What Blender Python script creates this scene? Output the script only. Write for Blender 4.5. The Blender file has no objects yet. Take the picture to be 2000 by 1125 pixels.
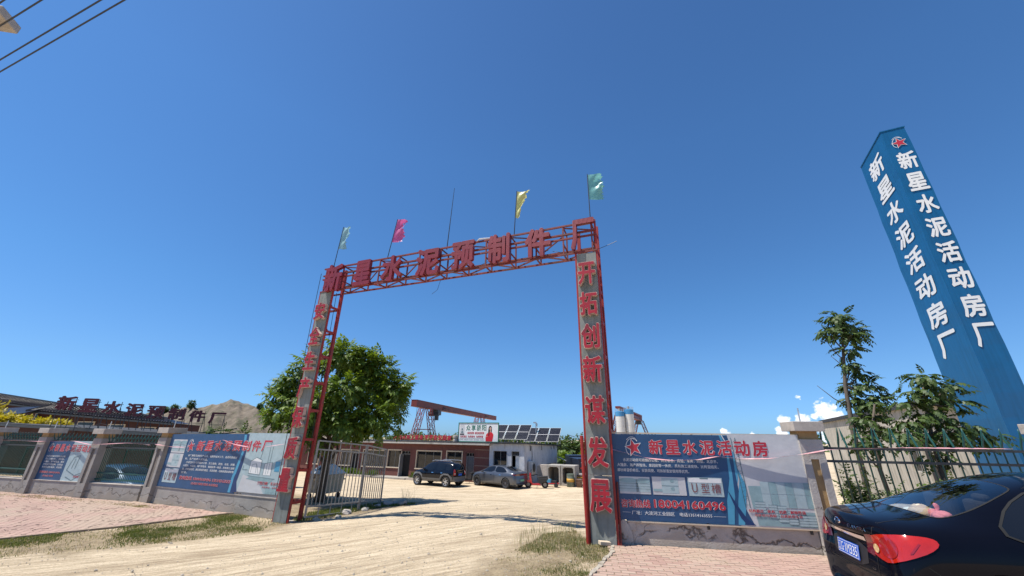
import bpy, bmesh, math, random
import numpy as np
from mathutils import Vector, Matrix
from mathutils.bvhtree import BVHTree

S = bpy.context.scene
C = S.collection
R = math.radians
random.seed(7)
rng = np.random.default_rng(7)

# ------------------------------------------------------------------ camera
cam = bpy.data.cameras.new('camera')
cam.sensor_width = 36.0
cam.lens = 746.0 / 2000.0 * 36.0
cam.clip_start = 0.05
cam.clip_end = 6000
cam_o = bpy.data.objects.new('camera', cam)
C.objects.link(cam_o)
_up = Vector((30, 1902, -746)).normalized()
_fw = Vector((0, 0, -1)); _fw = (_fw - _up * _fw.dot(_up)).normalized()
_rt = _fw.cross(_up)
cam_o.matrix_world = Matrix.Translation((0, 0, 1.72)) @ Matrix((_rt, _fw, _up)).to_4x4()
S.camera = cam_o

# ------------------------------------------------------------------ world, sun, exposure
W = bpy.data.worlds.new('World'); S.world = W; W.use_nodes = True
nt = W.node_tree; N = nt.nodes; L = nt.links
for n in list(N): N.remove(n)
out = N.new('ShaderNodeOutputWorld'); bg = N.new('ShaderNodeBackground')
sky = N.new('ShaderNodeTexSky'); sky.sky_type = 'NISHITA'; sky.sun_disc = False
SUN_EL, SUN_ROT = math.atan2(1.0, 0.4415), R(270) - math.atan2(.10, .43)
sky.sun_elevation = SUN_EL; sky.sun_rotation = SUN_ROT
sky.altitude = 300; sky.air_density = 1.0; sky.dust_density = 0.35; sky.ozone_density = 3.0
SKY_STRENGTH = 0.105
bg.inputs['Strength'].default_value = SKY_STRENGTH
# small fair-weather clouds low over the horizon
tc = N.new('ShaderNodeTexCoord')
def vmath(op, a, b=None):
    n = N.new('ShaderNodeVectorMath'); n.operation = op
    for i, v in enumerate((a, b)):
        if v is None: continue
        if hasattr(v, 'links') or hasattr(v, 'is_linked'): L.new(v, n.inputs[i])
        else: n.inputs[i].default_value = v
    return n
def fmath(op, a, b=None, c=None, clamp=False):
    n = N.new('ShaderNodeMath'); n.operation = op; n.use_clamp = clamp
    for i, v in enumerate((a, b, c)):
        if v is None: continue
        if isinstance(v, (int, float)): n.inputs[i].default_value = v
        else: L.new(v, n.inputs[i])
    return n.outputs[0]
norm = vmath('NORMALIZE', tc.outputs['Generated']).outputs['Vector']
env = None
for (d, ra, am) in [
        ((.6192, .7831, .0578), .030, 1.0), ((.6295, .7752, .0500), .020, .9), ((.604, .7955, .0486), .013, .8), ((.5642, .8247, .0395), .017, 1.0), ((.5893, .8069, .0395), .024, 1.0), ((.5568, .8304, .0190), .018, 1.0),
        ((.5732, .819, .0240), .018, .9), ((.5874, .8046, .0866), .011, .58), ((.4651, .885, .0203), .011, .95), ((.4751, .880, .0140), .009, .8), ((.5116, .8591, .0130), .010, .9), ((.6233, .7819, .0137), .035, .95),
        ((.75, .66, .04), .05, .9), ((.86, .50, .04), .06, .9), ((.5, -.86, .05), .07, .9), ((-.6, -.8, .05), .06, .9)]:
    v = Vector(d).normalized()
    ds = vmath('DISTANCE', norm, (v.x, v.y, v.z)).outputs['Value']
    g = fmath('MULTIPLY', fmath('SUBTRACT', 1.0, fmath('DIVIDE', ds, ra * 1.08), clamp=True), am)
    env = g if env is None else fmath('MAXIMUM', env, g)
nz = N.new('ShaderNodeTexNoise'); nz.inputs['Scale'].default_value = 62; nz.inputs['Detail'].default_value = 7; nz.inputs['Roughness'].default_value = .58
mp = N.new('ShaderNodeMapping'); mp.inputs['Scale'].default_value = (1, 1, 1.5); L.new(norm, mp.inputs['Vector']); L.new(mp.outputs[0], nz.inputs['Vector'])
msk = fmath('SUBTRACT', fmath('ADD', env, fmath('MULTIPLY', nz.outputs['Fac'], 1.25)), .98)
msk = fmath('MULTIPLY', msk, 4.5, clamp=True)
msk = fmath('MULTIPLY', msk, fmath('GREATER_THAN', env, 0.001))
nz2 = N.new('ShaderNodeTexNoise'); nz2.inputs['Scale'].default_value = 160; nz2.inputs['Detail'].default_value = 4
mp2 = N.new('ShaderNodeMapping'); mp2.inputs['Location'].default_value = (.003, 0, -.004); L.new(norm, mp2.inputs['Vector']); L.new(mp2.outputs[0], nz2.inputs['Vector'])
cr = N.new('ShaderNodeValToRGB'); cr.color_ramp.elements[0].position = .3; cr.color_ramp.elements[0].color = (5.2, 6.0, 7.2, 1)
cr.color_ramp.elements[1].position = .6; cr.color_ramp.elements[1].color = (9.5, 9.6, 9.8, 1); L.new(nz2.outputs['Fac'], cr.inputs[0])
mx = N.new('ShaderNodeMix'); mx.data_type = 'RGBA'; L.new(msk, mx.inputs['Factor']); 
hs = N.new('ShaderNodeHueSaturation'); hs.inputs['Saturation'].default_value = 1.0; hs.inputs['Value'].default_value = 1.0
L.new(sky.outputs[0], hs.inputs['Color'])
sz = N.new('ShaderNodeSeparateXYZ'); L.new(norm, sz.inputs[0])
tr = N.new('ShaderNodeValToRGB'); L.new(sz.outputs['Z'], tr.inputs[0]); ee = tr.color_ramp.elements
ee[0].position = 0.0; ee[0].color = (.33, .60, 1.10, 1); ee[1].position = .86; ee[1].color = (.45, .72, .97, 1)
for p_, c_ in ((.05, (.37, .63, 1.06, 1)), (.13, (.44, .68, .95, 1)), (.30, (.44, .75, 1.0, 1)), (.63, (.47, .79, 1.05, 1))):
    q_ = ee.new(p_); q_.color = c_
tm = N.new('ShaderNodeMix'); tm.data_type = 'RGBA'; tm.blend_type = 'MULTIPLY'; tm.inputs['Factor'].default_value = 1.0
L.new(hs.outputs[0], tm.inputs['A']); L.new(tr.outputs[0], tm.inputs['B'])
L.new(tm.outputs['Result'], mx.inputs['A']); L.new(cr.outputs[0], mx.inputs['B'])
L.new(mx.outputs['Result'], bg.inputs['Color']); L.new(bg.outputs[0], out.inputs[0])

sl = bpy.data.lights.new('sun', 'SUN'); sl.energy = 4.9; sl.angle = R(.53); sl.color = (1.0, .955, .88)
so = bpy.data.objects.new('sun', sl); C.objects.link(so); so.location = (-20, 0, 40)
so.rotation_euler = Vector((.43, 0.10, -1)).to_track_quat('-Z', 'Y').to_euler()
S.view_settings.view_transform = 'Standard'; S.view_settings.look = 'None'
S.view_settings.exposure = 0.5; S.view_settings.gamma = 1.0; S.view_settings.use_curve_mapping = False
S.render.engine = 'CYCLES'

# ------------------------------------------------------------------ helpers
def ss(a, b, x):
    t = min(1.0, max(0.0, (x - a) / (b - a))); return t * t * (3 - 2 * t)
def gz(x, y):
    d = (x - 1.38) * .37 + (y - 7.91) * .93
    z = -1.65 * ss(.5, 19, d) - .27 * (1 - ss(-5.5, .5, x)) * (1 - ss(2, 14, d))
    if y > 45: z -= .012 * min(y - 45, 80)
    return z

def tag(o, label=None, cat=None, group=None, kind=None):
    if label: o['label'] = label
    if cat: o['category'] = cat
    if group: o['group'] = group
    if kind: o['kind'] = kind
    return o
def thing(name, loc=(0, 0, 0), rz=0.0, label=None, cat=None, group=None, kind=None):
    o = bpy.data.objects.new(name, None); C.objects.link(o); o.empty_display_size = .2
    o.location = loc; o.rotation_euler = (0, 0, rz)
    return tag(o, label, cat, group, kind)
def link(name, me, parent=None, mats=None, loc=None):
    if mats is not None:
        me.materials.clear()
        for m in (mats if isinstance(mats, (list, tuple)) else [mats]): me.materials.append(m)
    o = bpy.data.objects.new(name, me); C.objects.link(o)
    if parent is not None: o.parent = parent
    if loc is not None: o.location = loc
    return o
def copy_tree(o, parent=None):
    c = o.copy(); C.objects.link(c); c.parent = parent
    for ch in list(o.children): copy_tree(ch, c)
    return c

class MB:
    def __init__(s): s.v = []; s.f = []; s.m = []; s.mi = 0
    def add(s, vs, fs):
        b = len(s.v); s.v += [tuple(v) for v in vs]; s.f += [tuple(b + i for i in f) for f in fs]; s.m += [s.mi] * len(fs); return s
    def quad(s, a, b, c, d): return s.add([a, b, c, d], [(0, 1, 2, 3)])
    def poly(s, pts): return s.add(pts, [tuple(range(len(pts)))])
    def box(s, c, d, rot=None):
        x, y, z = d[0] / 2, d[1] / 2, d[2] / 2
        vs = [Vector(p) for p in ((-x, -y, -z), (x, -y, -z), (x, y, -z), (-x, y, -z), (-x, -y, z), (x, -y, z), (x, y, z), (-x, y, z))]
        if rot is not None: vs = [rot @ v for v in vs]
        c = Vector(c)
        return s.add([c + v for v in vs], [(0, 3, 2, 1), (4, 5, 6, 7), (0, 1, 5, 4), (1, 2, 6, 5), (2, 3, 7, 6), (3, 0, 4, 7)])
    def bb(s, x0, x1, y0, y1, z0, z1): return s.box(((x0 + x1) / 2, (y0 + y1) / 2, (z0 + z1) / 2), (x1 - x0, y1 - y0, z1 - z0))
    def bar(s, p, q, w, h=None, up=(0, 0, 1)):
        p = Vector(p); q = Vector(q); h = h or w; d = (q - p); l = d.length; d.normalize(); u = Vector(up)
        if abs(d.dot(u)) > .98: u = Vector((0, 1, 0)) if abs(d.y) < .9 else Vector((1, 0, 0))
        a = d.cross(u).normalized(); b = a.cross(d)
        m = Matrix((d, a, b)).transposed()
        return s.box((p + q) / 2, (l, w, h), m)
    def tube(s, p, q, r, r2=None, n=8, cap=True):
        return s.path([p, q], [r, r if r2 is None else r2], n, cap)
    def path(s, pts, rs, n=8, cap=True):
        pts = [Vector(p) for p in pts]
        if isinstance(rs, (int, float)): rs = [rs] * len(pts)
        b = len(s.v); u = None
        for i, p in enumerate(pts):
            d = (pts[min(i + 1, len(pts) - 1)] - pts[max(i - 1, 0)]).normalized()
            if u is None:
                u = d.orthogonal().normalized()
            else:
                u = (u - d * u.dot(d)); u = u.normalized() if u.length > 1e-6 else d.orthogonal().normalized()
            w = d.cross(u)
            for k in range(n):
                a = 2 * math.pi * k / n; s.v.append(tuple(p + (u * math.cos(a) + w * math.sin(a)) * rs[i]))
        for i in range(len(pts) - 1):
            for k in range(n):
                s.f.append((b + i * n + k, b + i * n + (k + 1) % n, b + (i + 1) * n + (k + 1) % n, b + (i + 1) * n + k)); s.m.append(s.mi)
        if cap:
            s.f.append(tuple(b + k for k in reversed(range(n)))); s.m.append(s.mi)
            e = b + (len(pts) - 1) * n
            s.f.append(tuple(e + k for k in range(n))); s.m.append(s.mi)
        return s
    def lathe(s, prof, c=(0, 0, 0), n=20, axis='z', cap=True):
        b = len(s.v); c = Vector(c)
        for (r, h) in prof:
            for k in range(n):
                a = 2 * math.pi * k / n; x, y = r * math.cos(a), r * math.sin(a)
                v = Vector((x, y, h)) if axis == 'z' else (Vector((x, h, y)) if axis == 'y' else Vector((h, x, y)))
                s.v.append(tuple(c + v))
        for i in range(len(prof) - 1):
            for k in range(n):
                q = (b + i * n + k, b + i * n + (k + 1) % n, b + (i + 1) * n + (k + 1) % n, b + (i + 1) * n + k)
                s.f.append(q if axis != 'y' else q[::-1]); s.m.append(s.mi)
        for (j, rev) in ((0, True), (len(prof) - 1, False)):
            if cap and prof[j][0] > 1e-4:
                t = tuple(b + j * n + k for k in range(n)); s.f.append(t[::-1] if rev != (axis == 'y') else t); s.m.append(s.mi)
        return s
    def prism(s, poly, y0, y1):
        # polygon in x,z (counter-clockwise seen from -y) extruded along y
        n = len(poly)
        vs = [(x, y0, z) for x, z in poly] + [(x, y1, z) for x, z in poly]
        fs = [tuple(range(n)), tuple(reversed(range(n, 2 * n)))] + [(i, i + n, (i + 1) % n + n, (i + 1) % n) for i in range(n)]
        return s.add(vs, fs)
    def mesh(s, name='m', smooth=False):
        me = bpy.data.meshes.new(name); me.from_pydata(s.v, [], s.f)
        if any(s.m): me.polygons.foreach_set('material_index', s.m)
        if smooth: me.polygons.foreach_set('use_smooth', [True] * len(me.polygons))
        me.update(); return me
    def build(s, name, mats, parent=None, smooth=False, bevel=0, loc=None):
        o = link(name, s.mesh(name, smooth), parent, mats, loc)
        if bevel:
            b = o.modifiers.new('bevel', 'BEVEL'); b.width = bevel; b.segments = 2; b.limit_method = 'ANGLE'
        return o

# ------------------------------------------------------------------ materials
def newmat(name):
    m = bpy.data.materials.new(name); m.use_nodes = True
    return m, m.node_tree.nodes, m.node_tree.links, m.node_tree.nodes['Principled BSDF']
def rgb(c): return (c[0], c[1], c[2], 1) if len(c) == 3 else c
def pm(name, col, rough=.7, metal=0.0, var=.18, scale=6.0, bump=0.0, bscale=None, col2=None, c2w=.5, coat=0.0, spec=.5, stretch=None, streak=0.0, emis=None):
    """painted / plain surface whose colour wanders a little, with optional second colour in patches and rain streaks"""
    m, n, l, b = newmat(name)
    tc = n.new('ShaderNodeTexCoord'); vec = tc.outputs['Object']
    if stretch:
        mp = n.new('ShaderNodeMapping'); mp.inputs['Scale'].default_value = stretch; l.new(vec, mp.inputs['Vector']); vec = mp.outputs[0]
    nz = n.new('ShaderNodeTexNoise'); nz.inputs['Scale'].default_value = scale; nz.inputs['Detail'].default_value = 6; nz.inputs['Roughness'].default_value = .62
    l.new(vec, nz.inputs['Vector'])
    cr = n.new('ShaderNodeValToRGB'); e = cr.color_ramp.elements
    e[0].position = .28; e[0].color = rgb([c * (1 - var) for c in col]); e[1].position = .72; e[1].color = rgb([min(1, c * (1 + var)) for c in col])
    l.new(nz.outputs['Fac'], cr.inputs[0]); cur = cr.outputs[0]
    if col2 is not None:
        n2 = n.new('ShaderNodeTexNoise'); n2.inputs['Scale'].default_value = scale * .45; n2.inputs['Detail'].default_value = 8; n2.inputs['Roughness'].default_value = .7
        l.new(vec, n2.inputs['Vector'])
        r2 = n.new('ShaderNodeValToRGB'); r2.color_ramp.elements[0].position = 1 - c2w - .06; r2.color_ramp.elements[1].position = 1 - c2w + .06
        l.new(n2.outputs['Fac'], r2.inputs[0])
        mx = n.new('ShaderNodeMix'); mx.data_type = 'RGBA'; l.new(r2.outputs[0], mx.inputs['Factor']); l.new(cur, mx.inputs['A']); mx.inputs['B'].default_value = rgb(col2); cur = mx.outputs['Result']
    if streak:
        mp3 = n.new('ShaderNodeMapping'); mp3.inputs['Scale'].default_value = (9, 9, .5); l.new(tc.outputs['Object'], mp3.inputs['Vector'])
        n3 = n.new('ShaderNodeTexNoise'); n3.inputs['Scale'].default_value = 1.6; n3.inputs['Detail'].default_value = 5; l.new(mp3.outputs[0], n3.inputs['Vector'])
        r3 = n.new('ShaderNodeValToRGB'); r3.color_ramp.elements[0].position = .45; r3.color_ramp.elements[0].color = (1, 1, 1, 1)
        r3.color_ramp.elements[1].position = .75; r3.color_ramp.elements[1].color = (1 - streak, 1 - streak, 1 - streak * 1.1, 1); l.new(n3.outputs['Fac'], r3.inputs[0])
        mm = n.new('ShaderNodeMix'); mm.data_type = 'RGBA'; mm.blend_type = 'MULTIPLY'; mm.inputs['Factor'].default_value = 1; l.new(cur, mm.inputs['A']); l.new(r3.outputs[0], mm.inputs['B']); cur = mm.outputs['Result']
    l.new(cur, b.inputs['Base Color'])
    b.inputs['Roughness'].default_value = rough; b.inputs['Metallic'].default_value = metal
    b.inputs['Coat Weight'].default_value = coat; b.inputs['Coat Roughness'].default_value = .05; b.inputs['Specular IOR Level'].default_value = spec
    if bump:
        nb = n.new('ShaderNodeTexNoise'); nb.inputs['Scale'].default_value = bscale or scale * 6; nb.inputs['Detail'].default_value = 5; l.new(vec, nb.inputs['Vector'])
        bp = n.new('ShaderNodeBump'); bp.inputs['Strength'].default_value = .6; bp.inputs['Distance'].default_value = bump; l.new(nb.outputs['Fac'], bp.inputs['Height']); l.new(bp.outputs[0], b.inputs['Normal'])
    return m
def leafmat(name, c1, c2, trans=.35, rough=.5):
    m, n, l, b = newmat(name)
    g = n.new('ShaderNodeNewGeometry'); tc = n.new('ShaderNodeTexCoord')
    nz = n.new('ShaderNodeTexNoise'); nz.inputs['Scale'].default_value = 1.3; nz.inputs['Detail'].default_value = 3; l.new(tc.outputs['Object'], nz.inputs['Vector'])
    ad = n.new('ShaderNodeMath'); ad.operation = 'ADD'; mu = n.new('ShaderNodeMath'); mu.operation = 'MULTIPLY'; mu.inputs[1].default_value = .55
    l.new(g.outputs['Random Per Island'], mu.inputs[0]); l.new(mu.outputs[0], ad.inputs[0])
    m2 = n.new('ShaderNodeMath'); m2.operation = 'MULTIPLY'; m2.inputs[1].default_value = .6; l.new(nz.outputs['Fac'], m2.inputs[0]); l.new(m2.outputs[0], ad.inputs[1])
    cr = n.new('ShaderNodeValToRGB'); cr.color_ramp.elements[0].position = .15; cr.color_ramp.elements[0].color = rgb(c1); cr.color_ramp.elements[1].position = .9; cr.color_ramp.elements[1].color = rgb(c2)
    l.new(ad.outputs[0], cr.inputs[0]); l.new(cr.outputs[0], b.inputs['Base Color']); b.inputs['Roughness'].default_value = rough; b.inputs['Specular IOR Level'].default_value = .35
    t = n.new('ShaderNodeBsdfTranslucent'); gm = n.new('ShaderNodeMix'); gm.data_type = 'RGBA'; gm.blend_type = 'MULTIPLY'; gm.inputs['Factor'].default_value = 1
    l.new(cr.outputs[0], gm.inputs['A']); gm.inputs['B'].default_value = (1.3, 1.25, .45, 1); l.new(gm.outputs['Result'], t.inputs['Color'])
    ms = n.new('ShaderNodeMixShader'); ms.inputs[0].default_value = trans
    l.new(b.outputs[0], ms.inputs[1]); l.new(t.outputs[0], ms.inputs[2]); l.new(ms.outputs[0], n['Material Output'].inputs[0])
    return m
def glassmat(name, tint=(.012, .014, .016), rough=.03):
    m, n, l, b = newmat(name)
    tc = n.new('ShaderNodeTexCoord'); nz = n.new('ShaderNodeTexNoise'); nz.inputs['Scale'].default_value = 1.2; l.new(tc.outputs['Object'], nz.inputs['Vector'])
    cr = n.new('ShaderNodeValToRGB'); cr.color_ramp.elements[0].color = rgb([c * .5 for c in tint]); cr.color_ramp.elements[1].color = rgb([c * 1.8 for c in tint]); l.new(nz.outputs['Fac'], cr.inputs[0])
    l.new(cr.outputs[0], b.inputs['Base Color']); b.inputs['Roughness'].default_value = rough; b.inputs['Specular IOR Level'].default_value = .6
    return m
M = {}
M['red_letter'] = pm('red_letter', (.32, .007, .020), .5, var=.25, scale=5, col2=(.20, .014, .024), c2w=.42, bump=.002)
M['letter_rim'] = pm('letter_rim', (.55, .40, .33), .6, var=.3, scale=14, col2=(.35, .12, .1), c2w=.4)
M['lamp_red'] = pm('lamp_red', (.17, .014, .022), .38, var=.3, scale=8, bump=.001)
M['red_steel'] = pm('red_steel', (.29, .018, .012), .5, var=.25, scale=7, col2=(.15, .024, .016), c2w=.38, bump=.0015)
M['rust_steel'] = pm('rust_steel', (.185, .026, .020), .6, var=.3, scale=9, col2=(.09, .030, .024), c2w=.45, bump=.002)
M['panel_grey'] = pm('panel_grey', (.20, .215, .20), .75, var=.18, scale=4, col2=(.13, .14, .132), c2w=.38, streak=.35, bump=.002)
M['concrete'] = pm('concrete', (.34, .31, .27), .85, var=.15, scale=7, col2=(.24, .22, .19), c2w=.4, bump=.004, streak=.2)
M['cap_stone'] = pm('cap_stone', (.42, .37, .32), .8, var=.15, scale=8, col2=(.3, .26, .22), c2w=.4, bump=.003)
M['recess_grey'] = pm('recess_grey', (.17, .145, .12), .85, var=.2, scale=8)
M['ochre'] = pm('ochre', (.36, .23, .10), .8, var=.2, scale=8, col2=(.3, .2, .1), c2w=.35, bump=.003)
M['green_iron'] = pm('green_iron', (.012, .075, .062), .42, var=.25, scale=9, col2=(.03, .05, .05), c2w=.35)
M['dark_iron'] = pm('dark_iron', (.035, .04, .042), .45, var=.3, scale=9)
M['grey_iron'] = pm('grey_iron', (.25, .24, .225), .5, metal=.2, var=.2, scale=12, col2=(.16, .13, .11), c2w=.35)
M['blue_print'] = pm('blue_print', (.018, .070, .165), .42, var=.14, scale=2, bump=.02, bscale=2.6)
M['tower_blue'] = pm('tower_blue', (.006, .098, .235), .36, var=.12, scale=1.1, bump=.02, bscale=1.8, streak=.22)
M['white_print'] = pm('white_print', (.72, .72, .70), .45, var=.05, scale=3)
M['grey_print'] = pm('grey_print', (.52, .525, .53), .45, var=.08, scale=2, bump=.02, bscale=2.6)
M['red_print'] = pm('red_print', (.45, .025, .045), .42, var=.08, scale=6)
M['teal_print'] = pm('teal_print', (.24, .36, .38), .45, var=.18, scale=6)
M['teal_dark'] = pm('teal_dark', (.12, .19, .21), .45, var=.25, scale=8)
M['teal_pale'] = pm('teal_pale', (.36, .46, .48), .45, var=.12, scale=8)
M['cyan_print'] = pm('cyan_print', (.07, .30, .46), .42, var=.15, scale=3)
M['navy_print'] = pm('navy_print', (.012, .04, .13), .42, var=.1, scale=3)
M['ink'] = pm('ink', (.04, .04, .05), .5, var=.1)
M['brown_ink'] = pm('brown_ink', (.2, .07, .07), .5, var=.1)
M['brown_wall'] = pm('brown_wall', (.145, .050, .040), .8, var=.14, scale=2.5, col2=(.11, .042, .034), c2w=.4, bump=.004, streak=.2)
M['cream'] = pm('cream', (.55, .45, .33), .75, var=.1, scale=6)
M['roof_edge'] = pm('roof_edge', (.42, .39, .34), .85, var=.2, scale=3, col2=(.2, .18, .16), c2w=.4)
M['tar'] = pm('tar', (.03, .03, .032), .8, var=.3, scale=6, bump=.006)
M['white_wall'] = pm('white_wall', (.52, .52, .53), .8, var=.12, scale=2.2, col2=(.36, .38, .42), c2w=.42, bump=.006, streak=.25)
M['glass'] = glassmat('glass')
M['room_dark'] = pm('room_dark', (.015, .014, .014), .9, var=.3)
M['panel_frame'] = pm('panel_frame', (.38, .39, .40), .45, metal=.4, var=.05)
M['alu'] = pm('alu', (.55, .56, .57), .35, metal=.7, var=.1, scale=9)
M['steel_dark'] = pm('steel_dark', (.12, .12, .13), .45, metal=.6, var=.2, scale=8)
M['tyre'] = pm('tyre', (.022, .022, .023), .85, var=.25, scale=12, bump=.003)
M['plastic'] = pm('plastic', (.02, .02, .022), .5, var=.2, scale=8)
M['bark'] = pm('bark', (.10, .08, .06), .9, var=.35, scale=9, bump=.012, stretch=(1, 1, .25))
M['leaf'] = leafmat('leaf', (.03, .078, .012), (.175, .25, .03), .34)
M['leaf_dark'] = leafmat('leaf_dark', (.028, .058, .014), (.085, .13, .03), .28)
M['leaf_far'] = leafmat('leaf_far', (.03, .055, .02), (.09, .14, .04), .2, .7)
M['leaf_yellow'] = leafmat('leaf_yellow', (.28, .25, .015), (.55, .44, .03), .3)
M['grass'] = leafmat('grass', (.06, .095, .018), (.21, .24, .07), .3, .6)
M['grass_dry'] = leafmat('grass_dry', (.30, .25, .13), (.46, .40, .24), .2, .7)

# ------------------------------------------------------------------ lettering
_gc = {}
def glyph_mesh(txt, bold=.0, extrude=0.0, res=2, bevel=0.0):
    """mesh of a lettering row facing -y; weight comes from a ring of slightly shifted copies of the strokes"""
    key = (txt, bold, extrude, res)
    if key in _gc: return _gc[key].copy()
    cu = bpy.data.curves.new('lettering', 'FONT'); cu.body = txt; cu.size = 1; cu.resolution_u = res
    cu.extrude = extrude; cu.align_x = 'LEFT'
    o = bpy.data.objects.new('lettering', cu); C.objects.link(o)
    me = bpy.data.meshes.new_from_object(o)
    bpy.data.objects.remove(o)
    n = len(me.vertices); v = np.empty(n * 3); me.vertices.foreach_get('co', v); v = v.reshape(-1, 3)
    v = np.stack([v[:, 0], -v[:, 2], v[:, 1]], 1)
    if bold > 0:
        k = 3 if res == 1 else 8; sh = [(0, 0)] + ([(-bold, 0), (bold, 0)] if k == 3 else [(bold * math.cos(t), bold * math.sin(t)) for t in np.arange(8) * math.pi / 4])
        F = [tuple(p.vertices) for p in me.polygons]; V = []; G = []
        for i, (dx, dz) in enumerate(sh):
            V.append(v + np.array([dx, -i * .00012 if extrude == 0 else -i * .0007, dz])); G += [tuple(q + i * n for q in f) for f in F]
        me = bpy.data.meshes.new('lettering'); me.from_pydata(np.concatenate(V).tolist(), [], G); me.update()
    else: me.vertices.foreach_set('co', v.ravel())
    _gc[key] = me
    return me.copy()
def fit_mesh(me, x0, x1, z0, z1, y=0.0, ysc=None, italic=0.0):
    n = len(me.vertices); a = np.empty(n * 3); me.vertices.foreach_get('co', a); a = a.reshape(-1, 3)
    mn, mxx = a.min(0), a.max(0)
    sx = (x1 - x0) / max(1e-6, mxx[0] - mn[0]); sz = (z1 - z0) / max(1e-6, mxx[2] - mn[2])
    b = a.copy()
    b[:, 0] = x0 + (a[:, 0] - mn[0]) * sx; b[:, 2] = z0 + (a[:, 2] - mn[2]) * sz
    if ysc is not None:
        t = max(1e-6, mxx[1] - mn[1]); b[:, 1] = y + (a[:, 1] - mxx[1]) / t * ysc
    else: b[:, 1] = y + a[:, 1]
    b[:, 0] += (b[:, 2] - z0) * italic
    me.vertices.foreach_set('co', b.ravel()); me.update(); return me
def flat_text(name, txt, x0, x1, z0, z1, y, mat, parent, bold=.008, rim=None, rimmat=None, italic=0.0, res=2, pitch=None):
    """print: a row of characters fitted to a box in the x,z plane facing -y"""
    objs = []
    if rim: 
        me = fit_mesh(glyph_mesh(txt, bold + rim, 0, res), x0 - rim * .3 * (z1 - z0), x1 + rim * .3 * (z1 - z0), z0 - rim * .5 * (z1 - z0), z1 + rim * .5 * (z1 - z0), y, italic=italic)
        objs.append(link(name + '_outline', me, parent, rimmat))
    me = fit_mesh(glyph_mesh(txt, bold, 0, res), x0, x1, z0, z1, y - (.0025 if rim else 0), italic=italic)
    objs.append(link(name, me, parent, mat))
    if len(txt) > 1:
        for o in objs: o['kind'] = 'stuff'
    return objs
def star_pts(cx, cz, r, r2=.42, rot=0.0, sx=1.0):
    return [(cx + sx * (r if i % 2 == 0 else r * r2) * math.sin(rot + math.pi * i / 5), cz + (r if i % 2 == 0 else r * r2) * math.cos(rot + math.pi * i / 5)) for i in range(10)]
def fan_poly(mb, pts, y):
    cx = sum(p[0] for p in pts) / len(pts); cz = sum(p[1] for p in pts) / len(pts)
    n = len(pts); mb.add([(p[0], y, p[1]) for p in pts] + [(cx, y, cz)], [(i, n, (i + 1) % n) for i in range(n)]); return mb
def arc_strip(mb, cx, cz, rx, rz, a0, a1, w0, w1, y, rot=0.0, n=16):
    pts = []
    for i in range(n + 1):
        t = i / n; a = a0 + (a1 - a0) * t; w = w0 + (w1 - w0) * t
        for s in (-.5, .5):
            x, z = (rx + w * s) * math.cos(a), (rz + w * s) * math.sin(a)
            pts.append((cx + x * math.cos(rot) - z * math.sin(rot), y, cz + x * math.sin(rot) + z * math.cos(rot)))
    return mb.add(pts, [(2 * i, 2 * i + 1, 2 * i + 3, 2 * i + 2) for i in range(n)])
def star_emblem(cx, cz, r, y, parent):
    b = MB(); fan_poly(b, star_pts(cx + r * .15, cz, r * 1.06, rot=-.22, r2=.44), y); b.build('emblem_star_outline', M['white_print'], parent)
    b = MB(); fan_poly(b, star_pts(cx + r * .15, cz, r * .92, rot=-.22, r2=.42), y - .003); b.build('emblem_star', M['red_print'], parent)
    b = MB()
    arc_strip(b, cx - r * .1, cz + r * .1, r * .62, r * .95, 1.2, 4.6, .05 * r, .07 * r, y - .005, -.25)
    arc_strip(b, cx - r * .1, cz + r * .1, r * .78, r * 1.12, 1.15, 2.6, .04 * r, .05 * r, y - .005, -.25)
    arc_strip(b, cx + r * .1, cz + r * .5, r * .55, r * .55, .6, 2.6, .10 * r, .02 * r, y - .006, -.2)
    b.build('emblem_swirl', M['white_print'], parent)
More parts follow.
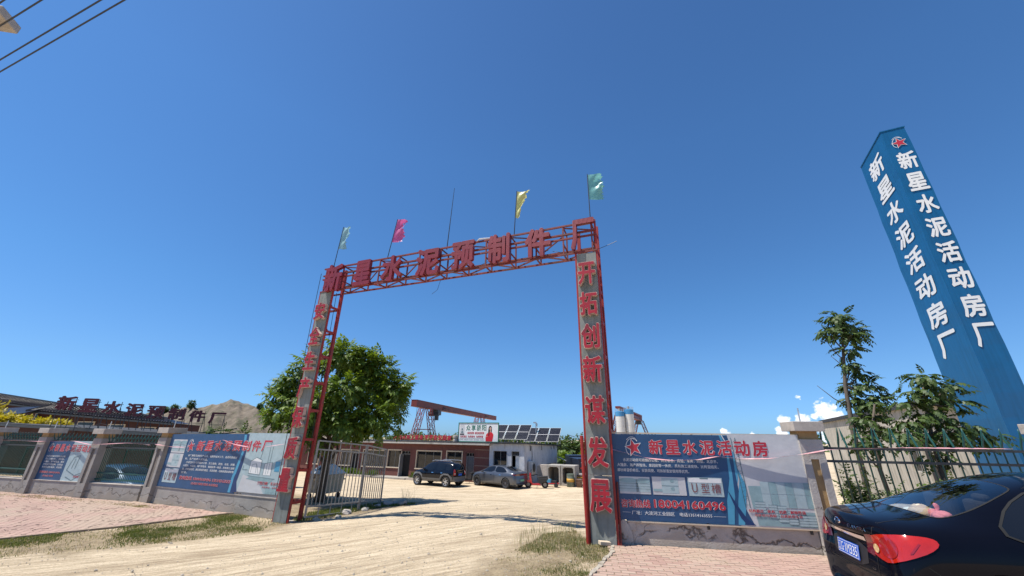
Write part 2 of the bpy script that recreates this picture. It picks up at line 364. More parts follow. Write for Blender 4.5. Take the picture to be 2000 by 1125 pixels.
# ------------------------------------------------------------------ ground
def in_poly(x, y, P):
    c = False; j = len(P) - 1
    for i in range(len(P)):
        if (P[i][1] > y) != (P[j][1] > y) and x < (P[j][0] - P[i][0]) * (y - P[i][1]) / (P[j][1] - P[i][1]) + P[i][0]: c = not c
        j = i
    return c
def ground_mat():
    m, n, l, b = newmat('ground_dirt')
    tc = n.new('ShaderNodeTexCoord'); P = tc.outputs['Object']
    def noise(sc, det=6, ro=.6, st=None, rot=0):
        v = P
        if st:
            mp = n.new('ShaderNodeMapping'); mp.vector_type = 'TEXTURE'; mp.inputs['Rotation'].default_value = (0, 0, rot); mp.inputs['Scale'].default_value = st; l.new(P, mp.inputs['Vector']); v = mp.outputs[0]
        q = n.new('ShaderNodeTexNoise'); q.inputs['Scale'].default_value = sc; q.inputs['Detail'].default_value = det; q.inputs['Roughness'].default_value = ro; l.new(v, q.inputs['Vector']); return q.outputs['Fac']
    def ramp(f, p0, c0, p1, c1):
        r = n.new('ShaderNodeValToRGB'); r.color_ramp.elements[0].position = p0; r.color_ramp.elements[0].color = rgb(c0); r.color_ramp.elements[1].position = p1; r.color_ramp.elements[1].color = rgb(c1); l.new(f, r.inputs[0]); return r.outputs[0]
    def mix(f, a, b_, mode='MIX', k=None):
        x = n.new('ShaderNodeMix'); x.data_type = 'RGBA'; x.blend_type = mode
        if k is not None: x.inputs['Factor'].default_value = k
        if f is not None: l.new(f, x.inputs['Factor'])
        for s_, v in (('A', a), ('B', b_)):
            if isinstance(v, tuple): x.inputs[s_].default_value = rgb(v)
            else: l.new(v, x.inputs[s_])
        return x.outputs['Result']
    big = noise(.35, 5)
    base = ramp(big, .3, (.45, .36, .245), .72, (.58, .475, .335))
    tr = noise(1.7, 5, .6, (9, 1, 1), R(33))          # wheel tracks running in through the gate
    base = mix(ramp(tr, .36, (0, 0, 0), .68, (1, 1, 1)), base, (.64, .53, .375))
    tr2 = noise(5.5, 4, .6, (14, 1, 1), R(30))
    base = mix(ramp(tr2, .50, (0, 0, 0), .72, (.9, .9, .9)), base, (.36, .28, .185))
    tr3 = noise(16, 4, .65, (10, 1, 1), R(27)); base = mix(None, base, ramp(tr3, .35, (.72, .69, .66), .6, (1.08, 1.08, 1.08)), 'MULTIPLY', 1.0)
    at = n.new('ShaderNodeAttribute'); at.attribute_name = 'soil'
    soilc = ramp(noise(5, 6, .7), .35, (.235, .18, .115), .65, (.38, .30, .19))
    base = mix(at.outputs['Fac'], base, soilc)
    fine = noise(34, 7, .75)
    base = mix(None, base, ramp(fine, .30, (.68, .66, .63), .56, (1.10, 1.10, 1.10)), 'MULTIPLY', 1.0)
    peb = n.new('ShaderNodeTexVoronoi'); peb.inputs['Scale'].default_value = 16; l.new(P, peb.inputs['Vector'])
    base = mix(ramp(peb.outputs['Distance'], .05, (1, 1, 1), .13, (0, 0, 0)), base, (.22, .17, .12))
    l.new(base, b.inputs['Base Color']); b.inputs['Roughness'].default_value = .95; b.inputs['Specular IOR Level'].default_value = .15
    h = n.new('ShaderNodeMath'); h.operation = 'ADD'; l.new(fine, h.inputs[0]); 
    h2 = n.new('ShaderNodeMath'); h2.operation = 'MULTIPLY'; h2.inputs[1].default_value = 1.6; l.new(tr2, h2.inputs[0]); l.new(h2.outputs[0], h.inputs[1])
    bp = n.new('ShaderNodeBump'); bp.inputs['Distance'].default_value = .04; bp.inputs['Strength'].default_value = .85; l.new(h.outputs[0], bp.inputs['Height']); l.new(bp.outputs[0], b.inputs['Normal'])
    return m
M['ground'] = ground_mat()
def axis(lo, hi, step, far, g=1.35):
    a = list(np.arange(lo, hi + 1e-6, step)); s_ = step; x = a[-1]
    up = []
    while x < far: s_ *= g; x += s_; up.append(x)
    s_ = step; x = a[0]; dn = []
    while x > -far: s_ *= g; x -= s_; dn.append(x)
    return np.array(dn[::-1] + a + up)
gx, gy = axis(-22, 14, .16, 1500), axis(1.5, 40, .16, 1500)
def bump_z(x, y):
    if -9 < x < 6 and 2 < y < 30:
        return .012 * math.sin(2.1 * (x * .55 - y * .84) + .6 * math.sin(x * .7)) + .008 * math.sin(5.3 * (x * .5 - y * .86) + 1.3 * math.sin(y * .5))
    return 0
gv = [(x, y, gz(x, y) + (bump_z(x, y) if not (x < -5.2 and y < 14) and not (x > 1 and y < 9) else -.004)) for y in gy for x in gx]
nx = len(gx)
gf = [(j * nx + i, j * nx + i + 1, (j + 1) * nx + i + 1, (j + 1) * nx + i) for j in range(len(gy) - 1) for i in range(nx - 1)]
gm = bpy.data.meshes.new('ground'); gm.from_pydata(gv, [], gf); gm.polygons.foreach_set('use_smooth', [True] * len(gf))
from mathutils import noise as mnoise
VL_ = [(-12, 7.3), (-9.9, 8.72), (-8.62, 10.0), (-7.45, 11.6), (-5.85, 11.1), (-5.0, 10.6), (-5.0, 9.9), (-6.2, 9.0), (-7.4, 8.2), (-8.8, 7.4), (-11.5, 6.2)]
VR_ = [(1.9, 7.8), (1.5, 8.9), (.7, 8.8), (.2, 7.9), (-.2, 7.0), (-.5, 6.2), (-.3, 5.0), (.5, 4.8), (1.0, 6.0)]
VG_ = [(-5.4, 11), (-4.95, 10.7), (-4.0, 11.8), (-3.4, 13.2), (-2.7, 13.9), (-3.0, 14.9), (-5.5, 15.2), (-9, 17), (-12, 16)]
def pdist(x, y, P):
    d = 1e9
    for i in range(len(P)):
        ax, ay = P[i]; bx, by = P[(i + 1) % len(P)]; t = max(0, min(1, ((x - ax) * (bx - ax) + (y - ay) * (by - ay)) / ((bx - ax) ** 2 + (by - ay) ** 2))); d = min(d, math.hypot(x - ax - t * (bx - ax), y - ay - t * (by - ay)))
    return d
sv = []
for (x, y, z) in gv:
    s_ = 0.0
    if -13 < x < 3 and 4 < y < 18:
        for P in (VL_, VR_, VG_):
            d = pdist(x, y, P); d = d if in_poly(x, y, P) else -d
            s_ = max(s_, min(1, max(0, .5 + d * 1.6 + .9 * mnoise.noise(Vector((x * 1.6, y * 1.6, 1))) + .4 * mnoise.noise(Vector((x * 6, y * 6, 4))))))
    sv.append(s_)
at_ = gm.attributes.new('soil', 'FLOAT', 'POINT'); at_.data.foreach_set('value', sv)
tag(link('ground', gm, None, M['ground']), 'sandy yard and dirt road with wheel tracks', kind='structure')

# ------------------------------------------------------------------ pavements of pink bricks
M['brick'] = pm('brick', (.375, .245, .195), .85, var=.16, scale=1.3, col2=(.38, .28, .21), c2w=.5, bump=.002, bscale=60)
M['brick_b'] = pm('brick_b', (.345, .22, .175), .85, var=.17, scale=1.5, col2=(.36, .265, .20), c2w=.4, bump=.002, bscale=60)
M['brick_c'] = pm('brick_c', (.40, .27, .215), .85, var=.16, scale=1.2, col2=(.39, .30, .225), c2w=.5, bump=.002, bscale=60)
M['joint'] = pm('joint', (.27, .20, .145), .95, var=.25, scale=9)
M['kerb'] = pm('kerb', (.36, .32, .26), .85, var=.2, scale=8, col2=(.34, .29, .22), bump=.004)
WR = Vector((1.85, 7.86, 0)); wr_ang = math.atan2(-.168, .986)     # frame of the wall right of the gate
padR = [(1.83, 7.82), (1.72, 7.35), (1.42, 6.75), (1.05, 6.0), (.6, 5.1), (.2, 4.2), (-.3, 3.2), (11.0, 1.2), (12.4, 5.95), (1.9, 7.86)]
b = MB(); b.poly([(x, y, .010) for x, y in padR[::-1]][::-1])
pav = tag(b.build('pavement', M['joint']), 'pink brick pavement in front of the right wall', kind='structure')
bme = []
for k, mk in enumerate(('brick', 'brick_b', 'brick_c')):
    q = MB(); x, y = .096, .047
    q.add([(-x, -y, 0), (x, -y, 0), (x, y, 0), (-x, y, 0), (-x + .004, -y + .004, .014), (x - .004, -y + .004, .014), (x - .004, y - .004, .014), (-x + .004, y - .004, .014)],
          [(4, 5, 6, 7), (0, 1, 5, 4), (1, 2, 6, 5), (2, 3, 7, 6), (3, 0, 4, 7)])
    me = q.mesh('brick'); me.materials.append(M[mk]); bme.append(me)
cs, sn = math.cos(wr_ang), math.sin(wr_ang)
cells = []
for r_ in range(-6, 75):
    for c_ in range(-25, 60):
        lx = c_ * .2 + (.1 if r_ % 2 else 0) - .02; ly = -r_ * .101 - .05
        x = WR.x + cs * lx - sn * ly; y = WR.y + sn * lx + cs * ly
        if in_poly(x, y, padR): cells.append((x, y))
visible = [c for c in cells if 0 < c[0] and c[1] > 4.9 and c[0] / c[1] < 1.0 and c[1] > 4.9]
visible.sort(key=lambda c: c[0] ** 2 + c[1] ** 2 + (0 if c[0] / c[1] < .72 else 60))
near = set(visible[:296])
rest = MB(); k = 0
for c in cells:
    z = .010 + random.uniform(-.0035, .0035)
    if c in near:
        o = link('brick', bme[random.choice((0, 0, 1, 2))], pav); o.location = (c[0], c[1], z); o.rotation_euler = (random.uniform(-.012, .012), random.uniform(-.01, .01), wr_ang + random.uniform(-.012, .012))
    elif c[1] > 3.2:
        me = bme[0]; rot = Matrix.Rotation(wr_ang, 3, 'Z')
        rest.mi = random.choice((0, 0, 1, 2)); rest.add([rot @ v.co + Vector((c[0], c[1], z)) for v in me.vertices], [tuple(p.vertices) for p in me.polygons])
tag(rest.build('bricks', [M['brick'], M['brick_b'], M['brick_c']], pav), 'rest of the pink paving bricks', kind='stuff')
# pale kerb stones along its edge
pts = [(1.80, 7.70), (1.70, 7.32), (1.40, 6.74), (1.03, 6.0), (.58, 5.1), (.18, 4.2)]
acc = 0
for i in range(len(pts) - 1):
    a = Vector((*pts[i], 0)); d = Vector((*pts[i + 1], 0)) - a; Ln = d.length; t = .0
    while t < Ln - .05:
        w = random.uniform(.13, .2); c = a + d * ((t + w / 2) / Ln)
        q = MB(); rot = Matrix.Rotation(math.atan2(d.y, d.x) + random.uniform(-.12, .12), 3, 'Z')
        q.box((0, 0, 0), (w * .92, .055, .045), rot)
        me = q.mesh('kerb_stone')
        for v in me.vertices: v.co += Vector((random.uniform(-.012, .012), random.uniform(-.012, .012), random.uniform(-.008, .008)))
        link('kerb_stone', me, pav, M['kerb'], (c.x + random.uniform(-.01, .01), c.y, .012)); t += w
# left pavement
zl = -.27
padL = [(-24, 8.2), (-12.5, 7.6), (-9.9, 8.75), (-8.62, 10.02), (-7.45, 11.6), (-7.0, 11.9), (-6.9, 11.55), (-10.9, 13.06), (-13.4, 13.8), (-15.9, 14.5), (-18.5, 15.3), (-26, 17.6)]
padL = [(-24, 8.2), (-12.5, 7.2), (-9.9, 8.72), (-8.62, 10.0), (-7.45, 11.62), (-7.05, 11.50), (-10.87, 13.09), (-13.44, 13.78), (-15.92, 14.55), (-18.5, 15.35), (-26, 17.6)]
b = MB(); b.poly([(x, y, zl + .012) for x, y in padL])
pavl = tag(b.build('pavement', M['joint']), 'long pink brick pavement beside the left fence', kind='structure')
rest = MB(); la = math.atan2(-.275, .961)
cs, sn = math.cos(la), math.sin(la); base8 = [v.co.copy() for v in bme[0].vertices]; bf = [tuple(p.vertices) for p in bme[0].polygons]
rot = Matrix.Rotation(la, 3, 'Z')
for r_ in range(0, 105):
    for c_ in range(-80, 110):
        lx = c_ * .2 + (.1 if r_ % 2 else 0); ly = -r_ * .101
        x = -15.9 + cs * lx - sn * ly; y = 16.2 + sn * lx + cs * ly
        if -21 < x and in_poly(x, y, padL) and (-x / y) < 1.55:
            z = zl + .012 + random.uniform(-.0012, .0012) - .006; rest.mi = random.choice((0, 0, 1, 2))
            rest.add([rot @ v + Vector((x, y, z)) for v in base8], bf)
tag(rest.build('bricks', [M['brick'], M['brick_b'], M['brick_c']], pavl), 'pink paving bricks of the left pavement', kind='stuff')
q = MB()
ed = [(-12.4, 7.22), (-9.9, 8.70), (-8.62, 9.98), (-7.45, 11.6), (-7.02, 11.86)]
for i in range(len(ed) - 1): q.bar((ed[i][0], ed[i][1], zl + .008), (ed[i + 1][0], ed[i + 1][1], zl + .008), .07, .05)
q.build('kerb_edge', M['joint'], pavl)

# ------------------------------------------------------------------ the gate
GA = Vector((1.38, 7.91, 0)); ga = math.atan2(-.371, .929)
gate = thing('factory_gate_arch', GA, ga, 'red steel entrance arch with big red letters on beam and grey columns', 'gate')
PW, PD = .46, .38
def column(s0, zb, text, zs, lean=0.0):
    # posts (four), grey front sheets, ladder rungs, letters, all in the gate frame (x along the gate, y into the yard)
    for (dx, dy, zt) in ((-.01, .02, 5.72), (PW + .01, .02, 6.5), (PW - .01, PD, 6.5), (.01, PD, 6.45)):
        q = MB(); w = .075 if dy > .1 else .04
        q.bb(s0 + dx - w / 2, s0 + dx + w / 2, dy - w / 2, dy + w / 2, zb - .1, zt); q.build('post', M['red_steel'], gate)
    zz = [zb - .02, 1.1, 2.1, 3.15, 4.2, 5.05, 5.66] if s0 > 0 else [zb - .02, .62, 1.75, 2.9, 4.05, 5.0, 5.70]
    for i in range(len(zz) - 1):
        q = MB(); t = .012 * ((i * 7) % 3 - 1)
        q.bb(s0 + .012 + t * .2, s0 + PW - .012, -.012 + t * .3, .008 + t * .3, zz[i] + .003, zz[i + 1] - .003); q.build('panel', M['panel_grey'], gate, bevel=.002)
    q = MB(); q.bb(s0 + .02, s0 + PW - .02, .03, PD - .03, zb - .05, zb + .02); q.build('foot', M['concrete'], gate)
    z = zb + .45; k = 0
    while z < 5.6:
        for xx in (s0 + PW, s0):
            q = MB(); q.bb(xx - .018, xx + .018, .04, PD - .01, z - .03, z + .03)
            q.prism([(0, 0), (.07, 0), (0, .07)], 0, .01)
            v = q.v[8:]; q.v = q.v[:8] + [(xx, .05 + p[0], z + .03 + p[2]) for p in v]
            q.build('rung', M['red_steel'], gate)
        q = MB(); q.bb(s0 + .02, s0 + PW - .02, PD - .015, PD + .015, z - .03, z + .03); q.build('rung', M['rust_steel'], gate)
        z += .72; k += 1
    for ch, zc in zip(text, zs):
        H = .52 if ch not in '安全生' else .50; w = .375
        x0 = s0 + PW / 2 - w / 2
        me = fit_mesh(glyph_mesh(ch, .042, .05, 2), x0 - .012, x0 + w + .012, zc - H / 2 - .012, zc + H / 2 + .012, -.014, .095)
        o = link('letter', me, gate, M['letter_rim'])
        me = fit_mesh(glyph_mesh(ch, .024, .05, 2), x0, x0 + w, zc - H / 2, zc + H / 2, -.106, .012)
        link('letter_face', me, o, M['red_letter'])
column(.085, -.02, '开拓创新谋发展', [5.12, 4.42, 3.71, 3.03, 2.25, 1.50, .78])
column(-7.66, -.29, '安全生产保质量', [5.06, 4.32, 3.62, 2.91, 2.15, 1.40, .67])
# red pipe standing at the left of the right column
q = MB(); q.tube((.045, -.03, -.05), (.015, -.03, 1.78), .033, n=12); q.build('gate_pipe', M['red_steel'], gate)
q = MB(); q.tube((.60, .02, -.05), (.60, .10, 1.0), .02, n=8); q.build('hinge_bar', M['rust_steel'], gate)
# beam
X0, X1, Z0, Z1 = -7.68, .57, 5.70, 6.45
for nm, yy, z in (('chord', 0, Z1), ('chord', 0, Z0), ('chord', 0, 6.10), ('chord', 0, 6.22), ('chord', PD, Z1 - .02), ('chord', PD, 5.95), ('chord', PD, Z0 + .02)):
    q = MB(); q.bb(X0, X1, yy - .02, yy + .02, z - .02, z + .02); q.build(nm, M['rust_steel'], gate)
k = 0
for i in range(13):
    x = X0 + .1 + i * (X1 - X0 - .2) / 12
    for yy in (.0, PD):
        q = MB(); q.bb(x - .017, x + .017, yy - .015, yy + .015, Z0 + .02, Z1 - .02); q.build('upright', M['rust_steel'], gate)
    for z in (Z0 + .01, 5.97, Z1 - .02):
        q = MB(); q.bb(x - .015, x + .015, .02, PD - .02, z - .015, z + .015); q.build('cross_bar', M['rust_steel'], gate)
    if i < 12:
        x2 = X0 + .1 + (i + 1) * (X1 - X0 - .2) / 12
        q = MB()
        if i % 2: q.bar((x, PD, Z0 + .04), (x2, PD, 5.93), .03)
        else: q.bar((x, PD, 5.93), (x2, PD, Z0 + .04), .03)
        q.build('brace', M['rust_steel'], gate)
        q = MB()
        if i % 2: q.bar((x, .03, Z1 - .03), (x2, PD - .03, Z1 - .03), .025)
        else: q.bar((x, PD - .03, 5.97), (x2, .03, 6.2), .025)
        q.build('brace', M['rust_steel'], gate)
# big lamp letters standing in front of the beam: riveted red sheet with rows of bulbs
def dots_mat():
    m, n, l, b = newmat('bulb_sheet')
    tc = n.new('ShaderNodeTexCoord'); mp = n.new('ShaderNodeMapping'); mp.inputs['Scale'].default_value = (33, 1, 33); l.new(tc.outputs['Object'], mp.inputs['Vector'])
    fr = n.new('ShaderNodeVectorMath'); fr.operation = 'FRACTION'; l.new(mp.outputs[0], fr.inputs[0])
    sb = n.new('ShaderNodeVectorMath'); sb.operation = 'SUBTRACT'; sb.inputs[1].default_value = (.5, 0, .5); l.new(fr.outputs[0], sb.inputs[0])
    mu = n.new('ShaderNodeVectorMath'); mu.operation = 'MULTIPLY'; mu.inputs[1].default_value = (1, 0, 1); l.new(sb.outputs[0], mu.inputs[0])
    ln = n.new('ShaderNodeVectorMath'); ln.operation = 'LENGTH'; l.new(mu.outputs[0], ln.inputs[0])
    cr = n.new('ShaderNodeValToRGB'); cr.color_ramp.elements[0].position = .22; cr.color_ramp.elements[0].color = (.48, .06, .08, 1); cr.color_ramp.elements[1].position = .36; cr.color_ramp.elements[1].color = (.19, .007, .014, 1)
    l.new(ln.outputs['Value'], cr.inputs[0]); nz = n.new('ShaderNodeTexNoise'); nz.inputs['Scale'].default_value = 3; l.new(tc.outputs['Object'], nz.inputs['Vector'])
    mx = n.new('ShaderNodeMix'); mx.data_type = 'RGBA'; mx.blend_type = 'MULTIPLY'; mx.inputs['Factor'].default_value = .45; l.new(cr.outputs[0], mx.inputs['A']); l.new(nz.outputs['Color'], mx.inputs['B'])
    l.new(mx.outputs['Result'], b.inputs['Base Color']); b.inputs['Roughness'].default_value = .4
    bp = n.new('ShaderNodeBump'); bp.invert = True; bp.inputs['Distance'].default_value = .006; l.new(ln.outputs['Value'], bp.inputs['Height']); l.new(bp.outputs[0], b.inputs['Normal']); return m
M['bulbs'] = dots_mat()
for ch, xc, w, z0, z1 in zip('新星水泥预制件厂', (-7.15, -6.07, -5.04, -3.88, -2.83, -1.82, -.80, .28), (.66, .62, .70, .74, .66, .60, .66, .56),
                            (5.62, 5.68, 5.67, 5.66, 5.70, 5.70, 5.70, 5.72), (6.50, 6.46, 6.44, 6.46, 6.48, 6.50, 6.46, 6.50)):
    me = fit_mesh(glyph_mesh(ch, .040, .05, 2), xc - w / 2, xc + w / 2, z0, z1, -.03, .10)
    link('big_letter', me, gate, M['bulbs'])
q = MB(); q.path([(-2.6, .1, 6.46), (-2.4, -.05, 6.50), (-2.1, .05, 6.52), (-1.8, .1, 6.47)], .022, 6); q.build('foam_strip', M['white_print'], gate)
q = MB()
for i in range(5):
    x = -6.9 + i * 1.6; pts = [(x + t * 1.5, .12, 5.9 - .16 * math.sin(math.pi * t) + .05 * (i % 2)) for t in np.linspace(0, 1, 9)]
    q.path(pts, .006, 5)
q.path([(-3.4, .1, 5.7), (-3.5, .0, 5.5), (-3.55, -.02, 5.25), (-3.72, 0, 5.16)], .005, 5)
q.build('hanging_cable', M['plastic'], gate)
q = MB(); q.path([(-7.74, -.05, 6.3), (-7.77, -.02, 5.0), (-7.72, -.03, 3.2), (-7.8, 0, 1.9), (-7.75, .0, .3)], .008, 5); q.build('side_cable', M['plastic'], gate)
q = MB(); q.tube((-7.24, .2, 5.7), (-7.22, .3, 1.0), .007); q.build('rope', M['plastic'], gate)

# flags on the beam, each a thing of its own
def gate_pt(s_, y, z): return GA + Matrix.Rotation(ga, 3, 'Z') @ Vector((s_, y, z))
def flag(s_, ztop, zflag, w, mat, label, seed, droop=.0, taper=1.0, lean=.02):
    t = thing('flag', gate_pt(s_, .02, 6.44), 0, label, 'flag', 'small flags on the gate beam')
    h = ztop - 6.44
    q = MB(); q.tube((0, 0, 0), (lean * h, 0, h), .012, .009, n=7); q.build('pole', M['plastic'], t)
    rg = random.Random(seed); nx_, nz_ = 9, 22; q = MB(); top = h - .015; bot = zflag - 6.44
    ph = rg.random() * 6
    vs = []
    for j in range(nz_ + 1):
        v = j / nz_; z = top + (bot - top) * v
        ww = w * (1 - (1 - taper) * v) * (.93 + .07 * math.sin(6.2 * v + ph)) * (1 + .12 * rg.uniform(-1, .5))
        for i in range(nx_ + 1):
            u = i / nx_
            x = lean * z + .012 + u * ww; y = .045 * math.sin(5 * u + 7 * v + ph) * u + .05 * math.sin(11 * v + ph + 3 * u) * u + .012 * rg.uniform(-1, 1) * u
            vs.append((x, y, z - droop * u * u * w + .03 * math.sin(6 * u + ph) * u + rg.uniform(-.006, .006)))
    fs = []
    for j in range(nz_):
        for i in range(nx_):
            if i >= nx_ - 1 and rg.random() < .45: continue
            if i >= nx_ - 3 and rg.random() < .07: continue
            a = j * (nx_ + 1) + i; fs.append((a, a + 1, a + nx_ + 2, a + nx_ + 1))
    q.add(vs, fs); q.build('cloth', mat, t, smooth=True)
    return t
def cloth(name, c):
    m, n, l, b = newmat(name); tc = n.new('ShaderNodeTexCoord'); nz = n.new('ShaderNodeTexNoise'); nz.inputs['Scale'].default_value = 14; l.new(tc.outputs['Object'], nz.inputs['Vector'])
    cr = n.new('ShaderNodeValToRGB'); cr.color_ramp.elements[0].color = rgb([x * .75 for x in c]); cr.color_ramp.elements[1].color = rgb([min(1, x * 1.2) for x in c]); l.new(nz.outputs['Fac'], cr.inputs[0]); l.new(cr.outputs[0], b.inputs['Base Color'])
    b.inputs['Roughness'].default_value = .35; b.inputs['Sheen Weight'].default_value = .3
    t = n.new('ShaderNodeBsdfTranslucent'); l.new(cr.outputs[0], t.inputs['Color']); ms = n.new('ShaderNodeMixShader'); ms.inputs[0].default_value = .4
    l.new(b.outputs[0], ms.inputs[1]); l.new(t.outputs[0], ms.inputs[2]); l.new(ms.outputs[0], n['Material Output'].inputs[0]); return m
M['c_teal'] = cloth('cloth_teal', (.17, .44, .43)); M['c_pink'] = cloth('cloth_pink', (.62, .12, .32)); M['c_yellow'] = cloth('cloth_yellow', (.60, .58, .22)); M['c_blue'] = cloth('cloth_blue', (.28, .50, .55))
flag(-7.37, 7.90, 7.12, .22, M['c_blue'], 'pale blue tattered flag at the left end of the gate beam', 3, lean=.04, taper=1.1)
flag(-5.36, 7.76, 6.98, .32, M['c_pink'], 'bright pink tattered flag on the gate beam', 5, lean=.10)
flag(-1.46, 7.80, 6.98, .32, M['c_yellow'], 'yellow pointed flag narrowing towards its lower end', 8, taper=.25, lean=.04)
flag(.46, 7.82, 7.08, .40, M['c_teal'], 'sea green torn flag above the right column of the gate', 12, lean=.0)
q = MB(); q.tube((0, 0, 0), (.07, 0, 2.0), .014, .006, n=7)
o = q.build('lightning_rod', M['dark_iron'], None, loc=gate_pt(-3.45, .1, 6.45)); tag(o, 'thin bare dark rod rising from the middle of the gate beam', 'rod')

# gate leaf standing open inside the left column
def gate_leaf(P0, P1, zb0, zt0, zb1, zt1, n, name_, label):
    a = Vector((P0[0], P0[1], 0)); d = Vector((P1[0] - P0[0], P1[1] - P0[1], 0)); t = thing(name_, (P0[0], P0[1], zb0), 0, label, 'gate leaf', 'two panels of the open grey yard gate')
    def pt(u, v):  # v 0 bottom 1 top
        zb = zb0 + (zb1 - zb0) * u; zt = zt0 + (zt1 - zt0) * u
        return d * u + Vector((0, 0, zb + (zt - zb) * v - zb0))
    for u in (0, 1):
        q = MB(); q.bar(pt(u, 0), pt(u, 1), .04); q.build('stile', M['grey_iron'], t)
    for v in (0, .13, .88, 1):
        q = MB(); q.bar(pt(0, v), pt(1, v), .035); q.build('rail', M['grey_iron'], t)
    for i in range(1, n):
        u = i / n; q = MB(); q.bar(pt(u, .13), pt(u, .88), .018); q.build('bar', M['grey_iron'], t)
    for i in range(1, n // 3 + 1):
        u = i * 3 / n
        if u < .99:
            for v0, v1 in ((0, .13), (.88, 1)):
                q = MB(); q.bar(pt(u, v0), pt(u, v1), .02); q.build('spacer', M['grey_iron'], t)
    return t
gate_leaf((-4.97, 10.75), (-4.33, 12.55), -.16, 1.58, -.30, 1.44, 14, 'gate_leaf', 'grey barred gate leaf hinged at the left gate column')
gate_leaf((-4.31, 12.6), (-4.07, 13.8), -.30, 1.44, -.38, 1.29, 10, 'gate_leaf', 'narrower grey barred gate leaf folded off the end of the first')
# ------------------------------------------------------------------ boundary walls
def plaster_mat(zoff=0.0, k=1.0, ls=.85):
    m, n, l, b = newmat('cracked_plaster')
    tc = n.new('ShaderNodeTexCoord'); sp = n.new('ShaderNodeSeparateXYZ'); l.new(tc.outputs['Object'], sp.inputs[0])
    def noise(sc, det=8, ro=.65, loc=(0, 0, 0), st=(1, 1, 1)):
        mp = n.new('ShaderNodeMapping'); mp.inputs['Location'].default_value = loc; mp.inputs['Scale'].default_value = st; l.new(tc.outputs['Object'], mp.inputs['Vector'])
        q = n.new('ShaderNodeTexNoise'); q.inputs['Scale'].default_value = sc; q.inputs['Detail'].default_value = det; q.inputs['Roughness'].default_value = ro; l.new(mp.outputs[0], q.inputs['Vector']); return q.outputs['Fac']
    def M2(op, a, b_=None, cl=False):
        q = n.new('ShaderNodeMath'); q.operation = op; q.use_clamp = cl
        for i, v in enumerate((a, b_)):
            if v is None: continue
            if isinstance(v, (int, float)): q.inputs[i].default_value = v
            else: l.new(v, q.inputs[i])
        return q.outputs[0]
    def mixc(f, a, c):
        x = n.new('ShaderNodeMix'); x.data_type = 'RGBA'; l.new(f, x.inputs['Factor'])
        if isinstance(a, tuple): x.inputs['A'].default_value = rgb(a)
        else: l.new(a, x.inputs['A'])
        x.inputs['B'].default_value = rgb(c); return x.outputs['Result']
    base = n.new('ShaderNodeValToRGB'); base.color_ramp.elements[0].position = .3; base.color_ramp.elements[0].color = (.36 * k, .33 * k, .30 * k, 1); base.color_ramp.elements[1].position = .7; base.color_ramp.elements[1].color = (.50 * k, .465 * k, .42 * k, 1)
    l.new(noise(2.2), base.inputs[0]); cur = base.outputs[0]
    # damp, worn band near the foot with a torn edge (a stain with a shape of its own)
    edge = M2('ADD', M2('SUBTRACT', sp.outputs['Z'], .0 + zoff), M2('MULTIPLY', M2('SUBTRACT', noise(1.5, 8, .62), .5), -1.05))
    band = M2('MULTIPLY', M2('SUBTRACT', .16, edge), 9, True)
    cur = mixc(M2('MULTIPLY', band, .5), cur, (.33, .275, .21))
    line = M2('SUBTRACT', 1.0, M2('MULTIPLY', M2('ABSOLUTE', M2('SUBTRACT', edge, .17)), 34), True)
    br = M2('MULTIPLY', M2('SUBTRACT', noise(2.4, 3, .5, (4, 2, 1)), .39), 12, True)
    line = M2('MULTIPLY', line, br)
    cur = mixc(M2('MULTIPLY', line, ls), cur, (.075, .055, .042))
    v = n.new('ShaderNodeTexVoronoi'); v.feature = 'DISTANCE_TO_EDGE'; v.inputs['Scale'].default_value = 1.25
    wv = n.new('ShaderNodeMapping'); l.new(tc.outputs['Object'], wv.inputs['Vector'])
    ad = n.new('ShaderNodeVectorMath'); ad.operation = 'ADD'; nn = n.new('ShaderNodeTexNoise'); nn.inputs['Scale'].default_value = 4; nn.inputs['Detail'].default_value = 6; l.new(tc.outputs['Object'], nn.inputs['Vector'])
    sc = n.new('ShaderNodeVectorMath'); sc.operation = 'SCALE'; sc.inputs['Scale'].default_value = .35; l.new(nn.outputs['Color'], sc.inputs[0]); l.new(wv.outputs[0], ad.inputs[0]); l.new(sc.outputs[0], ad.inputs[1]); l.new(ad.outputs[0], v.inputs['Vector'])
    crk = M2('MULTIPLY', M2('SUBTRACT', 1.0, M2('MULTIPLY', v.outputs['Distance'], 150), True), M2('MULTIPLY', M2('SUBTRACT', noise(1.9, 2, .5, (9, 3, 4)), .52), 12, True))
    cur = mixc(M2('MULTIPLY', crk, .7), cur, (.10, .08, .065))
    stain = M2('MULTIPLY', M2('SUBTRACT', noise(2.2, 5, .6, (3, 3, 0), (1.6, 1.6, .35)), .56), 7, True)
    cur = mixc(M2('MULTIPLY', stain, .25), cur, (.27, .23, .18))
    l.new(cur, b.inputs['Base Color']); b.inputs['Roughness'].default_value = .9; b.inputs['Specular IOR Level'].default_value = .2
    h = M2('SUBTRACT', noise(30, 5), M2('MULTIPLY', M2('MAXIMUM', line, crk), 2.2))
    bp = n.new('ShaderNodeBump'); bp.inputs['Distance'].default_value = .012; bp.inputs['Strength'].default_value = .7; l.new(h, bp.inputs['Height']); l.new(bp.outputs[0], b.inputs['Normal'])
    return m
M['plaster'] = plaster_mat(); M['plaster_left'] = plaster_mat(-.27, .74, .5)
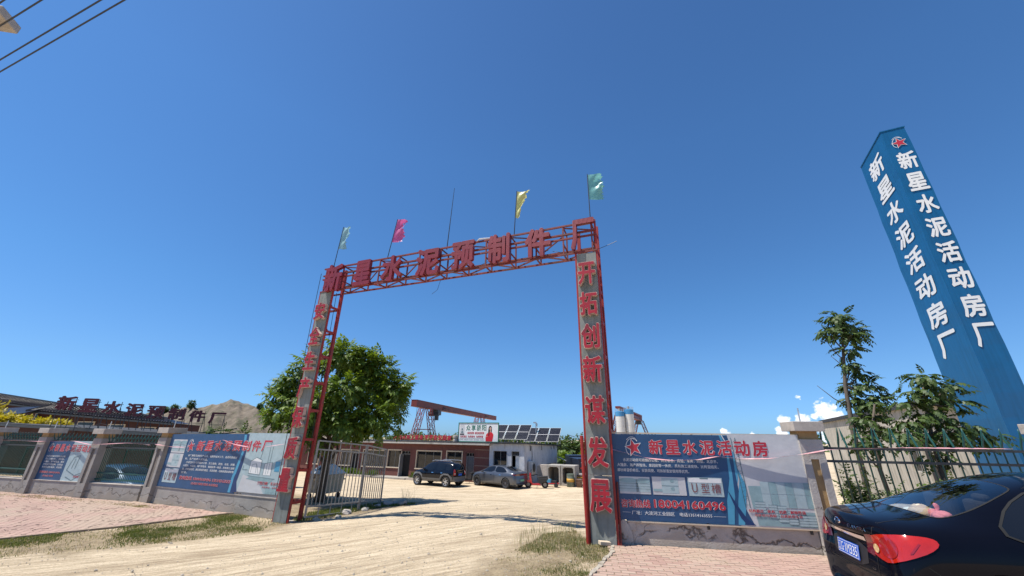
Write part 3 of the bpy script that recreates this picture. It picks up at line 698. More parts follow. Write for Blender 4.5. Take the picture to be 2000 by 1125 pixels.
def pillar(parent, x, z0, zt, w=.36, d=.36, y=-.05, strip='ochre', capw=.13):
    q = MB(); q.bb(x, x + w, y, y + d, z0 - .1, zt - .30)
    # recessed strip in the front: built as frame pieces
    q = MB(); e = .115
    q.bb(x, x + e, y, y + d, z0 - .1, zt - .30); q.bb(x + w - e, x + w, y, y + d, z0 - .1, zt - .30)
    q.bb(x + e, x + w - e, y + .001, y + d - .001, zt - .62, zt - .301); q.bb(x + e, x + w - e, y + .001, y + d - .001, z0 - .1, z0 + .42)
    p = q.build('pillar', M['plaster_left' if z0 < -.1 else 'plaster'], parent)
    q = MB(); q.bb(x + e, x + w - e, y + .03, y + d - .03, z0 + .42, zt - .62); q.build('recess', M[strip], p)
    q = MB(); q.bb(x + .03, x + w - .03, y + .03, y + d - .03, zt - .30, zt - .165); q.build('neck', M['ochre'], p)
    q = MB(); c = capw / 2; q.bb(x - c, x + w + c, y - c, y + d + c, zt - .165, zt); q.build('cap', M['cap_stone'], p, bevel=.008)
    q = MB(); q.tube((x + w / 2, y + d / 2, zt - .01), (x + w / 2 + .01, y + d / 2, zt + .24 if w > .33 else zt + .1), .012, n=6); q.build('rod', M['alu'], p)
    return p
def low_wall(parent, x0, x1, z0, zt, th=.24, y=.03):
    n_ = max(2, int((x1 - x0) / .5)); vs = []; fs = []
    q = MB(); q.bb(x0, x1, y, y + th, z0 - .15, zt); q.build('wall_base', M['plaster_left' if z0 < -.1 else 'plaster'], parent)
    q = MB(); q.bb(x0, x1, y - .015, y + th + .015, zt + .001, zt + .022); q.build('coping', M['cap_stone'], parent)
# right side
WRT = thing('boundary_wall', WR, wr_ang, 'low cracked plaster wall under the right banner with capped pillars', 'wall')
low_wall(WRT, .28, 3.32, 0, .35); low_wall(WRT, 3.70, 7.11, 0, .40)
pillar(WRT, 3.33, 0, 2.07); pillar(WRT, 7.12, 0, 2.07)
q = MB(); q.prism([(.10, -.1), (.36, -.1), (.33, .22), (.26, .36), (.20, .40), (.13, .36), (.10, .2)], -.02, .10); q.build('plaster_lump', M['plaster'], WRT)
q = MB(); q.bb(.28, .40, -.0, .028, .24, .36); q.build('loose_slab', M['cap_stone'], WRT)

def iron_fence(loc, rz, x0, x1, zr1, zr2, zr3, zr4, ztip, n, label, ang_lean=.0):
    t = thing('iron_fence', loc, rz, label, 'fence', 'green iron fence panels between the pillars')
    y = .15
    for z in (zr1, zr2, zr3, zr4):
        if z is None: continue
        q = MB(); q.bb(x0, x1, y - .02, y + .02, z - .02, z + .02); q.build('rail', M['dark_iron'] if z in (zr1, zr2) else M['green_iron'], t)
    zb = min(z for z in (zr3, zr4, zr1) if z is not None) - .06
    for i in range(n):
        x = x0 + (x1 - x0) * (i + .5) / n; s_ = -1 if i % 2 == 0 else 1
        pts = [(x, y, zb), (x, y, zr1 + .02)]; h = ztip - zr1; rs = [.012, .012]
        for u in (.2, .4, .6, .8, 1.0):
            pts.append((x, y + s_ * (.008 + .075 * math.sin(u * 1.45)), zr1 + .02 + h * u * (1 - .1 * u))); rs.append(.030 * (1 - u) + .003 if u > .5 else .017)
        pts[2] = (x, y + s_ * .02, pts[2][2])
        q = MB(); q.path(pts, rs, 6); q.build('bar', M['green_iron'], t, smooth=True)
    return t
iron_fence(WR, wr_ang, 3.70, 7.11, 1.63, 1.42, .55, None, 2.00, 25, 'green spear topped iron fence between two pillars behind the black sedan')
iron_fence(WR, wr_ang, 7.49, 10.2, 1.63, 1.42, .55, None, 2.00, 20, 'green iron fence running on past the second right pillar')

# left side
LW = Vector((-10.84, 13.1, 0)); lw_a = math.atan2(-.388, .922)
WL = thing('boundary_wall', LW, lw_a, 'low cracked plaster wall between the left gate column and first pillar', 'wall')
low_wall(WL, .04, 5.42, -.27, .17, y=.05); q = MB(); q.bb(.24, 5.40, .045, .29, .17, .26); q.build('wall_top', M['plaster'], WL)
pillar(WL, -.38, -.27, 1.86, w=.42, d=.42, y=-.06, strip='recess_grey')
L2 = Vector((-10.98, 13.14, 0)); l2a = math.atan2(-.66, 2.58)
WL2 = thing('boundary_wall', L2, l2a, 'grey plaster wall with four capped pillars carrying the left fence', 'wall')
for i in range(4):
    xa, xb = -.36 - 2.66 * (i + 1) + .38, -.36 - 2.66 * i - .02
    low_wall(WL2, xa, xb, -.27, .16, y=.03)
    pillar(WL2, -.36 - 2.66 * (i + 1) - .0, -.27, 1.80, w=.38, d=.40, y=-.06, strip='recess_grey')
for i, lab in ((0, 'dark green iron fence with parked cars seen through it'), (2, 'dark green iron fence left of the small blue banner'), (3, 'green iron fence at the far left edge of the picture')):
    iron_fence(L2, l2a, -.36 - 2.66 * (i + 1) + .39, -.36 - 2.66 * i - .03, 1.38, 1.22, .46, .28, 1.66, 30, lab)
iron_fence(L2, l2a, -.36 - 2.66 * 2 + .39, -.36 - 2.66 - .03, 1.38, 1.22, .46, .28, 1.66, 24, 'green iron fence partly covered by the small blue banner')

# ------------------------------------------------------------------ banners (printed sheets)
def sheet(parent, x0, x1, z0, z1, y, mat, name='sheet', wav=.006, th=.004, xb=None):
    nx_, nz_ = 24, 10; vs = []; fs = []
    for k in (0, 1):
        for j in range(nz_ + 1):
            for i in range(nx_ + 1):
                vs.append((x0 + (x1 - x0) * i / nx_, y + k * th, z0 + (z1 - z0) * j / nz_))
    o = (nx_ + 1) * (nz_ + 1)
    for j in range(nz_):
        for i in range(nx_):
            a = j * (nx_ + 1) + i; fs.append((a, a + 1, a + nx_ + 2, a + nx_ + 1)); fs.append((o + a, o + a + nx_ + 1, o + a + nx_ + 2, o + a + 1))
    q = MB(); q.add(vs, fs); q.bb(x0 + .0, x1 - .0, y + .0005, y + th - .0005, z0 - .001, z0 + .003); return q.build(name, mat, parent)
def poly(parent, name, pts, y, mat):
    q = MB(); q.poly([(x, y, z) for x, z in pts]); return q.build(name, mat, parent)
def rect(parent, name, x0, x1, z0, z1, y, mat): return poly(parent, name, [(x0, z0), (x1, z0), (x1, z1), (x0, z1)], y, mat)
def printed_photo_rings(p, x0, x1, z0, z1, y):
    w, h = x1 - x0, z1 - z0; o = rect(p, 'photo', x0, x1, z0, z1, y, M['grey_print'])
    for cx, s_ in ((.30, .50), (.80, .42)):
        q = MB(); X = x0 + cx * w; bw = s_ * w * .62
        q.poly([(max(x0, X - bw), y - .0015, z0 + .12 * h), (min(x1, X + bw), y - .0015, z0 + .12 * h), (min(x1, X + bw * 1.02), y - .0015, z0 + .78 * h), (max(x0, X - bw * 1.02), y - .0015, z0 + .78 * h)])
        q.build('photo_ring', M['teal_pale'], o)
        q = MB(); pts = [(min(x1, max(x0, X + bw * math.cos(a))), y - .003, z0 + h * (.78 + .14 * math.sin(a))) for a in np.linspace(0, 2 * math.pi, 18)[:-1]]; q.poly(pts); q.build('photo_rim', M['teal_print'], o)
        q = MB()
        for k in (.3, .45, .6): q.poly([(max(x0, X - bw), y - .004, z0 + k * h), (min(x1, X + bw), y - .004, z0 + (k - .02) * h), (min(x1, X + bw), y - .004, z0 + (k + .0) * h), (max(x0, X - bw), y - .004, z0 + (k + .02) * h)])
        q.build('photo_line', M['teal_dark'], o)
def printed_photo_block(p, x0, x1, z0, z1, y):
    w, h = x1 - x0, z1 - z0; o = rect(p, 'photo', x0, x1, z0, z1, y, M['grey_print'])
    rect(o, 'photo_box', x0 + .28 * w, x0 + .78 * w, z0 + .1 * h, z0 + .95 * h, y - .0015, M['teal_pale'])
    rect(o, 'photo_line', x0 + .28 * w, x0 + .78 * w, z0 + .5 * h, z0 + .525 * h, y - .003, M['teal_dark'])
    rect(o, 'photo_base', x0 + .02 * w, x0 + .28 * w, z0 + .18 * h, z0 + .32 * h, y - .003, M['teal_print'])
    q = MB()
    for cz in (.78, .35): q.poly([(x0 + w * (.6 + .06 * math.cos(a)), y - .003, z0 + h * (cz + .09 * math.sin(a))) for a in np.linspace(0, 2 * math.pi, 14)[:-1]])
    q.build('photo_hole', M['teal_print'], o)
def printed_photo_u(p, x0, x1, z0, z1, y):
    w, h = x1 - x0, z1 - z0; o = rect(p, 'photo', x0, x1, z0, z1, y, M['teal_pale'])
    rect(o, 'photo_top', x0 + .03 * w, x1 - .03 * w, z0 + .72 * h, z0 + .96 * h, y - .0015, M['white_print'])
    rect(o, 'photo_dark', x0 + .36 * w, x0 + .6 * w, z0 + .92 * h, z0 + .98 * h, y - .003, M['teal_dark'])
    for ch, a, b_ in (('U', .10, .26), ('型', .37, .60), ('槽', .66, .93)):
        link('photo_lettering', fit_mesh(glyph_mesh(ch, .004, 0, 2), x0 + a * w, x0 + b_ * w, z0 + .18 * h, z0 + .68 * h, y - .004), o, M['brown_ink'])

BR = thing('printed_banner', WR, wr_ang, 'blue and grey printed banner right of gate with three small photos and phone numbers', 'banner')
sheet(BR, .055, 2.14, .40, 1.82, -.010, M['blue_print'], 'sheet_blue')
sheet(BR, 2.14, 3.33, .385, 1.84, -.010, M['grey_print'], 'sheet_grey')
q = MB(); q.bb(.05, 3.335, -.004, .012, 1.825, 1.850); q.bb(3.325, 3.345, -.006, .02, .38, 1.85); q.bb(.27, 3.33, -.012, .02, .362, .382); q.build('batten', M['cream'], BR)
q = MB(); q.bb(.08, .10, .01, .05, .3, 1.8); q.bb(3.2, 3.24, .01, .05, .3, 1.8); q.bb(1.6, 1.64, .01, .05, .3, 1.8); q.build('backing_post', M['dark_iron'], BR)
star_emblem(.465, 1.585, .155, -.014, BR)
for i, ch in enumerate('新星水泥活动房'):
    xa = .765 + i * .297; flat_text('title', ch, xa, xa + .255, 1.475 - .006 * i * 0, 1.725 + .002 * i, -.014, M['red_print'], BR, .03, .030, M['white_print'])
for i, (tx, a, b_) in enumerate((('水泥活动房可用做办公楼、员工宿舍、宾馆、车库、别墅、北京平、', .28, 1.93), ('大篷房、海产养殖场、果园房等一体房。具有施工速度快、比砖混结实、', .17, 1.93), ('即比砖混价格低、安装简便、可拆卸重复使用等优势。', .17, 1.42))):
    flat_text('small_text', tx, a, b_, 1.345 - i * .087, 1.40 - i * .087, -.014, M['white_print'], BR, .012, res=1)
printed_photo_rings(BR, .18, .72, .81, 1.09, -.014); printed_photo_block(BR, .76, 1.33, .81, 1.10, -.014); printed_photo_u(BR, 1.37, 1.95, .81, 1.11, -.014)
flat_text('hotline', '咨询热线', .18, .69, .59, .725, -.014, M['red_print'], BR, .03, .03, M['white_print'])
flat_text('phone_number', '18004160496', .75, 1.94, .60, .735, -.014, M['red_print'], BR, .03, .025, M['white_print'])
flat_text('address', '厂址：大凌河工业园区　电话13514163555', .36, 1.70, .485, .545, -.014, M['white_print'], BR, .014, res=1)
rect(BR, 'print_line', .20, .34, .515, .519, -.014, M['white_print']); rect(BR, 'print_line', 1.72, 1.92, .505, .509, -.014, M['white_print'])
# the swooping ribbons between blue and grey
def swoosh(p, name, L_, R_, y, mat):
    q = MB(); vs = []
    for (x, z) in L_: vs.append((x, y, z))
    n_ = len(L_)
    for (x, z) in R_: vs.append((x, y, z))
    q.add(vs, [(i, i + 1, n_ + i + 1, n_ + i) for i in range(n_ - 1)]); q.build(name, mat, p)
swoosh(BR, 'print_ribbon', [(2.02, 1.82), (2.10, 1.5), (2.08, 1.1), (1.98, .75), (1.94, .40)], [(2.05, 1.82), (2.24, 1.5), (2.22, 1.1), (2.10, .75), (2.04, .40)], -.0125, M['cyan_print'])
swoosh(BR, 'print_ribbon', [(2.06, 1.82), (2.13, 1.5), (2.14, 1.2), (2.12, .8), (2.05, .40)], [(2.16, 1.82), (2.20, 1.5), (2.19, 1.2), (2.20, .8), (2.36, .40)], -.0135, M['blue_print'])
swoosh(BR, 'print_ribbon', [(2.20, 1.35), (2.24, 1.1), (2.16, .75), (2.10, .40)], [(2.22, 1.35), (2.33, 1.0), (2.28, .7), (2.20, .40)], -.0145, M['cyan_print'])
swoosh(BR, 'print_ribbon', [(2.02, .9), (2.08, .7), (2.16, .5), (2.24, .40)], [(2.03, .9), (2.13, .7), (2.25, .5), (2.38, .40)], -.0155, M['navy_print'])
swoosh(BR, 'print_ribbon', [(2.06, 1.82), (2.11, 1.7)], [(2.075, 1.82), (2.125, 1.7)], -.0155, M['white_print'])
# printed yard picture
poly(BR, 'picture_ground', [(2.42, .40), (3.32, .40), (3.32, .62), (2.40, .66)], -.0125, M['teal_print'])
poly(BR, 'picture_shed', [(2.38, .66), (2.62, .70), (2.60, 1.0), (2.36, 1.0)], -.0130, M['teal_print'])
X = 2.56; k = 0
for w in (.13, .12, .13, .12, .16, .14):
    for zz, (za, zb) in enumerate(((.68, .88), (.885, 1.07))):
        poly(BR, 'picture_block', [(X, za), (X + w, za - .0), (X + w, zb), (X, zb)], -.0140, M['teal_pale'] if k % 2 == 0 else M['teal_print'])
    X += w + .004; k += 1
q = MB()
for xa in (2.26, 2.33): q.poly([(xa, -.0145, .66), (xa + .012, -.0145, .66), (xa + .012 - .05, -.0145, 1.78), (xa - .05, -.0145, 1.78)])
for i in range(16):
    z = .7 + i * .066; x = 2.265 - .045 * (z - .66) / 1.1; q.poly([(x, -.0145, z), (x + .075, -.0145, z + (.05 if i % 2 else 0)), (x + .075, -.0145, z + .006 + (.05 if i % 2 else 0)), (x, -.0145, z + .006)])
q.build('picture_mast', M['teal_dark'], BR)
for (cx, zb, nr, w) in ((2.50, .60, 4, .16), (2.70, .52, 5, .14), (2.83, .47, 6, .15), (2.98, .44, 5, .16), (3.12, .42, 4, .16), (3.26, .42, 4, .12)):
    for i in range(nr):
        z = zb + i * .040
        q = MB(); q.poly([(cx - w / 2, -.0155, z + .004), (cx - w / 4, -.0155, z - .006), (cx + w / 4, -.0155, z - .006), (cx + w / 2, -.0155, z + .004), (cx + w / 2 + .004, -.0155, z + .034), (cx - w / 2 - .004, -.0155, z + .034)])
        q.build('picture_ring', M['teal_pale'], BR)
    q = MB()
    for i in range(nr + 1): q.poly([(cx - w / 2, -.0165, zb + i * .04 - .005), (cx + w / 2, -.0165, zb + i * .04 - .005), (cx + w / 2, -.0165, zb + i * .04), (cx - w / 2, -.0165, zb + i * .04)])
    q.build('picture_line', M['teal_dark'], BR)
flat_text('slogan', '结构稳定　防火　抗震　耐候性强', 2.30, 3.18, .595, .645, -.018, M['red_print'], BR, .03, .03, M['white_print'], res=1)
flat_text('slogan', '可移动可拆卸　品质就是生命', 2.38, 3.12, .535, .58, -.018, M['red_print'], BR, .02, .03, M['white_print'], res=1)

BL = thing('printed_banner', LW, lw_a, 'wide blue and pale printed banner left of the gate between pillar and column', 'banner')
sheet(BL, .12, 3.66, .20, 1.67, .030, M['blue_print'], 'sheet_blue'); sheet(BL, 3.66, 5.40, .26, 1.74, .030, M['teal_pale'], 'sheet_pale')
poly(BL, 'sheet_top', [(.12, 1.67), (3.66, 1.67), (3.66, 1.715)], .032, M['blue_print'])
star_emblem(1.20, 1.33, .17, .026, BL)
for i, ch in enumerate('新星水泥预制件厂'):
    xa = 1.50 + i * .407; flat_text('title', ch, xa, xa + .34, 1.22 + .008 * i, 1.50 + .008 * i, .026, M['red_print'], BL, .03, .03, M['white_print'], italic=.12)
for z0_, z1_, fn in ((1.14, 1.52, printed_photo_rings), (.74, 1.12, printed_photo_block), (.32, .71, printed_photo_u)): fn(BL, .30, .98, z0_, z1_, .026)
for i, (tx, a, b_) in enumerate((('　本厂拥有先进的生产设备，雄厚的技术工艺，选用优质原材', 1.22, 3.45), ('料，生产各类水泥制品。', 1.12, 2.2), ('　水泥活动房可用做办公楼、员工宿舍、宾馆、车库、别墅、', 1.22, 3.45), ('大篷房、大温房、海产养殖场、果园房等一体房，具有施工速度', 1.12, 3.45), ('快，比砖混结实，即比砖混价格低，安装简便、可拆卸重复使用等', 1.12, 3.45), ('优势。', 1.12, 1.4))):
    flat_text('small_text', tx, a, b_, 1.055 - i * .092, 1.115 - i * .092, .026, M['white_print'], BL, .012, res=1)
flat_text('hotline', '咨询热线 18004160496 13514163555', 1.10, 3.44, .43, .53, .026, M['red_print'], BL, .03, .04, M['white_print'], res=1)
flat_text('small_text', '·活动房·围墙·管道·水泥制品·', 1.70, 2.96, .33, .39, .026, M['red_print'], BL, .02, .04, M['white_print'], res=1)
swoosh(BL, 'print_ribbon', [(3.52, 1.69), (3.60, 1.3), (3.50, .9), (3.42, .6), (3.40, .22)], [(3.62, 1.69), (3.72, 1.3), (3.64, .9), (3.52, .6), (3.50, .22)], .0275, M['cyan_print'])
swoosh(BL, 'print_ribbon', [(3.62, 1.71), (3.68, 1.3), (3.60, .9), (3.52, .5), (3.52, .24)], [(3.72, 1.71), (3.76, 1.3), (3.74, .9), (3.66, .5), (3.76, .24)], .0265, M['navy_print'])
# printed factory drawing
q = MB()
def ln(x0, z0, x1, z1, w=.012, y=.0265):
    d = Vector((x1 - x0, z1 - z0)); d.normalize(); nx_, nz_ = -d.y * w / 2, d.x * w / 2
    q.poly([(x0 + nx_, y, z0 + nz_), (x0 - nx_, y, z0 - nz_), (x1 - nx_, y, z1 - nz_), (x1 + nx_, y, z1 + nz_)])
for a in ((4.05, .72, 4.05, 1.02), (4.05, 1.02, 4.25, 1.12), (4.25, 1.12, 4.48, 1.06), (4.48, 1.06, 4.5, .70), (4.05, .72, 4.5, .70), (4.12, .74, 4.14, .94), (4.14, .94, 4.30, .96), (4.30, .96, 4.33, .74), (3.78, .80, 4.0, .80), (3.78, .80, 3.80, .90), (4.62, .70, 4.62, .98), (4.62, .98, 4.9, 1.02), (4.9, 1.02, 4.92, .70), (4.05, .66, 5.1, .62), (4.3, .96, 4.44, .72), (4.72, .72, 4.70, 1.55), (4.80, .74, 4.80, 1.4), (4.40, 1.08, 4.46, 1.5)): ln(*a)
q.build('picture_drawing', M['teal_dark'], BL)
poly(BL, 'picture_base', [(4.0, .58), (4.9, .50), (5.05, .60), (4.2, .66)], .0270, M['teal_print'])
rect(BL, 'picture_tank', 5.02, 5.2, .80, 1.04, .0265, M['cyan_print'])
rect(BL, 'picture_patch', 4.85, 5.38, .27, .42, .0275, M['teal_print'])
poly(BL, 'picture_road', [(3.76, .26), (4.8, .26), (4.5, .55), (3.85, .68)], .0285, M['grey_print'])
poly(BL, 'picture_wall', [(4.06, .71), (4.49, .70), (4.47, 1.05), (4.25, 1.11), (4.06, 1.01)], .0275, M['white_print'])
poly(BL, 'picture_wall', [(4.63, .70), (4.91, .70), (4.89, 1.01), (4.63, .97)], .0275, M['white_print'])
flat_text('slogan', '只管口碑　不计代价', 4.50, 5.38, .47, .55, .024, M['red_print'], BL, .02, .03, M['white_print'], res=1)
flat_text('slogan', '质量保证　信誉第一', 4.70, 5.38, .40, .44, .024, M['red_print'], BL, .01, res=1)

BS = thing('printed_banner', L2, l2a, 'small blue and white printed banner hung between two left fence pillars', 'banner')
xa, xb = -.36 - 2.66 * 2 + .40, -.36 - 2.66 - .06
sheet(BS, xa, xa + 1.22, .17, 1.38, .06, M['blue_print'], 'sheet_blue'); sheet(BS, xa + 1.22, xb, .17, 1.40, .06, M['teal_pale'], 'sheet_pale')
star_emblem(xa + .20, 1.16, .13, .056, BS)
for i, ch in enumerate('新星水泥活动房'):
    x = xa + .38 + i * .265; flat_text('title', ch, x, x + .225, 1.06, 1.29, .056, M['red_print'], BS, .03, .04, M['white_print'])
for i in range(5): flat_text('small_text', ('水泥活动房可用做办公楼、', '员工宿舍、宾馆、', '大篷房、海产养殖场、果园', '具有施工速度快、比砖混', '即比砖混价格低、安装简')[i], xa + .12, xa + 1.08, .88 - i * .085, .935 - i * .085, .056, M['white_print'], BS, .012, res=1)
flat_text('hotline', '咨询热线 18004160496', xa + .10, xa + 1.10, .38, .45, .056, M['red_print'], BS, .03, .04, M['white_print'], res=1)
flat_text('small_text', '·活动房·围墙·', xa + .3, xa + .85, .28, .33, .056, M['red_print'], BS, .02, .04, M['white_print'], res=1)
q = MB()
for (a, b_, c_, d_) in ((1.35, .5, 1.5, .9), (1.5, .9, 1.75, .95), (1.75, .95, 1.7, .55), (1.35, .5, 1.8, .35), (1.8, .35, 2.1, .45), (1.55, .55, 1.6, .85), (1.4, .3, 1.75, .2), (1.75, .2, 2.05, .38)): ln(xa + a, b_, xa + c_, d_, .02, .056)
q.build('picture_drawing', M['teal_dark'], BS)
flat_text('slogan', '质量第一', xb - .42, xb - .08, .29, .35, .054, M['red_print'], BS, .02, res=1)

# pink and white tape strung along walls and fence
M['tape'] = pm('tape', (.60, .30, .32), .4, var=.25, scale=3, col2=(.70, .60, .58), c2w=.42)
def tape(name, loc, rz, pts, label, w=.04, tilt=.12):
    ps = []
    for i in range(len(pts) - 1):
        a, b_ = Vector(pts[i]), Vector(pts[i + 1])
        for t in np.linspace(0, 1, 10)[:-1]: ps.append(a.lerp(b_, t))
    ps.append(Vector(pts[-1])); vs = []
    sm = [ps[0]] + [(ps[i - 1] + ps[i] * 2 + ps[i + 1]) / 4 for i in range(1, len(ps) - 1)] + [ps[-1]]
    for i, p in enumerate(sm):
        an = tilt + .3 * math.sin(i * .35); dy, dz = math.cos(an) * w / 2, math.sin(an) * w / 2
        vs += [(p.x, p.y - dy, p.z - dz), (p.x, p.y + dy, p.z + dz)]
    q = MB(); q.add(vs, [(2 * i, 2 * i + 1, 2 * i + 3, 2 * i + 2) for i in range(len(sm) - 1)])
    me = q.mesh(name); o = link(name, me, None, M['tape'], loc); o.rotation_euler = (0, 0, rz)
    sd = o.modifiers.new('thick', 'SOLIDIFY'); sd.thickness = .0012
    return tag(o, label, 'tape')
tape('ribbon_tape', WR, wr_ang, [(-.02, -.10, 1.57), (.3, -.08, 1.50), (.7, -.06, 1.41), (1.15, -.05, 1.375), (1.6, -.035, 1.40), (1.93, -.03, 1.46), (2.33, -.045, 1.43), (2.8, -.07, 1.45), (3.35, -.10, 1.535), (3.74, -.10, 1.61), (5.0, .1, 1.66), (6.6, .1, 1.67)], 'pink and white tape sagging across the right banner and fence')
tape('ribbon_tape', LW, lw_a, [(-.38, -.10, 1.36), (.1, -.14, 1.34), (.6, -.16, 1.31), (1.2, -.12, 1.31), (1.9, -.06, 1.38), (2.70, -.012, 1.54), (3.3, -.05, 1.43), (3.98, -.08, 1.37), (4.7, -.10, 1.40), (5.40, -.06, 1.49)], 'pink and white tape peaking across the left banner')
tape('ribbon_tape', L2, l2a, [(-9.0, -.12, 1.3), (-8.3, -.1, 1.38), (-5.7, -.1, 1.36), (-5.3, -.1, 1.37), (-4, -.0, 1.40), (-3.0, -.1, 1.30), (-2.6, -.1, 1.32), (-1.5, 0, 1.38), (-.4, -.1, 1.34)], 'faded tape strung from pillar to pillar along the left fence')

# ------------------------------------------------------------------ blue pylon sign
TB = Vector((10.46, 8.49, 0)); d1 = (Vector((11.23, 9.98, 0)) - TB); d2 = (Vector((10.93, 8.26, 0)) - TB); w1, w2 = d1.length, d2.length
ta = math.atan2(d2.y, d2.x)                     # local x along the narrow face, local y along the wide one
TW = thing('pylon_sign', TB, ta, 'tall blue rectangular pylon sign with white characters on two faces', 'sign')
nz_ = 20
q = MB(); vs = []; loop = []
for j in range(nz_ + 1):
    z = -.3 + 10.3 * j / nz_
    for (x, y) in ((0, 0), (w2 / 2, 0), (w2, 0), (w2, w1 / 2), (w2, w1), (w2 / 2, w1), (0, w1), (0, w1 / 2)):
        vs.append((x + .008 * math.sin(j * 2.3 + x * 5), y + .008 * math.sin(j * 1.7 + y * 3), z))
fs = [(8 * j + k, 8 * j + (k + 1) % 8, 8 * (j + 1) + (k + 1) % 8, 8 * (j + 1) + k) for j in range(nz_) for k in range(8)] + [tuple(8 * nz_ + k for k in range(8))]
q.add(vs, fs); q.build('body', M['tower_blue'], TW)
q = MB(); q.bb(-.01, w2 + .01, -.01, w1 + .01, 10.0, 10.03); q.build('top_frame', M['tower_blue'], TW)
for i, ch in enumerate('新星水泥活动房厂'):
    H = .555; z = 8.93 - .697 * i
    link('letter', fit_mesh(glyph_mesh(ch, .030, 0, 2), .10, w2 - .035, z - H / 2, z + H / 2, -.010), TW, M['white_print'])
    z = 9.385 - .765 * i; H = .60
    me = fit_mesh(glyph_mesh(ch, .030, 0, 2), -1.28, -.37, z - H / 2, z + H / 2, 0)
    for v in me.vertices: v.co = Vector((-.010 + v.co.y, -v.co.x, v.co.z))
    link('letter', me, TW, M['white_print'])
star_emblem(w2 * .5, 9.52, .17, -.012, TW)
# ------------------------------------------------------------------ foliage
def leaf_template(kind):
    """list of quads (4 points each) of one compound leaf along +x, z up"""
    T = []
    def leaflet(base, d, l, w, nrm):
        d = d.normalized(); s_ = nrm.cross(d).normalized()
        T.append([base, base + d * l * .45 + s_ * w + nrm * -.0, base + d * l - nrm * l * .18, base + d * l * .45 - s_ * w])
    if kind == 'walnut': n, Ls, ll, lw, dr = 3, .34, .17, .042, .35
    elif kind == 'ailanthus': n, Ls, ll, lw, dr = 4, .30, .145, .048, 1.05
    elif kind == 'shrub': n, Ls, ll, lw, dr = 3, .16, .06, .018, .25
    else: n, Ls, ll, lw, dr = 1, .3, .22, .08, .2
    def pt(t): return Vector((Ls * t * (1 - .12 * t * t * dr), 0, -dr * Ls * t * t * .8 + .12 * Ls * t))
    for i in range(n):
        t = (i + .9) / (n + .4); p = pt(t); tan = (pt(t + .02) - pt(t - .02)).normalized(); up = Vector((-tan.z, 0, tan.x))
        for s_ in (-1, 1):
            d = tan * .55 + Vector((0, s_, 0)) * .85 - up * .30
            leaflet(p, d, ll * (1 - .35 * abs(t - .45)), lw, up)
    leaflet(pt(.98), pt(1.02) - pt(.96), ll * .95, lw, Vector((0, 0, 1)))
    if kind in ('walnut', 'ailanthus'):
        a, b_ = pt(0), pt(1); T.append([a, (a + b_) / 2 + Vector((0, .004, 0)), b_, (a + b_) / 2 - Vector((0, .004, 0))])
    return np.array([[list(p) for p in q_] for q_ in T])
_T = {k: leaf_template(k) for k in ('walnut', 'ailanthus', 'shrub', 'plain')}
def leaves_mesh(name, P, D, S_, kind, mat, parent, seed=0, upbias=.35):
    """P positions, D outward directions, S_ sizes"""
    r = np.random.default_rng(seed); T = _T[kind]; n = len(P); D = D / (np.linalg.norm(D, axis=1, keepdims=True) + 1e-9)
    X = D.copy(); Z = np.tile([0., 0, 1], (n, 1)) + r.normal(0, .30, (n, 3)); Z -= X * (Z * X).sum(1, keepdims=True); Z /= np.linalg.norm(Z, axis=1, keepdims=True) + 1e-9
    Y = np.cross(Z, X)
    t = T.reshape(-1, 3)
    V = P[:, None, :] + S_[:, None, None] * (t[None, :, 0:1] * X[:, None, :] + t[None, :, 1:2] * Y[:, None, :] + t[None, :, 2:3] * Z[:, None, :])
    V = V.reshape(-1, 3); nf = len(V) // 4
    me = bpy.data.meshes.new(name); me.vertices.add(len(V)); me.vertices.foreach_set('co', V.ravel())
    me.loops.add(nf * 4); me.loops.foreach_set('vertex_index', np.arange(nf * 4, dtype=np.int32))
    me.polygons.add(nf); me.polygons.foreach_set('loop_start', np.arange(0, nf * 4, 4, dtype=np.int32))
    me.update(calc_edges=True); me.validate()
    return link(name, me, parent, mat)
def clump_points(clumps, n, r, shell=.55):
    P = []; D = []
    tot = sum(c[3] ** 2 * (c[4] if len(c) > 4 else 1) for c in clumps)
    for c in clumps:
        k = max(6, int(n * c[3] ** 2 * (c[4] if len(c) > 4 else 1) / tot)); d = r.normal(0, 1, (k, 3)); d[:, 2] = d[:, 2] * .9 + .15; d /= np.linalg.norm(d, axis=1, keepdims=True)
        rad = c[3] * (shell + (1 - shell) * r.random(k) ** .6) * (.75 + .5 * r.random(k) ** 2)
        P.append(np.array(c[:3]) + d * rad[:, None] * np.array([1, 1, .8])); D.append(d + r.normal(0, .35, (k, 3)) + [0, 0, -.12])
    return np.concatenate(P), np.concatenate(D)
def limb(q, a, b_, r0, r1, r, bend=.12, n=5):
    a, b_ = Vector(a), Vector(b_); L_ = (b_ - a).length; pts = []; rs = []
    for i in range(n + 1):
        t = i / n; p = a.lerp(b_, t); w = math.sin(math.pi * t) * bend * L_
        pts.append(p + Vector((r.normal(0, .5) * w, r.normal(0, .5) * w, abs(r.normal(0, .4)) * w))); rs.append(r0 + (r1 - r0) * t)
    q.path(pts, rs, 7); return pts

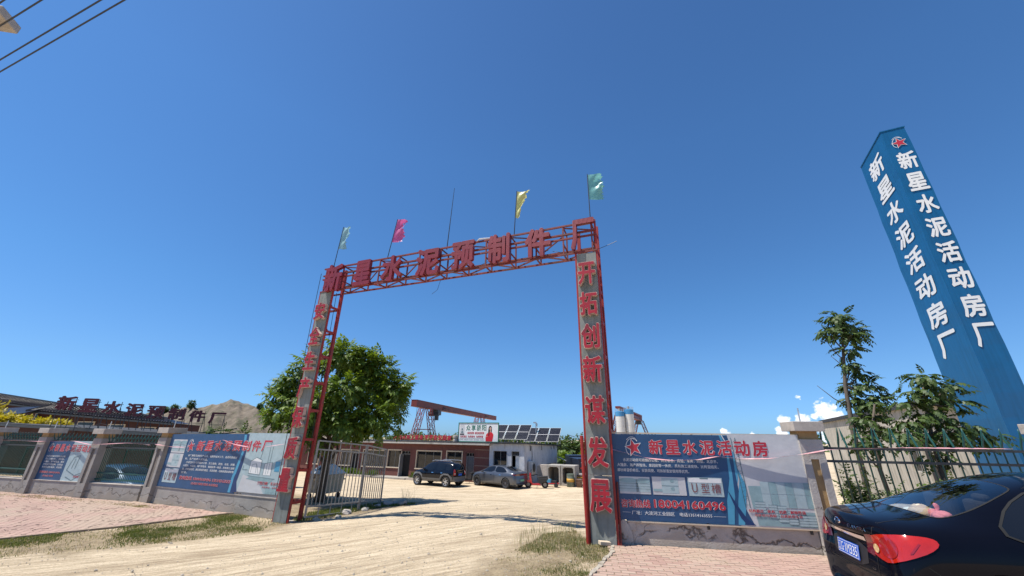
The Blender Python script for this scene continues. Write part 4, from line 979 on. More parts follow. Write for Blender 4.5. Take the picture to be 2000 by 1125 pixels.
# large tree standing inside the gate
r = np.random.default_rng(11)
t0 = Vector((-6.3, 14.4, gz(-6.3, 14.4)))
BT = thing('tree', t0, 0, 'large leafy green tree behind the left gate column', 'tree')
def loc(p): return (p[0] - t0.x, p[1] - t0.y, p[2] - t0.z)
cl = []
for (x, y, z, rad) in [(-6.3, 14.4, 3.9, 1.0), (-5.6, 14.2, 4.25, .75), (-7.0, 14.5, 4.2, .62), (-4.9, 14.3, 3.65, .85), (-4.45, 14.5, 2.95, .75), (-4.7, 14.0, 2.2, .75), (-7.7, 14.2, 3.35, .75), (-8.15, 14.4, 2.95, .58),
                       (-8.2, 14.6, 2.35, .5), (-7.8, 14.0, 2.1, .7), (-6.9, 13.7, 2.6, .85), (-5.9, 13.4, 3.0, .9), (-5.4, 13.3, 2.2, .8), (-6.3, 15.6, 3.2, 1.1), (-5.0, 15.6, 3.0, .9), (-7.6, 15.6, 2.9, .9), (-6.3, 13.2, 1.95, .7), (-7.2, 14.6, 1.9, .55), (-5.3, 14.6, 1.9, .6), (-4.3, 14.3, 2.0, .42), (-6.0, 14.2, 4.55, .45), (-4.2, 14.6, 3.5, .38), (-8.6, 14.3, 3.0, .26), (-5.1, 14.3, 4.35, .35), (-6.7, 14.6, 4.75, .28)]:
    for k in range(3):
        o = r.normal(0, rad * .38, 3); cl.append((*loc((x + o[0] * 1.15, y + o[1], z + o[2] * .9)), rad * r.uniform(.34, .58)))
P_, D_ = clump_points(cl, 3700, r)
leaves_mesh('crown', P_, D_, r.uniform(.75, 1.15, len(P_)), 'walnut', M['leaf'], BT, 3)
q = MB(); tp = [(0, 0, -.1), (.05, 0, .6), (-.02, .05, 1.3), (.05, 0, 1.9)]; q.path(tp, [.17, .14, .13, .12], 10)
for c in cl[::4]: limb(q, (0, 0, r.uniform(1.0, 2.0)), c[:3], .055, .012, r)
for c in cl[1::5]: limb(q, (.0, 0, r.uniform(1.6, 2.4)), c[:3], .035, .008, r)
q.build('trunk', M['bark'], BT, smooth=True)

# slender tree and the lower spreading trees on the right
def feather_tree(name, base, stem, clumps, n, label, seed, size=1.0, mat='leaf_dark', sp=None, stems=()):
    r = np.random.default_rng(seed); b0 = Vector((base[0], base[1], gz(base[0], base[1]))); t = thing(name, b0, 0, label, 'tree')
    L_ = lambda p: (p[0] - b0.x, p[1] - b0.y, p[2] - b0.z)
    q = MB()
    for st in (stem,) + tuple(stems): q.path([L_(p[:3]) for p in st], [p[3] for p in st], 8)
    P = []; D = []
    st = [Vector(L_(p[:3])) for p in stem]
    for c in clumps:
        x, y, z, rad = c[:4]; k = max(4, int(n * rad ** 1.6 / sum(cc[3] ** 1.6 for cc in clumps))); cc = np.array(L_((x, y, z)))
        d = r.normal(0, 1, (k, 3)); d[:, 2] = d[:, 2] * .45 + .15; d /= np.linalg.norm(d, axis=1, keepdims=True)
        P.append(cc + d * (rad * r.uniform(.05, .75, (k, 1)))); D.append(d + [0, 0, .1])
        j = min(range(len(st)), key=lambda i: abs(st[i].z - (cc[2] - rad * .4)))
        q.path([st[j], (st[j] + Vector(cc)) / 2 + Vector((0, 0, -.04)), Vector(cc)], [.022, .016, .008], 6)
    P = np.concatenate(P); D = np.concatenate(D)
    if sp:
        for a, b_ in sp: q.path([L_(a), ((L_(a)[0] + L_(b_)[0]) / 2, (L_(a)[1] + L_(b_)[1]) / 2, (L_(a)[2] + L_(b_)[2]) / 2 - .05), L_(b_)], [.014, .010, .005], 6)
    q.build('trunk', M['bark'], t, smooth=True)
    leaves_mesh('crown', P, D, r.uniform(.75, 1.15, len(P)) * size, 'ailanthus', M[mat], t, seed + 1)
    return t
y = 9.4
feather_tree('tree', (7.86, y), [(7.86, y, 0, .06), (7.9, y, 1.0, .055), (7.95, y, 2.0, .05), (8.08, y, 3.0, .04), (8.30, y, 3.9, .03), (8.5, y, 4.6, .018)],
             [(8.40, y, 4.72, .36), (8.62, y, 4.55, .30), (8.22, y + .1, 4.45, .32), (8.5, y - .1, 4.2, .36), (8.78, y, 4.35, .24), (8.10, y, 4.25, .26), (8.45, y, 3.85, .30), (8.35, y, 3.5, .24), (8.55, y, 3.30, .22), (8.60, y, 3.0, .30), (8.30, y + .05, 2.95, .26), (8.82, y, 2.72, .28), (8.45, y, 2.55, .32), (8.20, y, 2.65, .28), (8.62, y, 2.3, .26), (8.18, y, 2.2, .26), (8.45, y, 2.0, .24), (8.1, y, 1.75, .22)],
             520, 'tall slender tree with feathery leaves behind the right pillar', 21, .60, 'leaf_dark', sp=[((8.05, y, 2.5), (7.40, y, 3.0)), ((8.25, y, 3.6), (7.93, y, 4.12)), ((8.25, y, 3.5), (7.95, y, 3.72))])
y = 8.2
feather_tree('tree', (8.45, y), [(8.45, y, 0, .05), (8.42, y, 1.0, .045), (8.5, y, 1.9, .035), (8.62, y, 2.5, .025), (8.72, y, 3.0, .012)],
             [(8.72, y, 3.02, .30), (8.95, y, 2.92, .30), (9.2, y, 2.85, .26), (8.5, y, 2.72, .32), (8.85, y, 2.58, .32), (9.2, y, 2.5, .28), (8.2, y, 2.5, .28), (8.5, y, 2.3, .34), (8.9, y, 2.2, .36), (8.15, y, 2.1, .30), (9.3, y, 2.0, .34), (9.5, y - .1, 1.85, .26), (8.6, y - .15, 1.9, .34), (8.1, y, 1.75, .28), (8.9, y, 1.75, .3), (8.35, y, 1.5, .28), (7.95, y, 1.9, .24)],
             360, 'spreading bushy tree with long drooping leaves in front of the blue pylon', 31, .66, 'leaf_dark', stems=([(8.5, y, 1.2, .03), (8.8, y, 1.8, .02), (9.2, y - .05, 2.1, .01)],))
y = 9.0
feather_tree('tree', (8.0, y), [(8.02, y, 0, .045), (7.95, y, 1.2, .04), (8.05, y, 2.0, .03), (8.28, y, 2.55, .018)],
             [(8.25, y, 2.5, .22), (7.95, y, 2.2, .26), (8.3, y, 2.0, .26), (7.8, y, 1.85, .24), (8.1, y, 1.65, .26), (7.7, y, 1.6, .18)], 60, 'small tree with dark stem growing against the slender tree', 41, .62, 'leaf_dark')
def shrub(name, base, w, h, n, label, seed, mat='leaf_dark', kind='shrub', cat='shrub', group=None, stems=9, size=1.0, zb=None):
    r = np.random.default_rng(seed); b0 = Vector((base[0], base[1], gz(*base[:2]) if zb is None else zb)); t = thing(name, b0, 0, label, cat, group); q = MB(); P = []; D = []
    for i in range(stems):
        a = r.uniform(0, 6.28); rr = w * .5 * math.sqrt(r.random()); tip = Vector((rr * math.cos(a), rr * math.sin(a), h * r.uniform(.65, 1.0)))
        b1 = Vector((tip.x * .25, tip.y * .25, 0)); pts = [b1, b1.lerp(tip, .5) + Vector((r.normal(0, .03), r.normal(0, .03), .05 * h)), tip]; q.path(pts, [.009, .007, .003], 5)
        k = n // stems
        for j in range(k):
            u = r.uniform(.18, 1.0); p = (pts[0].lerp(pts[1], u * 2) if u < .5 else pts[1].lerp(pts[2], u * 2 - 1)); P.append(list(p + Vector(r.normal(0, .05 * w, 3)))); D.append(list(r.normal(0, 1, 3) + [0, 0, .5]))
    q.build('stem', M['bark'], t); leaves_mesh('foliage', np.array(P), np.array(D), r.uniform(.8, 1.3, len(P)) * size, kind, M[mat], t, seed)
    return t
shrub('shrub', (6.55, 8.15), .7, 1.35, 260, 'thin twiggy shrub behind the first bars of the right fence', 51)
shrub('shrub', (7.25, 8.2), .8, 1.0, 260, 'low leafy shrub at the foot of the slender tree', 52)
shrub('shrub', (8.3, 7.9), 1.0, 1.25, 320, 'leafy green shrub behind the right fence near the black sedan roof', 53, 'leaf')
q = MB(); r_ = random.Random(4); pts = []
q.lathe([(.0, .33), (.16, .30), (.34, .16), (.42, .0)], (0, 0, 0), 9); o = q.build('boulder', M['cap_stone'], None, smooth=False, loc=(7.15, 8.75, .0)); o.scale = (1.2, .7, 1.0); tag(o, 'pale rounded stone lying among shrubs behind the right fence', 'stone')

# yellow bush and shrubs left
for i, (x, y, w, h) in enumerate(((-28.8, 21.8, 1.9, 1.4), (-27.3, 22.2, 1.4, .8), (-26.1, 22.5, 1.3, .6), (-25.1, 22.8, 1.1, .45))):
    shrub('golden_bush', (x, y), w, h, 700, ('tallest golden yellow bush at the left edge above the low roof', 'golden bush second from the left edge above the low roof', 'golden bush before the tiled hall, third from the left', 'small golden bush nearest to the roof letters')[i], 60 + i, 'leaf_yellow', 'shrub', 'bush', 'golden bushes in front of the tiled hall', stems=22, size=2.0, zb=1.55)

# ------------------------------------------------------------------ the yard buildings
BA = Vector((-1.5, 33.8, 0)); YG = -1.65
HB = thing('brown_building', BA, ga, 'long low brown rendered building with cream framed windows and flat roof', 'building')
def wall_with_holes(parent, name, x0, x1, z0, z1, y0, th, holes, mat):
    xs = sorted({x0, x1} | {h[0] for h in holes} | {h[1] for h in holes}); q = MB()
    for a, b_ in zip(xs[:-1], xs[1:]):
        hs_ = sorted([h for h in holes if h[0] <= a + 1e-6 and h[1] >= b_ - 1e-6], key=lambda h: h[2]); z = z0
        for h in hs_:
            if h[2] > z + 1e-6: q.bb(a, b_, y0, y0 + th, z, h[2])
            z = h[3]
        if z < z1 - 1e-6: q.bb(a, b_, y0, y0 + th, z, z1)
    return q.build(name, mat, parent)
def window(parent, x0, x1, z0, z1, y=.0, trim='cream', n=2, tw=.09, door=False, room=1.0):
    q = MB(); q.bb(x0 - tw, x1 + tw, y - .04, y + .05, z1, z1 + tw); q.bb(x0 - tw, x0, y - .04, y + .05, z0, z1); q.bb(x1, x1 + tw, y - .04, y + .05, z0, z1)
    if not door: q.bb(x0 - tw * 1.4, x1 + tw * 1.4, y - .07, y + .05, z0 - tw, z0)
    f = q.build('door_surround' if door else 'window', M[trim], parent)
    q = MB(); q.bb(x0, x1, y + .10, y + .14, z1 - .03, z1); q.bb(x0, x1, y + .10, y + .14, z0, z0 + .03)
    for i in range(n + 1):
        x = x0 + (x1 - x0) * i / n; x = min(max(x, x0 + .014), x1 - .014); q.bb(x - .014, x + .014, y + .10, y + .14, z0 + .03, z1 - .03)
    q.build('frame', M['grey_iron'], f)
    for i in range(n):
        a, b_ = x0 + (x1 - x0) * i / n + .014, x0 + (x1 - x0) * (i + 1) / n - .014
        q = MB(); q.bb(a, b_, y + .115, y + .122, z0 + .03, z1 - .03); q.build('pane', M['glass'], f)
    return f
hl = []
wins = [(-19.6, -18.3, -.85, .42, 2), (-17.1, -16.1, -.85, .42, 2), (-15.5, -14.4, -.85, .42, 2), (-12.9, -10.55, -.85, .46, 3), (-10.1, -8.75, -.82, .52, 2), (-7.05, -4.65, -.82, .52, 3), (-4.05, -2.65, -.80, .55, 2)]
doors = [(-14.3, -13.5, YG + .12, .42), (-8.72, -7.75, YG + .12, .50), (-2.25, -1.5, YG + .12, .50)]
for w in wins: hl.append(w[:4])
for d in doors: hl.append(d)
wall_with_holes(HB, 'wall', -22, -.1, YG - .3, 1.12, 0, .22, hl, M['brown_wall'])
q = MB(); q.bb(-22, -.1, 4.8, 5.0, YG - .3, 1.12); q.bb(-22, -21.8, .22, 4.8, YG - .3, 1.12); q.bb(-.3, -.1, .22, 4.8, YG - .3, 1.12); q.build('side_walls', M['brown_wall'], HB)
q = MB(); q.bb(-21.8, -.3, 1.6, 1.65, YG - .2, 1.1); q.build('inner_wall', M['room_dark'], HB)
for w in wins: window(HB, *w[:4], n=w[4])
q = MB()
for z in (-1.05, -.45, .15, .75): q.bb(-1.44, -.12, -.008, .0, z, z + .018)
q.build('render_groove', M['cream'], HB)
for i, d in enumerate(doors):
    f = window(HB, d[0], d[1], d[3] - .28, d[3], n=3, door=True, trim='brown_wall' if i else 'cream', tw=.05)
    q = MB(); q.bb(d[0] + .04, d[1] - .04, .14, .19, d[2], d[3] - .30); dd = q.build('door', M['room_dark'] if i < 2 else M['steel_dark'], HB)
    q = MB(); q.bb(d[0], d[0] + .05, .08, .20, d[2], d[3] - .28); q.bb(d[1] - .05, d[1], .08, .2, d[2], d[3] - .28); q.build('frame', M['alu'], dd)
    if i == 1: q = MB(); q.box((d[0] + .18, -.16, -.65), (.05, .5, 1.75)); q.build('open_leaf', M['alu'], dd)
q = MB(); q.bb(-22.3, .05, -.55, 5.2, 1.12, 1.30); q.build('roof', M['roof_edge'], HB)
q = MB(); q.bb(-22.3, .05, -.56, -.55, 1.27, 1.31); q.bb(-22.1, -.1, -.3, 5.0, 1.301, 1.34); q.build('roofing', M['tar'], HB)
q = MB(); q.bb(-10.6, -7.2, -1.3, -.0, YG - .1, YG + .12); q.build('doorstep', M['concrete'], HB)
for a, b_ in ((-16.5, -10.8), (-7.1, -4.2)):
    q = MB(); q.bb(a, b_, -1.25, -1.1, YG - .1, YG + .17); q.bb(a, a + .12, -1.1, 0, YG - .1, YG + .17); q.bb(b_ - .12, b_, -1.1, 0, YG - .1, YG + .17); q.build('planter_edge', M['cap_stone'], HB)
# slogan in big characters on the roof, each a standing board
sg = thing('rooftop_slogan', BA, ga, 'row of red characters standing along the brown building roof', 'sign')
for i, ch in enumerate('高高兴兴上班来平平安安回家'):
    x = -9.95 + i * .462 + (.1 if i > 6 else 0)
    link('letter', fit_mesh(glyph_mesh(ch, .045, .05, 2), x, x + .38, 1.42, 1.84, .3, .05), sg, M['red_print'])
q = MB(); q.bb(-10, -3.9, .33, .36, 1.50, 1.53); q.bb(-10, -3.9, .33, .36, 1.72, 1.75)
for i in range(9): q.bb(-9.9 + i * .74, -9.87 + i * .74, .33, .36, 1.28, 1.8)
q.build('frame', M['rust_steel'], sg)
# weeds on the roof
rr = np.random.default_rng(5); n_ = 420; P_ = np.stack([rr.uniform(-9.8, -4.1, n_), rr.uniform(.6, 3.2, n_), np.full(n_, 1.33)], 1); D_ = rr.normal(0, .3, (n_, 3)) + [0, 0, 1]
o = leaves_mesh('roof_weeds', P_, D_, rr.uniform(.5, 1.2, n_), 'plain', M['grass_dry'], None, 9); o.location = BA; o.rotation_euler = (0, 0, ga); tag(o, 'dry grass on the flat roof behind the slogan', 'weeds', kind='stuff')
q = MB(); q.lathe([(.20, 0), (.22, .02), (.22, .18), (.17, .22), (.19, .30), (.24, .33), (.24, .50), (.12, .52)], (0, 0, 0), 16); o = q.build('chimney_pot', M['cap_stone'], None, loc=BA + Matrix.Rotation(ga, 3, 'Z') @ Vector((-3.62, .5, 1.34))); tag(o, 'stubby round grey vent pot on the brown roof beside the billboard', 'chimney')
# billboard
bb0 = BA + Matrix.Rotation(ga, 3, 'Z') @ Vector((-3.35, .5, 1.34))
BB = thing('billboard', bb0, ga, 'white billboard with green characters and woman in red on the brown roof', 'billboard')
q = MB(); q.bb(0, 3.72, 0, .04, .06, 1.5); q.build('sheet', M['white_print'], BB)
q = MB(); q.bb(-.05, 3.77, -.03, .06, 1.5, 1.56); q.bb(-.05, 3.77, -.03, .06, .0, .06); q.bb(-.05, 0, -.03, .06, .06, 1.5); q.bb(3.72, 3.77, -.03, .06, .06, 1.5)
for x in (.3, 1.9, 3.4): q.bar((x, .06, 1.3), (x, 1.0, -.02), .04)
M['sign_green'] = pm('sign_green', (.02, .17, .10), .45, var=.1); q.build('frame', M['sign_green'], BB)
for i, ch in enumerate('众享骄阳'): link('lettering', fit_mesh(glyph_mesh(ch, .012, 0, 2), .72 + i * .50, 1.12 + i * .50, .90, 1.36, -.008), BB, M['sign_green'])
for a, b_, tx in ((.86, 1.46, '国内首创'), (1.56, 2.42, '能发电还能卖')):
    rect(BB, 'pill', a, b_, .63, .79, -.006, M['red_print']); flat_text('lettering', tx, a + .08, b_ - .08, .66, .76, -.009, M['white_print'], BB, .01, res=1)
for i, tx in enumerate(('光伏惠民', '免费用电', '免费供暖')): flat_text('lettering', tx, .14 + i * .78, .80 + i * .78, .34, .52, -.008, M['red_print'], BB, .03, res=1)
rect(BB, 'print_line', .12, 2.42, .28, .295, -.007, M['ink'])
flat_text('lettering', '光伏电站　太阳能发电　安装设计　售后维修服务　咨询电话', .12, 2.42, .15, .21, -.008, M['ink'], BB, .01, res=1)
rect(BB, 'picture_panel', .14, .52, .60, 1.38, -.006, M['grey_print']); rect(BB, 'picture_text', .12, .54, .56, .66, -.008, M['ink'])
q = MB(); q.poly([(.33 + .07 * math.cos(a), -.009, 1.0 + .10 * math.sin(a)) for a in np.linspace(0, 6.28, 14)[:-1]]); q.poly([(.22, -.009, .72), (.45, -.009, .72), (.40, -.009, .86), (.26, -.009, .86)]); q.build('picture_mark', M['teal_dark'], BB)
M['skin'] = pm('skin', (.55, .33, .25), .5, var=.05); M['shirt'] = pm('shirt', (.60, .015, .025), .5, var=.1); M['hair'] = pm('hair', (.012, .009, .009), .45, var=.2)
def ell(cx, cz, rx, rz, n=16): return [(cx + rx * math.cos(a), cz + rz * math.sin(a)) for a in np.linspace(0, 2 * math.pi, n + 1)[:-1]]
poly(BB, 'printed_hair', [(2.80, .55), (2.82, .95), (2.84, 1.15), (2.92, 1.28), (3.02, 1.30), (3.12, 1.22), (3.14, 1.0), (3.13, .72), (3.02, .68), (2.92, .48)], -.006, M['hair'])
poly(BB, 'printed_shirt', [(2.60, .07), (3.20, .07), (3.26, .35), (3.30, .60), (3.20, .74), (3.05, .82), (2.93, .80), (2.78, .74), (2.64, .62), (2.58, .35)], -.0075, M['shirt'])
poly(BB, 'printed_neck', [(2.96, .78), (3.05, .78), (3.05, .95), (2.97, .95)], -.009, M['skin'])
poly(BB, 'printed_face', ell(3.01, 1.07, .085, .125), -.010, M['skin'])
poly(BB, 'printed_hair', [(2.84, .50), (2.92, .50), (2.94, .85), (2.92, 1.1), (2.86, 1.1), (2.82, .85)], -.011, M['hair'])
poly(BB, 'printed_arm', [(2.66, .40), (3.08, .32), (3.10, .40), (2.70, .48)], -.012, M['shirt']); poly(BB, 'printed_hand', ell(2.70, .45, .06, .04, 10), -.013, M['skin'])

WB = thing('white_building', BA, ga, 'small whitewashed building with peeling walls carrying solar panels', 'building')
wall_with_holes(WB, 'wall', -.08, 2.93, YG - .3, 1.25, -.12, .2, [(.28, 1.45, -.62, .72), (1.85, 2.50, YG + .1, .72)], M['white_wall'])
q = MB()
q.prism([(0, YG - .3), (9.6, YG - .3), (9.6, 1.05), (0, 1.28)], 0, .2); v = q.v; q.v = [(2.93 - p[1], p[0] - .12 + .2 * 0, p[2]) for p in v]; q.v = [(2.93 - (p[1]), p[0] - .0, p[2]) for p in v]
q.f = [f[::-1] for f in q.f]; q.build('side_wall', M['white_wall'], WB)
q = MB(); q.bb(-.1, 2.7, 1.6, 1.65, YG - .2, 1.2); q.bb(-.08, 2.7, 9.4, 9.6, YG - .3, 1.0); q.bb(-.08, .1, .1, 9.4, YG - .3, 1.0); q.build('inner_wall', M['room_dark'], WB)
window(WB, .28, 1.45, -.62, .72, y=-.10, n=2, trim='white_wall', tw=.04)
f = window(WB, 1.85, 2.50, .40, .72, y=-.10, n=4, trim='white_wall', tw=.04, door=True)
q = MB(); q.bb(2.16, 2.48, -.02, .02, YG + .1, .38); q.build('door', M['alu'], WB)
q = MB(); 
q.add([(-.25, -.35, 1.27), (3.2, -.35, 1.27), (3.2, 9.9, 1.02), (-.25, 9.9, 1.02), (-.25, -.35, 1.37), (3.2, -.35, 1.37), (3.2, 9.9, 1.12), (-.25, 9.9, 1.12)], [(0, 3, 2, 1), (4, 5, 6, 7), (0, 1, 5, 4), (1, 2, 6, 5), (2, 3, 7, 6), (3, 0, 4, 7)]); q.build('roof', M['tar'], WB)
for (a, w) in ((1.2, .07), (4.3, .05), (8.3, .06), (7.3, .05)):
    q = MB(); q.path([(2.96, a, 1.15), (2.98, a, .9), (2.97, a + .02, .75)], w * .5, 5); q.build('drip_pipe', M['tar'], WB)
q = MB(); q.path([(2.955, 1.6, 1.1), (2.97, 1.7, .4), (2.96, 1.6, -.2), (2.96, 1.9, -.5)], .018, 5); q.build('cable', M['plastic'], WB)
q = MB(); q.path([(1.25, -.13, .9), (1.28, -.13, 1.25)], .02, 5); q.bb(2.93, 2.945, 3.0, 9.2, YG, -.45); q.build('dado', M['concrete'], WB)
# solar panels
M['cell'] = pm('cell', (.008, .009, .017), .18, var=.3, scale=3, spec=.25)
M['back_sheet'] = pm('back_sheet', (.05, .05, .06), .5, var=.1); M['grid_white'] = pm('grid_white', (.6, .6, .62), .4, metal=.3, var=.05)
def solar(sx, sy, sz, label):
    t = thing('solar_panel', BA + Matrix.Rotation(ga, 3, 'Z') @ Vector((sx, sy, sz)), ga, label, 'solar panel', 'solar panels on the white building')
    up = Vector((0, 1.35, 1.22)).normalized(); nn = Vector((0, -1.22, 1.35)).normalized(); w, h = 1.06, 1.80
    def P(u, v, d=0): return Vector((u, 0, 0)) + up * v + nn * d
    q = MB(); q.add([P(0, 0), P(w, 0), P(w, h), P(0, h), P(0, 0, .035), P(w, 0, .035), P(w, h, .035), P(0, h, .035)], [(0, 3, 2, 1), (4, 5, 6, 7), (0, 1, 5, 4), (1, 2, 6, 5), (2, 3, 7, 6), (3, 0, 4, 7)]); q.build('frame', M['panel_frame'], t)
    q = MB(); q.quad(P(.016, .016, .0365), P(w - .016, .016, .0365), P(w - .016, h - .016, .0365), P(.016, h - .016, .0365)); q.build('back_sheet', M['back_sheet'], t)
    q = MB(); q.quad(P(.03, h * .5 - .01, .038), P(w - .03, h * .5 - .01, .038), P(w - .03, h * .5 + .01, .038), P(.03, h * .5 + .01, .038)); q.build('mid_strip', M['grid_white'], t)
    q = MB()
    for i in range(6):
        for j in range(10):
            a, b_ = .018 + i * (w - .036) / 6, .018 + (i + 1) * (w - .036) / 6; c_, d_ = .018 + j * (h - .036) / 10 + (.008 if j > 4 else 0), .018 + (j + 1) * (h - .036) / 10 - (.008 if j < 5 else 0)
            q.quad(P(a + .002, c_ + .002, .039), P(b_ - .002, c_ + .002, .039), P(b_ - .002, d_ - .002, .039), P(a + .002, d_ - .002, .039))
    tag(q.build('cells', M['cell'], t), 'dark cells of the panel')
    q = MB()
    for u in (.12, w - .12): q.bar(P(u, h * .85, -.02), (u, P(u, h * .85).y, 1.2 - sz + .05), .03); q.bar(P(u, .1, -.02), (u, .08, 1.2 - sz + .05), .03)
    q.bar(P(0, h * .8, -.02), P(w, h * .8, -.02), .03); q.build('leg', M['grid_white'], t)
for i in range(3): solar(-.90 + i * 1.12, 2.0, 1.58, ('solar panel at the left end of the front row', 'middle solar panel of the front row', 'solar panel at the right end of the front row')[i])
for i in range(3): solar(.95 + i * 1.12, 5.2, 1.42, ('solar panel half hidden behind the front row', 'middle solar panel of the rear row', 'rightmost solar panel of the rear row')[i])
o = thing('yard_lamp', BA + Matrix.Rotation(ga, 3, 'Z') @ Vector((1.9, 6, 1.1)), 0, 'small camera mast behind the solar panels', 'mast')
q = MB(); q.tube((0, 0, 0), (0, 0, 2.0), .04); q.build('pole', M['alu'], o); q = MB(); q.box((-.1, 0, 2.0), (.3, .14, .12)); q.box((.1, 0, 1.8), (.1, .1, .3)); q.build('camera_head', M['alu'], o)
q = MB(); q.tube((0, 0, 0), (0, 0, 2.2), .035); o = q.build('roof_post', M['dark_iron'], None, loc=BA + Matrix.Rotation(ga, 3, 'Z') @ Vector((3.1, 9.3, 0))); tag(o, 'thin dark post at the back corner of the white building', 'post')
# ------------------------------------------------------------------ yard clutter
M['green_paint'] = pm('green_paint', (.10, .13, .10), .5, var=.3, scale=6, col2=(.16, .12, .08), c2w=.4)
M['yellow_paint'] = pm('yellow_paint', (.50, .28, .04), .5, var=.2, scale=6)
M['red_paint'] = pm('red_paint', (.45, .012, .018), .25, var=.1, scale=4, coat=.5)
def yard(px, py): return Vector((px, py, gz(px, py)))
t = thing('concrete_culvert', yard(3.0, 33.2), ga, 'box shaped concrete culvert pieces beside the white building', 'culvert')
for i in range(2):
    x0 = -.05 + i * 1.15; q = MB(); w, h, d, e = 1.1, 1.42, 1.5, .13
    q.prism([(x0 - .0, 0), (x0 + w, 0), (x0 + w, h), (x0, h)], d, d + .05)
    q.bb(x0, x0 + w, 0, d, h - e, h); q.bb(x0, x0 + w, 0, d, 0, e); q.bb(x0, x0 + e, 0, d, e, h - e); q.bb(x0 + w - e, x0 + w, 0, d, e, h - e)
    for (cx, cz, sx, sz) in ((x0 + e, e, 1, 1), (x0 + w - e, e, -1, 1), (x0 + e, h - e, 1, -1), (x0 + w - e, h - e, -1, -1)):
        q.prism([(cx, cz), (cx + sx * .12, cz), (cx, cz + sz * .12)] if sx * sz > 0 else [(cx, cz), (cx, cz + sz * .12), (cx + sx * .12, cz)], 0, d)
    q.build('culvert_piece', M['concrete'], t, bevel=.01)
q = MB(); q.prism([(-.05, 0), (-.05, 1.42), (-.60, 1.42), (-.25, 0)][::-1], 0, .5); q.build('slanted_slab', M['cap_stone'], t)
t = thing('oil_drum', yard(4.66, 32.2), 0, 'dented green oil drum with yellow band by the culvert', 'drum')
q = MB(); q.lathe([(.27, 0), (.29, .01), (.285, .29), (.295, .30), (.285, .31), (.285, .58), (.295, .59), (.285, .60), (.285, .86), (.29, .88), (.27, .88), (.26, .86)], n=24); q.build('shell', M['green_paint'], t, smooth=True)
q = MB(); q.lathe([(.292, .33), (.292, .57)], n=24); q.build('band', M['yellow_paint'], t, smooth=True)
t = thing('rubbish_barrel', yard(5.28, 32.0), 0, 'brown ribbed plastic bin beside the oil drum', 'bin')
M['brown_plastic'] = pm('brown_plastic', (.13, .075, .055), .5, var=.2)
q = MB(); q.lathe([(.21, 0), (.25, .5), (.27, .52), (.27, .55), (.24, .55), (.20, .05)], n=20); q.build('shell', M['brown_plastic'], t, smooth=True)
q = MB(); q.lathe([(.236, .30), (.245, .31), (.242, .34)], n=20); q.build('rib', M['brown_plastic'], t)
t = thing('air_conditioner', BA + Matrix.Rotation(ga, 3, 'Z') @ Vector((3.0, .55, -.95)), ga, 'boxy outdoor air conditioner on the side of the white building', 'air conditioner')
q = MB(); q.bb(0, .35, 0, .85, 0, .95); q.build('casing', M['alu'], t, bevel=.01)
q = MB(); q.lathe([(0, 0), (.30, 0), (.30, .02), (.27, .02)], (.36, .42, .48), 20, axis='x'); q.build('fan_grille', M['plastic'], t)
q = MB(); q.bb(-.0, .5, -.0, .05, -.06, -.0); q.bb(-.0, .5, .8, .85, -.06, 0); q.build('bracket', M['steel_dark'], t)
t = thing('lean_to_frame', BA + Matrix.Rotation(ga, 3, 'Z') @ Vector((3.05, 9.4, YG)), ga, 'pale slanting pipe rail behind the culvert pieces', 'rail')
q = MB(); q.bar((0, 0, 1.7), (2.6, .3, .55), .07); q.build('top_rail', M['grid_white'], t)
q = MB()
for i in range(6): x = .1 + i * .48; q.bar((x, 0, 0), (x, 0, 1.65 - x * .44), .03)
q.build('upright', M['grid_white'], t)

# lorry tail
M['car_dark'] = pm('car_dark', (.012, .018, .035), .45, var=.2)
t = thing('parked_lorry', yard(6.0, 35.5), R(4), 'dark blue lorry tail with white lettering in the yard', 'lorry')
q = MB(); q.bb(-.1, 2.3, 0, 4.2, 1.15, 1.75); q.bb(-.15, 2.35, -.02, .04, 1.75, 1.80); q.build('cargo_bed', M['car_dark'], t)
q = MB(); q.bb(.05, 2.15, .1, 6.2, .75, 1.10); q.build('chassis', M['dark_iron'], t)
q = MB(); q.bb(.0, 2.2, 4.3, 6.2, .8, 1.9); q.build('cab', M['car_dark'], t, bevel=.05)
flat_text('lettering', '晋G1', .08, 1.25, 1.24, 1.66, -.01, M['white_print'], t, .03)
for x in (.35, 1.85):
    for y in (.9, 5.2):
        q = MB(); q.lathe([(.25, -.14), (.45, -.12), (.45, .12), (.25, .14)], (x, y, .45), 18, axis='x'); q.build('tyre', M['tyre'], t, smooth=True)
for x in (.0, .45, .9): q = MB(); q.bb(x, x + .3, -.03, 0, 1.02, 1.12); q.build('tail_light', M['red_paint'], t)
q = MB(); q.bb(-.1, 2.3, -.1, -.02, .55, .7); q.build('bumper', M['white_print'], t)
t = thing('pallet_stack', yard(5.5, 33.1), ga, 'rough timber and boards stacked below the lorry tail', 'boards')
for i in range(4): q = MB(); q.box((.3 + .05 * (i % 2), 0, .35 + i * .12), (1.3 - .1 * i, .5, .07)); q.build('board', M['yellow_paint'] if i == 2 else M['brown_plastic'], t)
q = MB(); q.bb(-.3, -.2, -.2, .2, 0, .34); q.bb(.8, .9, -.2, .2, 0, .34); q.build('block', M['concrete'], t)

# street light beyond
t = thing('street_light', (10.2, 70, gz(10.2, 70)), 0, 'slim street light in front of the distant wood', 'street light')
q = MB(); q.tube((0, 0, 0), (0, 0, 3.9), .08, .05); q.build('pole', M['alu'], t); q = MB(); q.box((-.35, 0, 3.95), (.8, .3, .12)); q.box((.45, 0, 4.1), (1.0, .5, .06), Matrix.Rotation(.3, 3, 'Y')); q.build('lamp_head', M['steel_dark'], t)

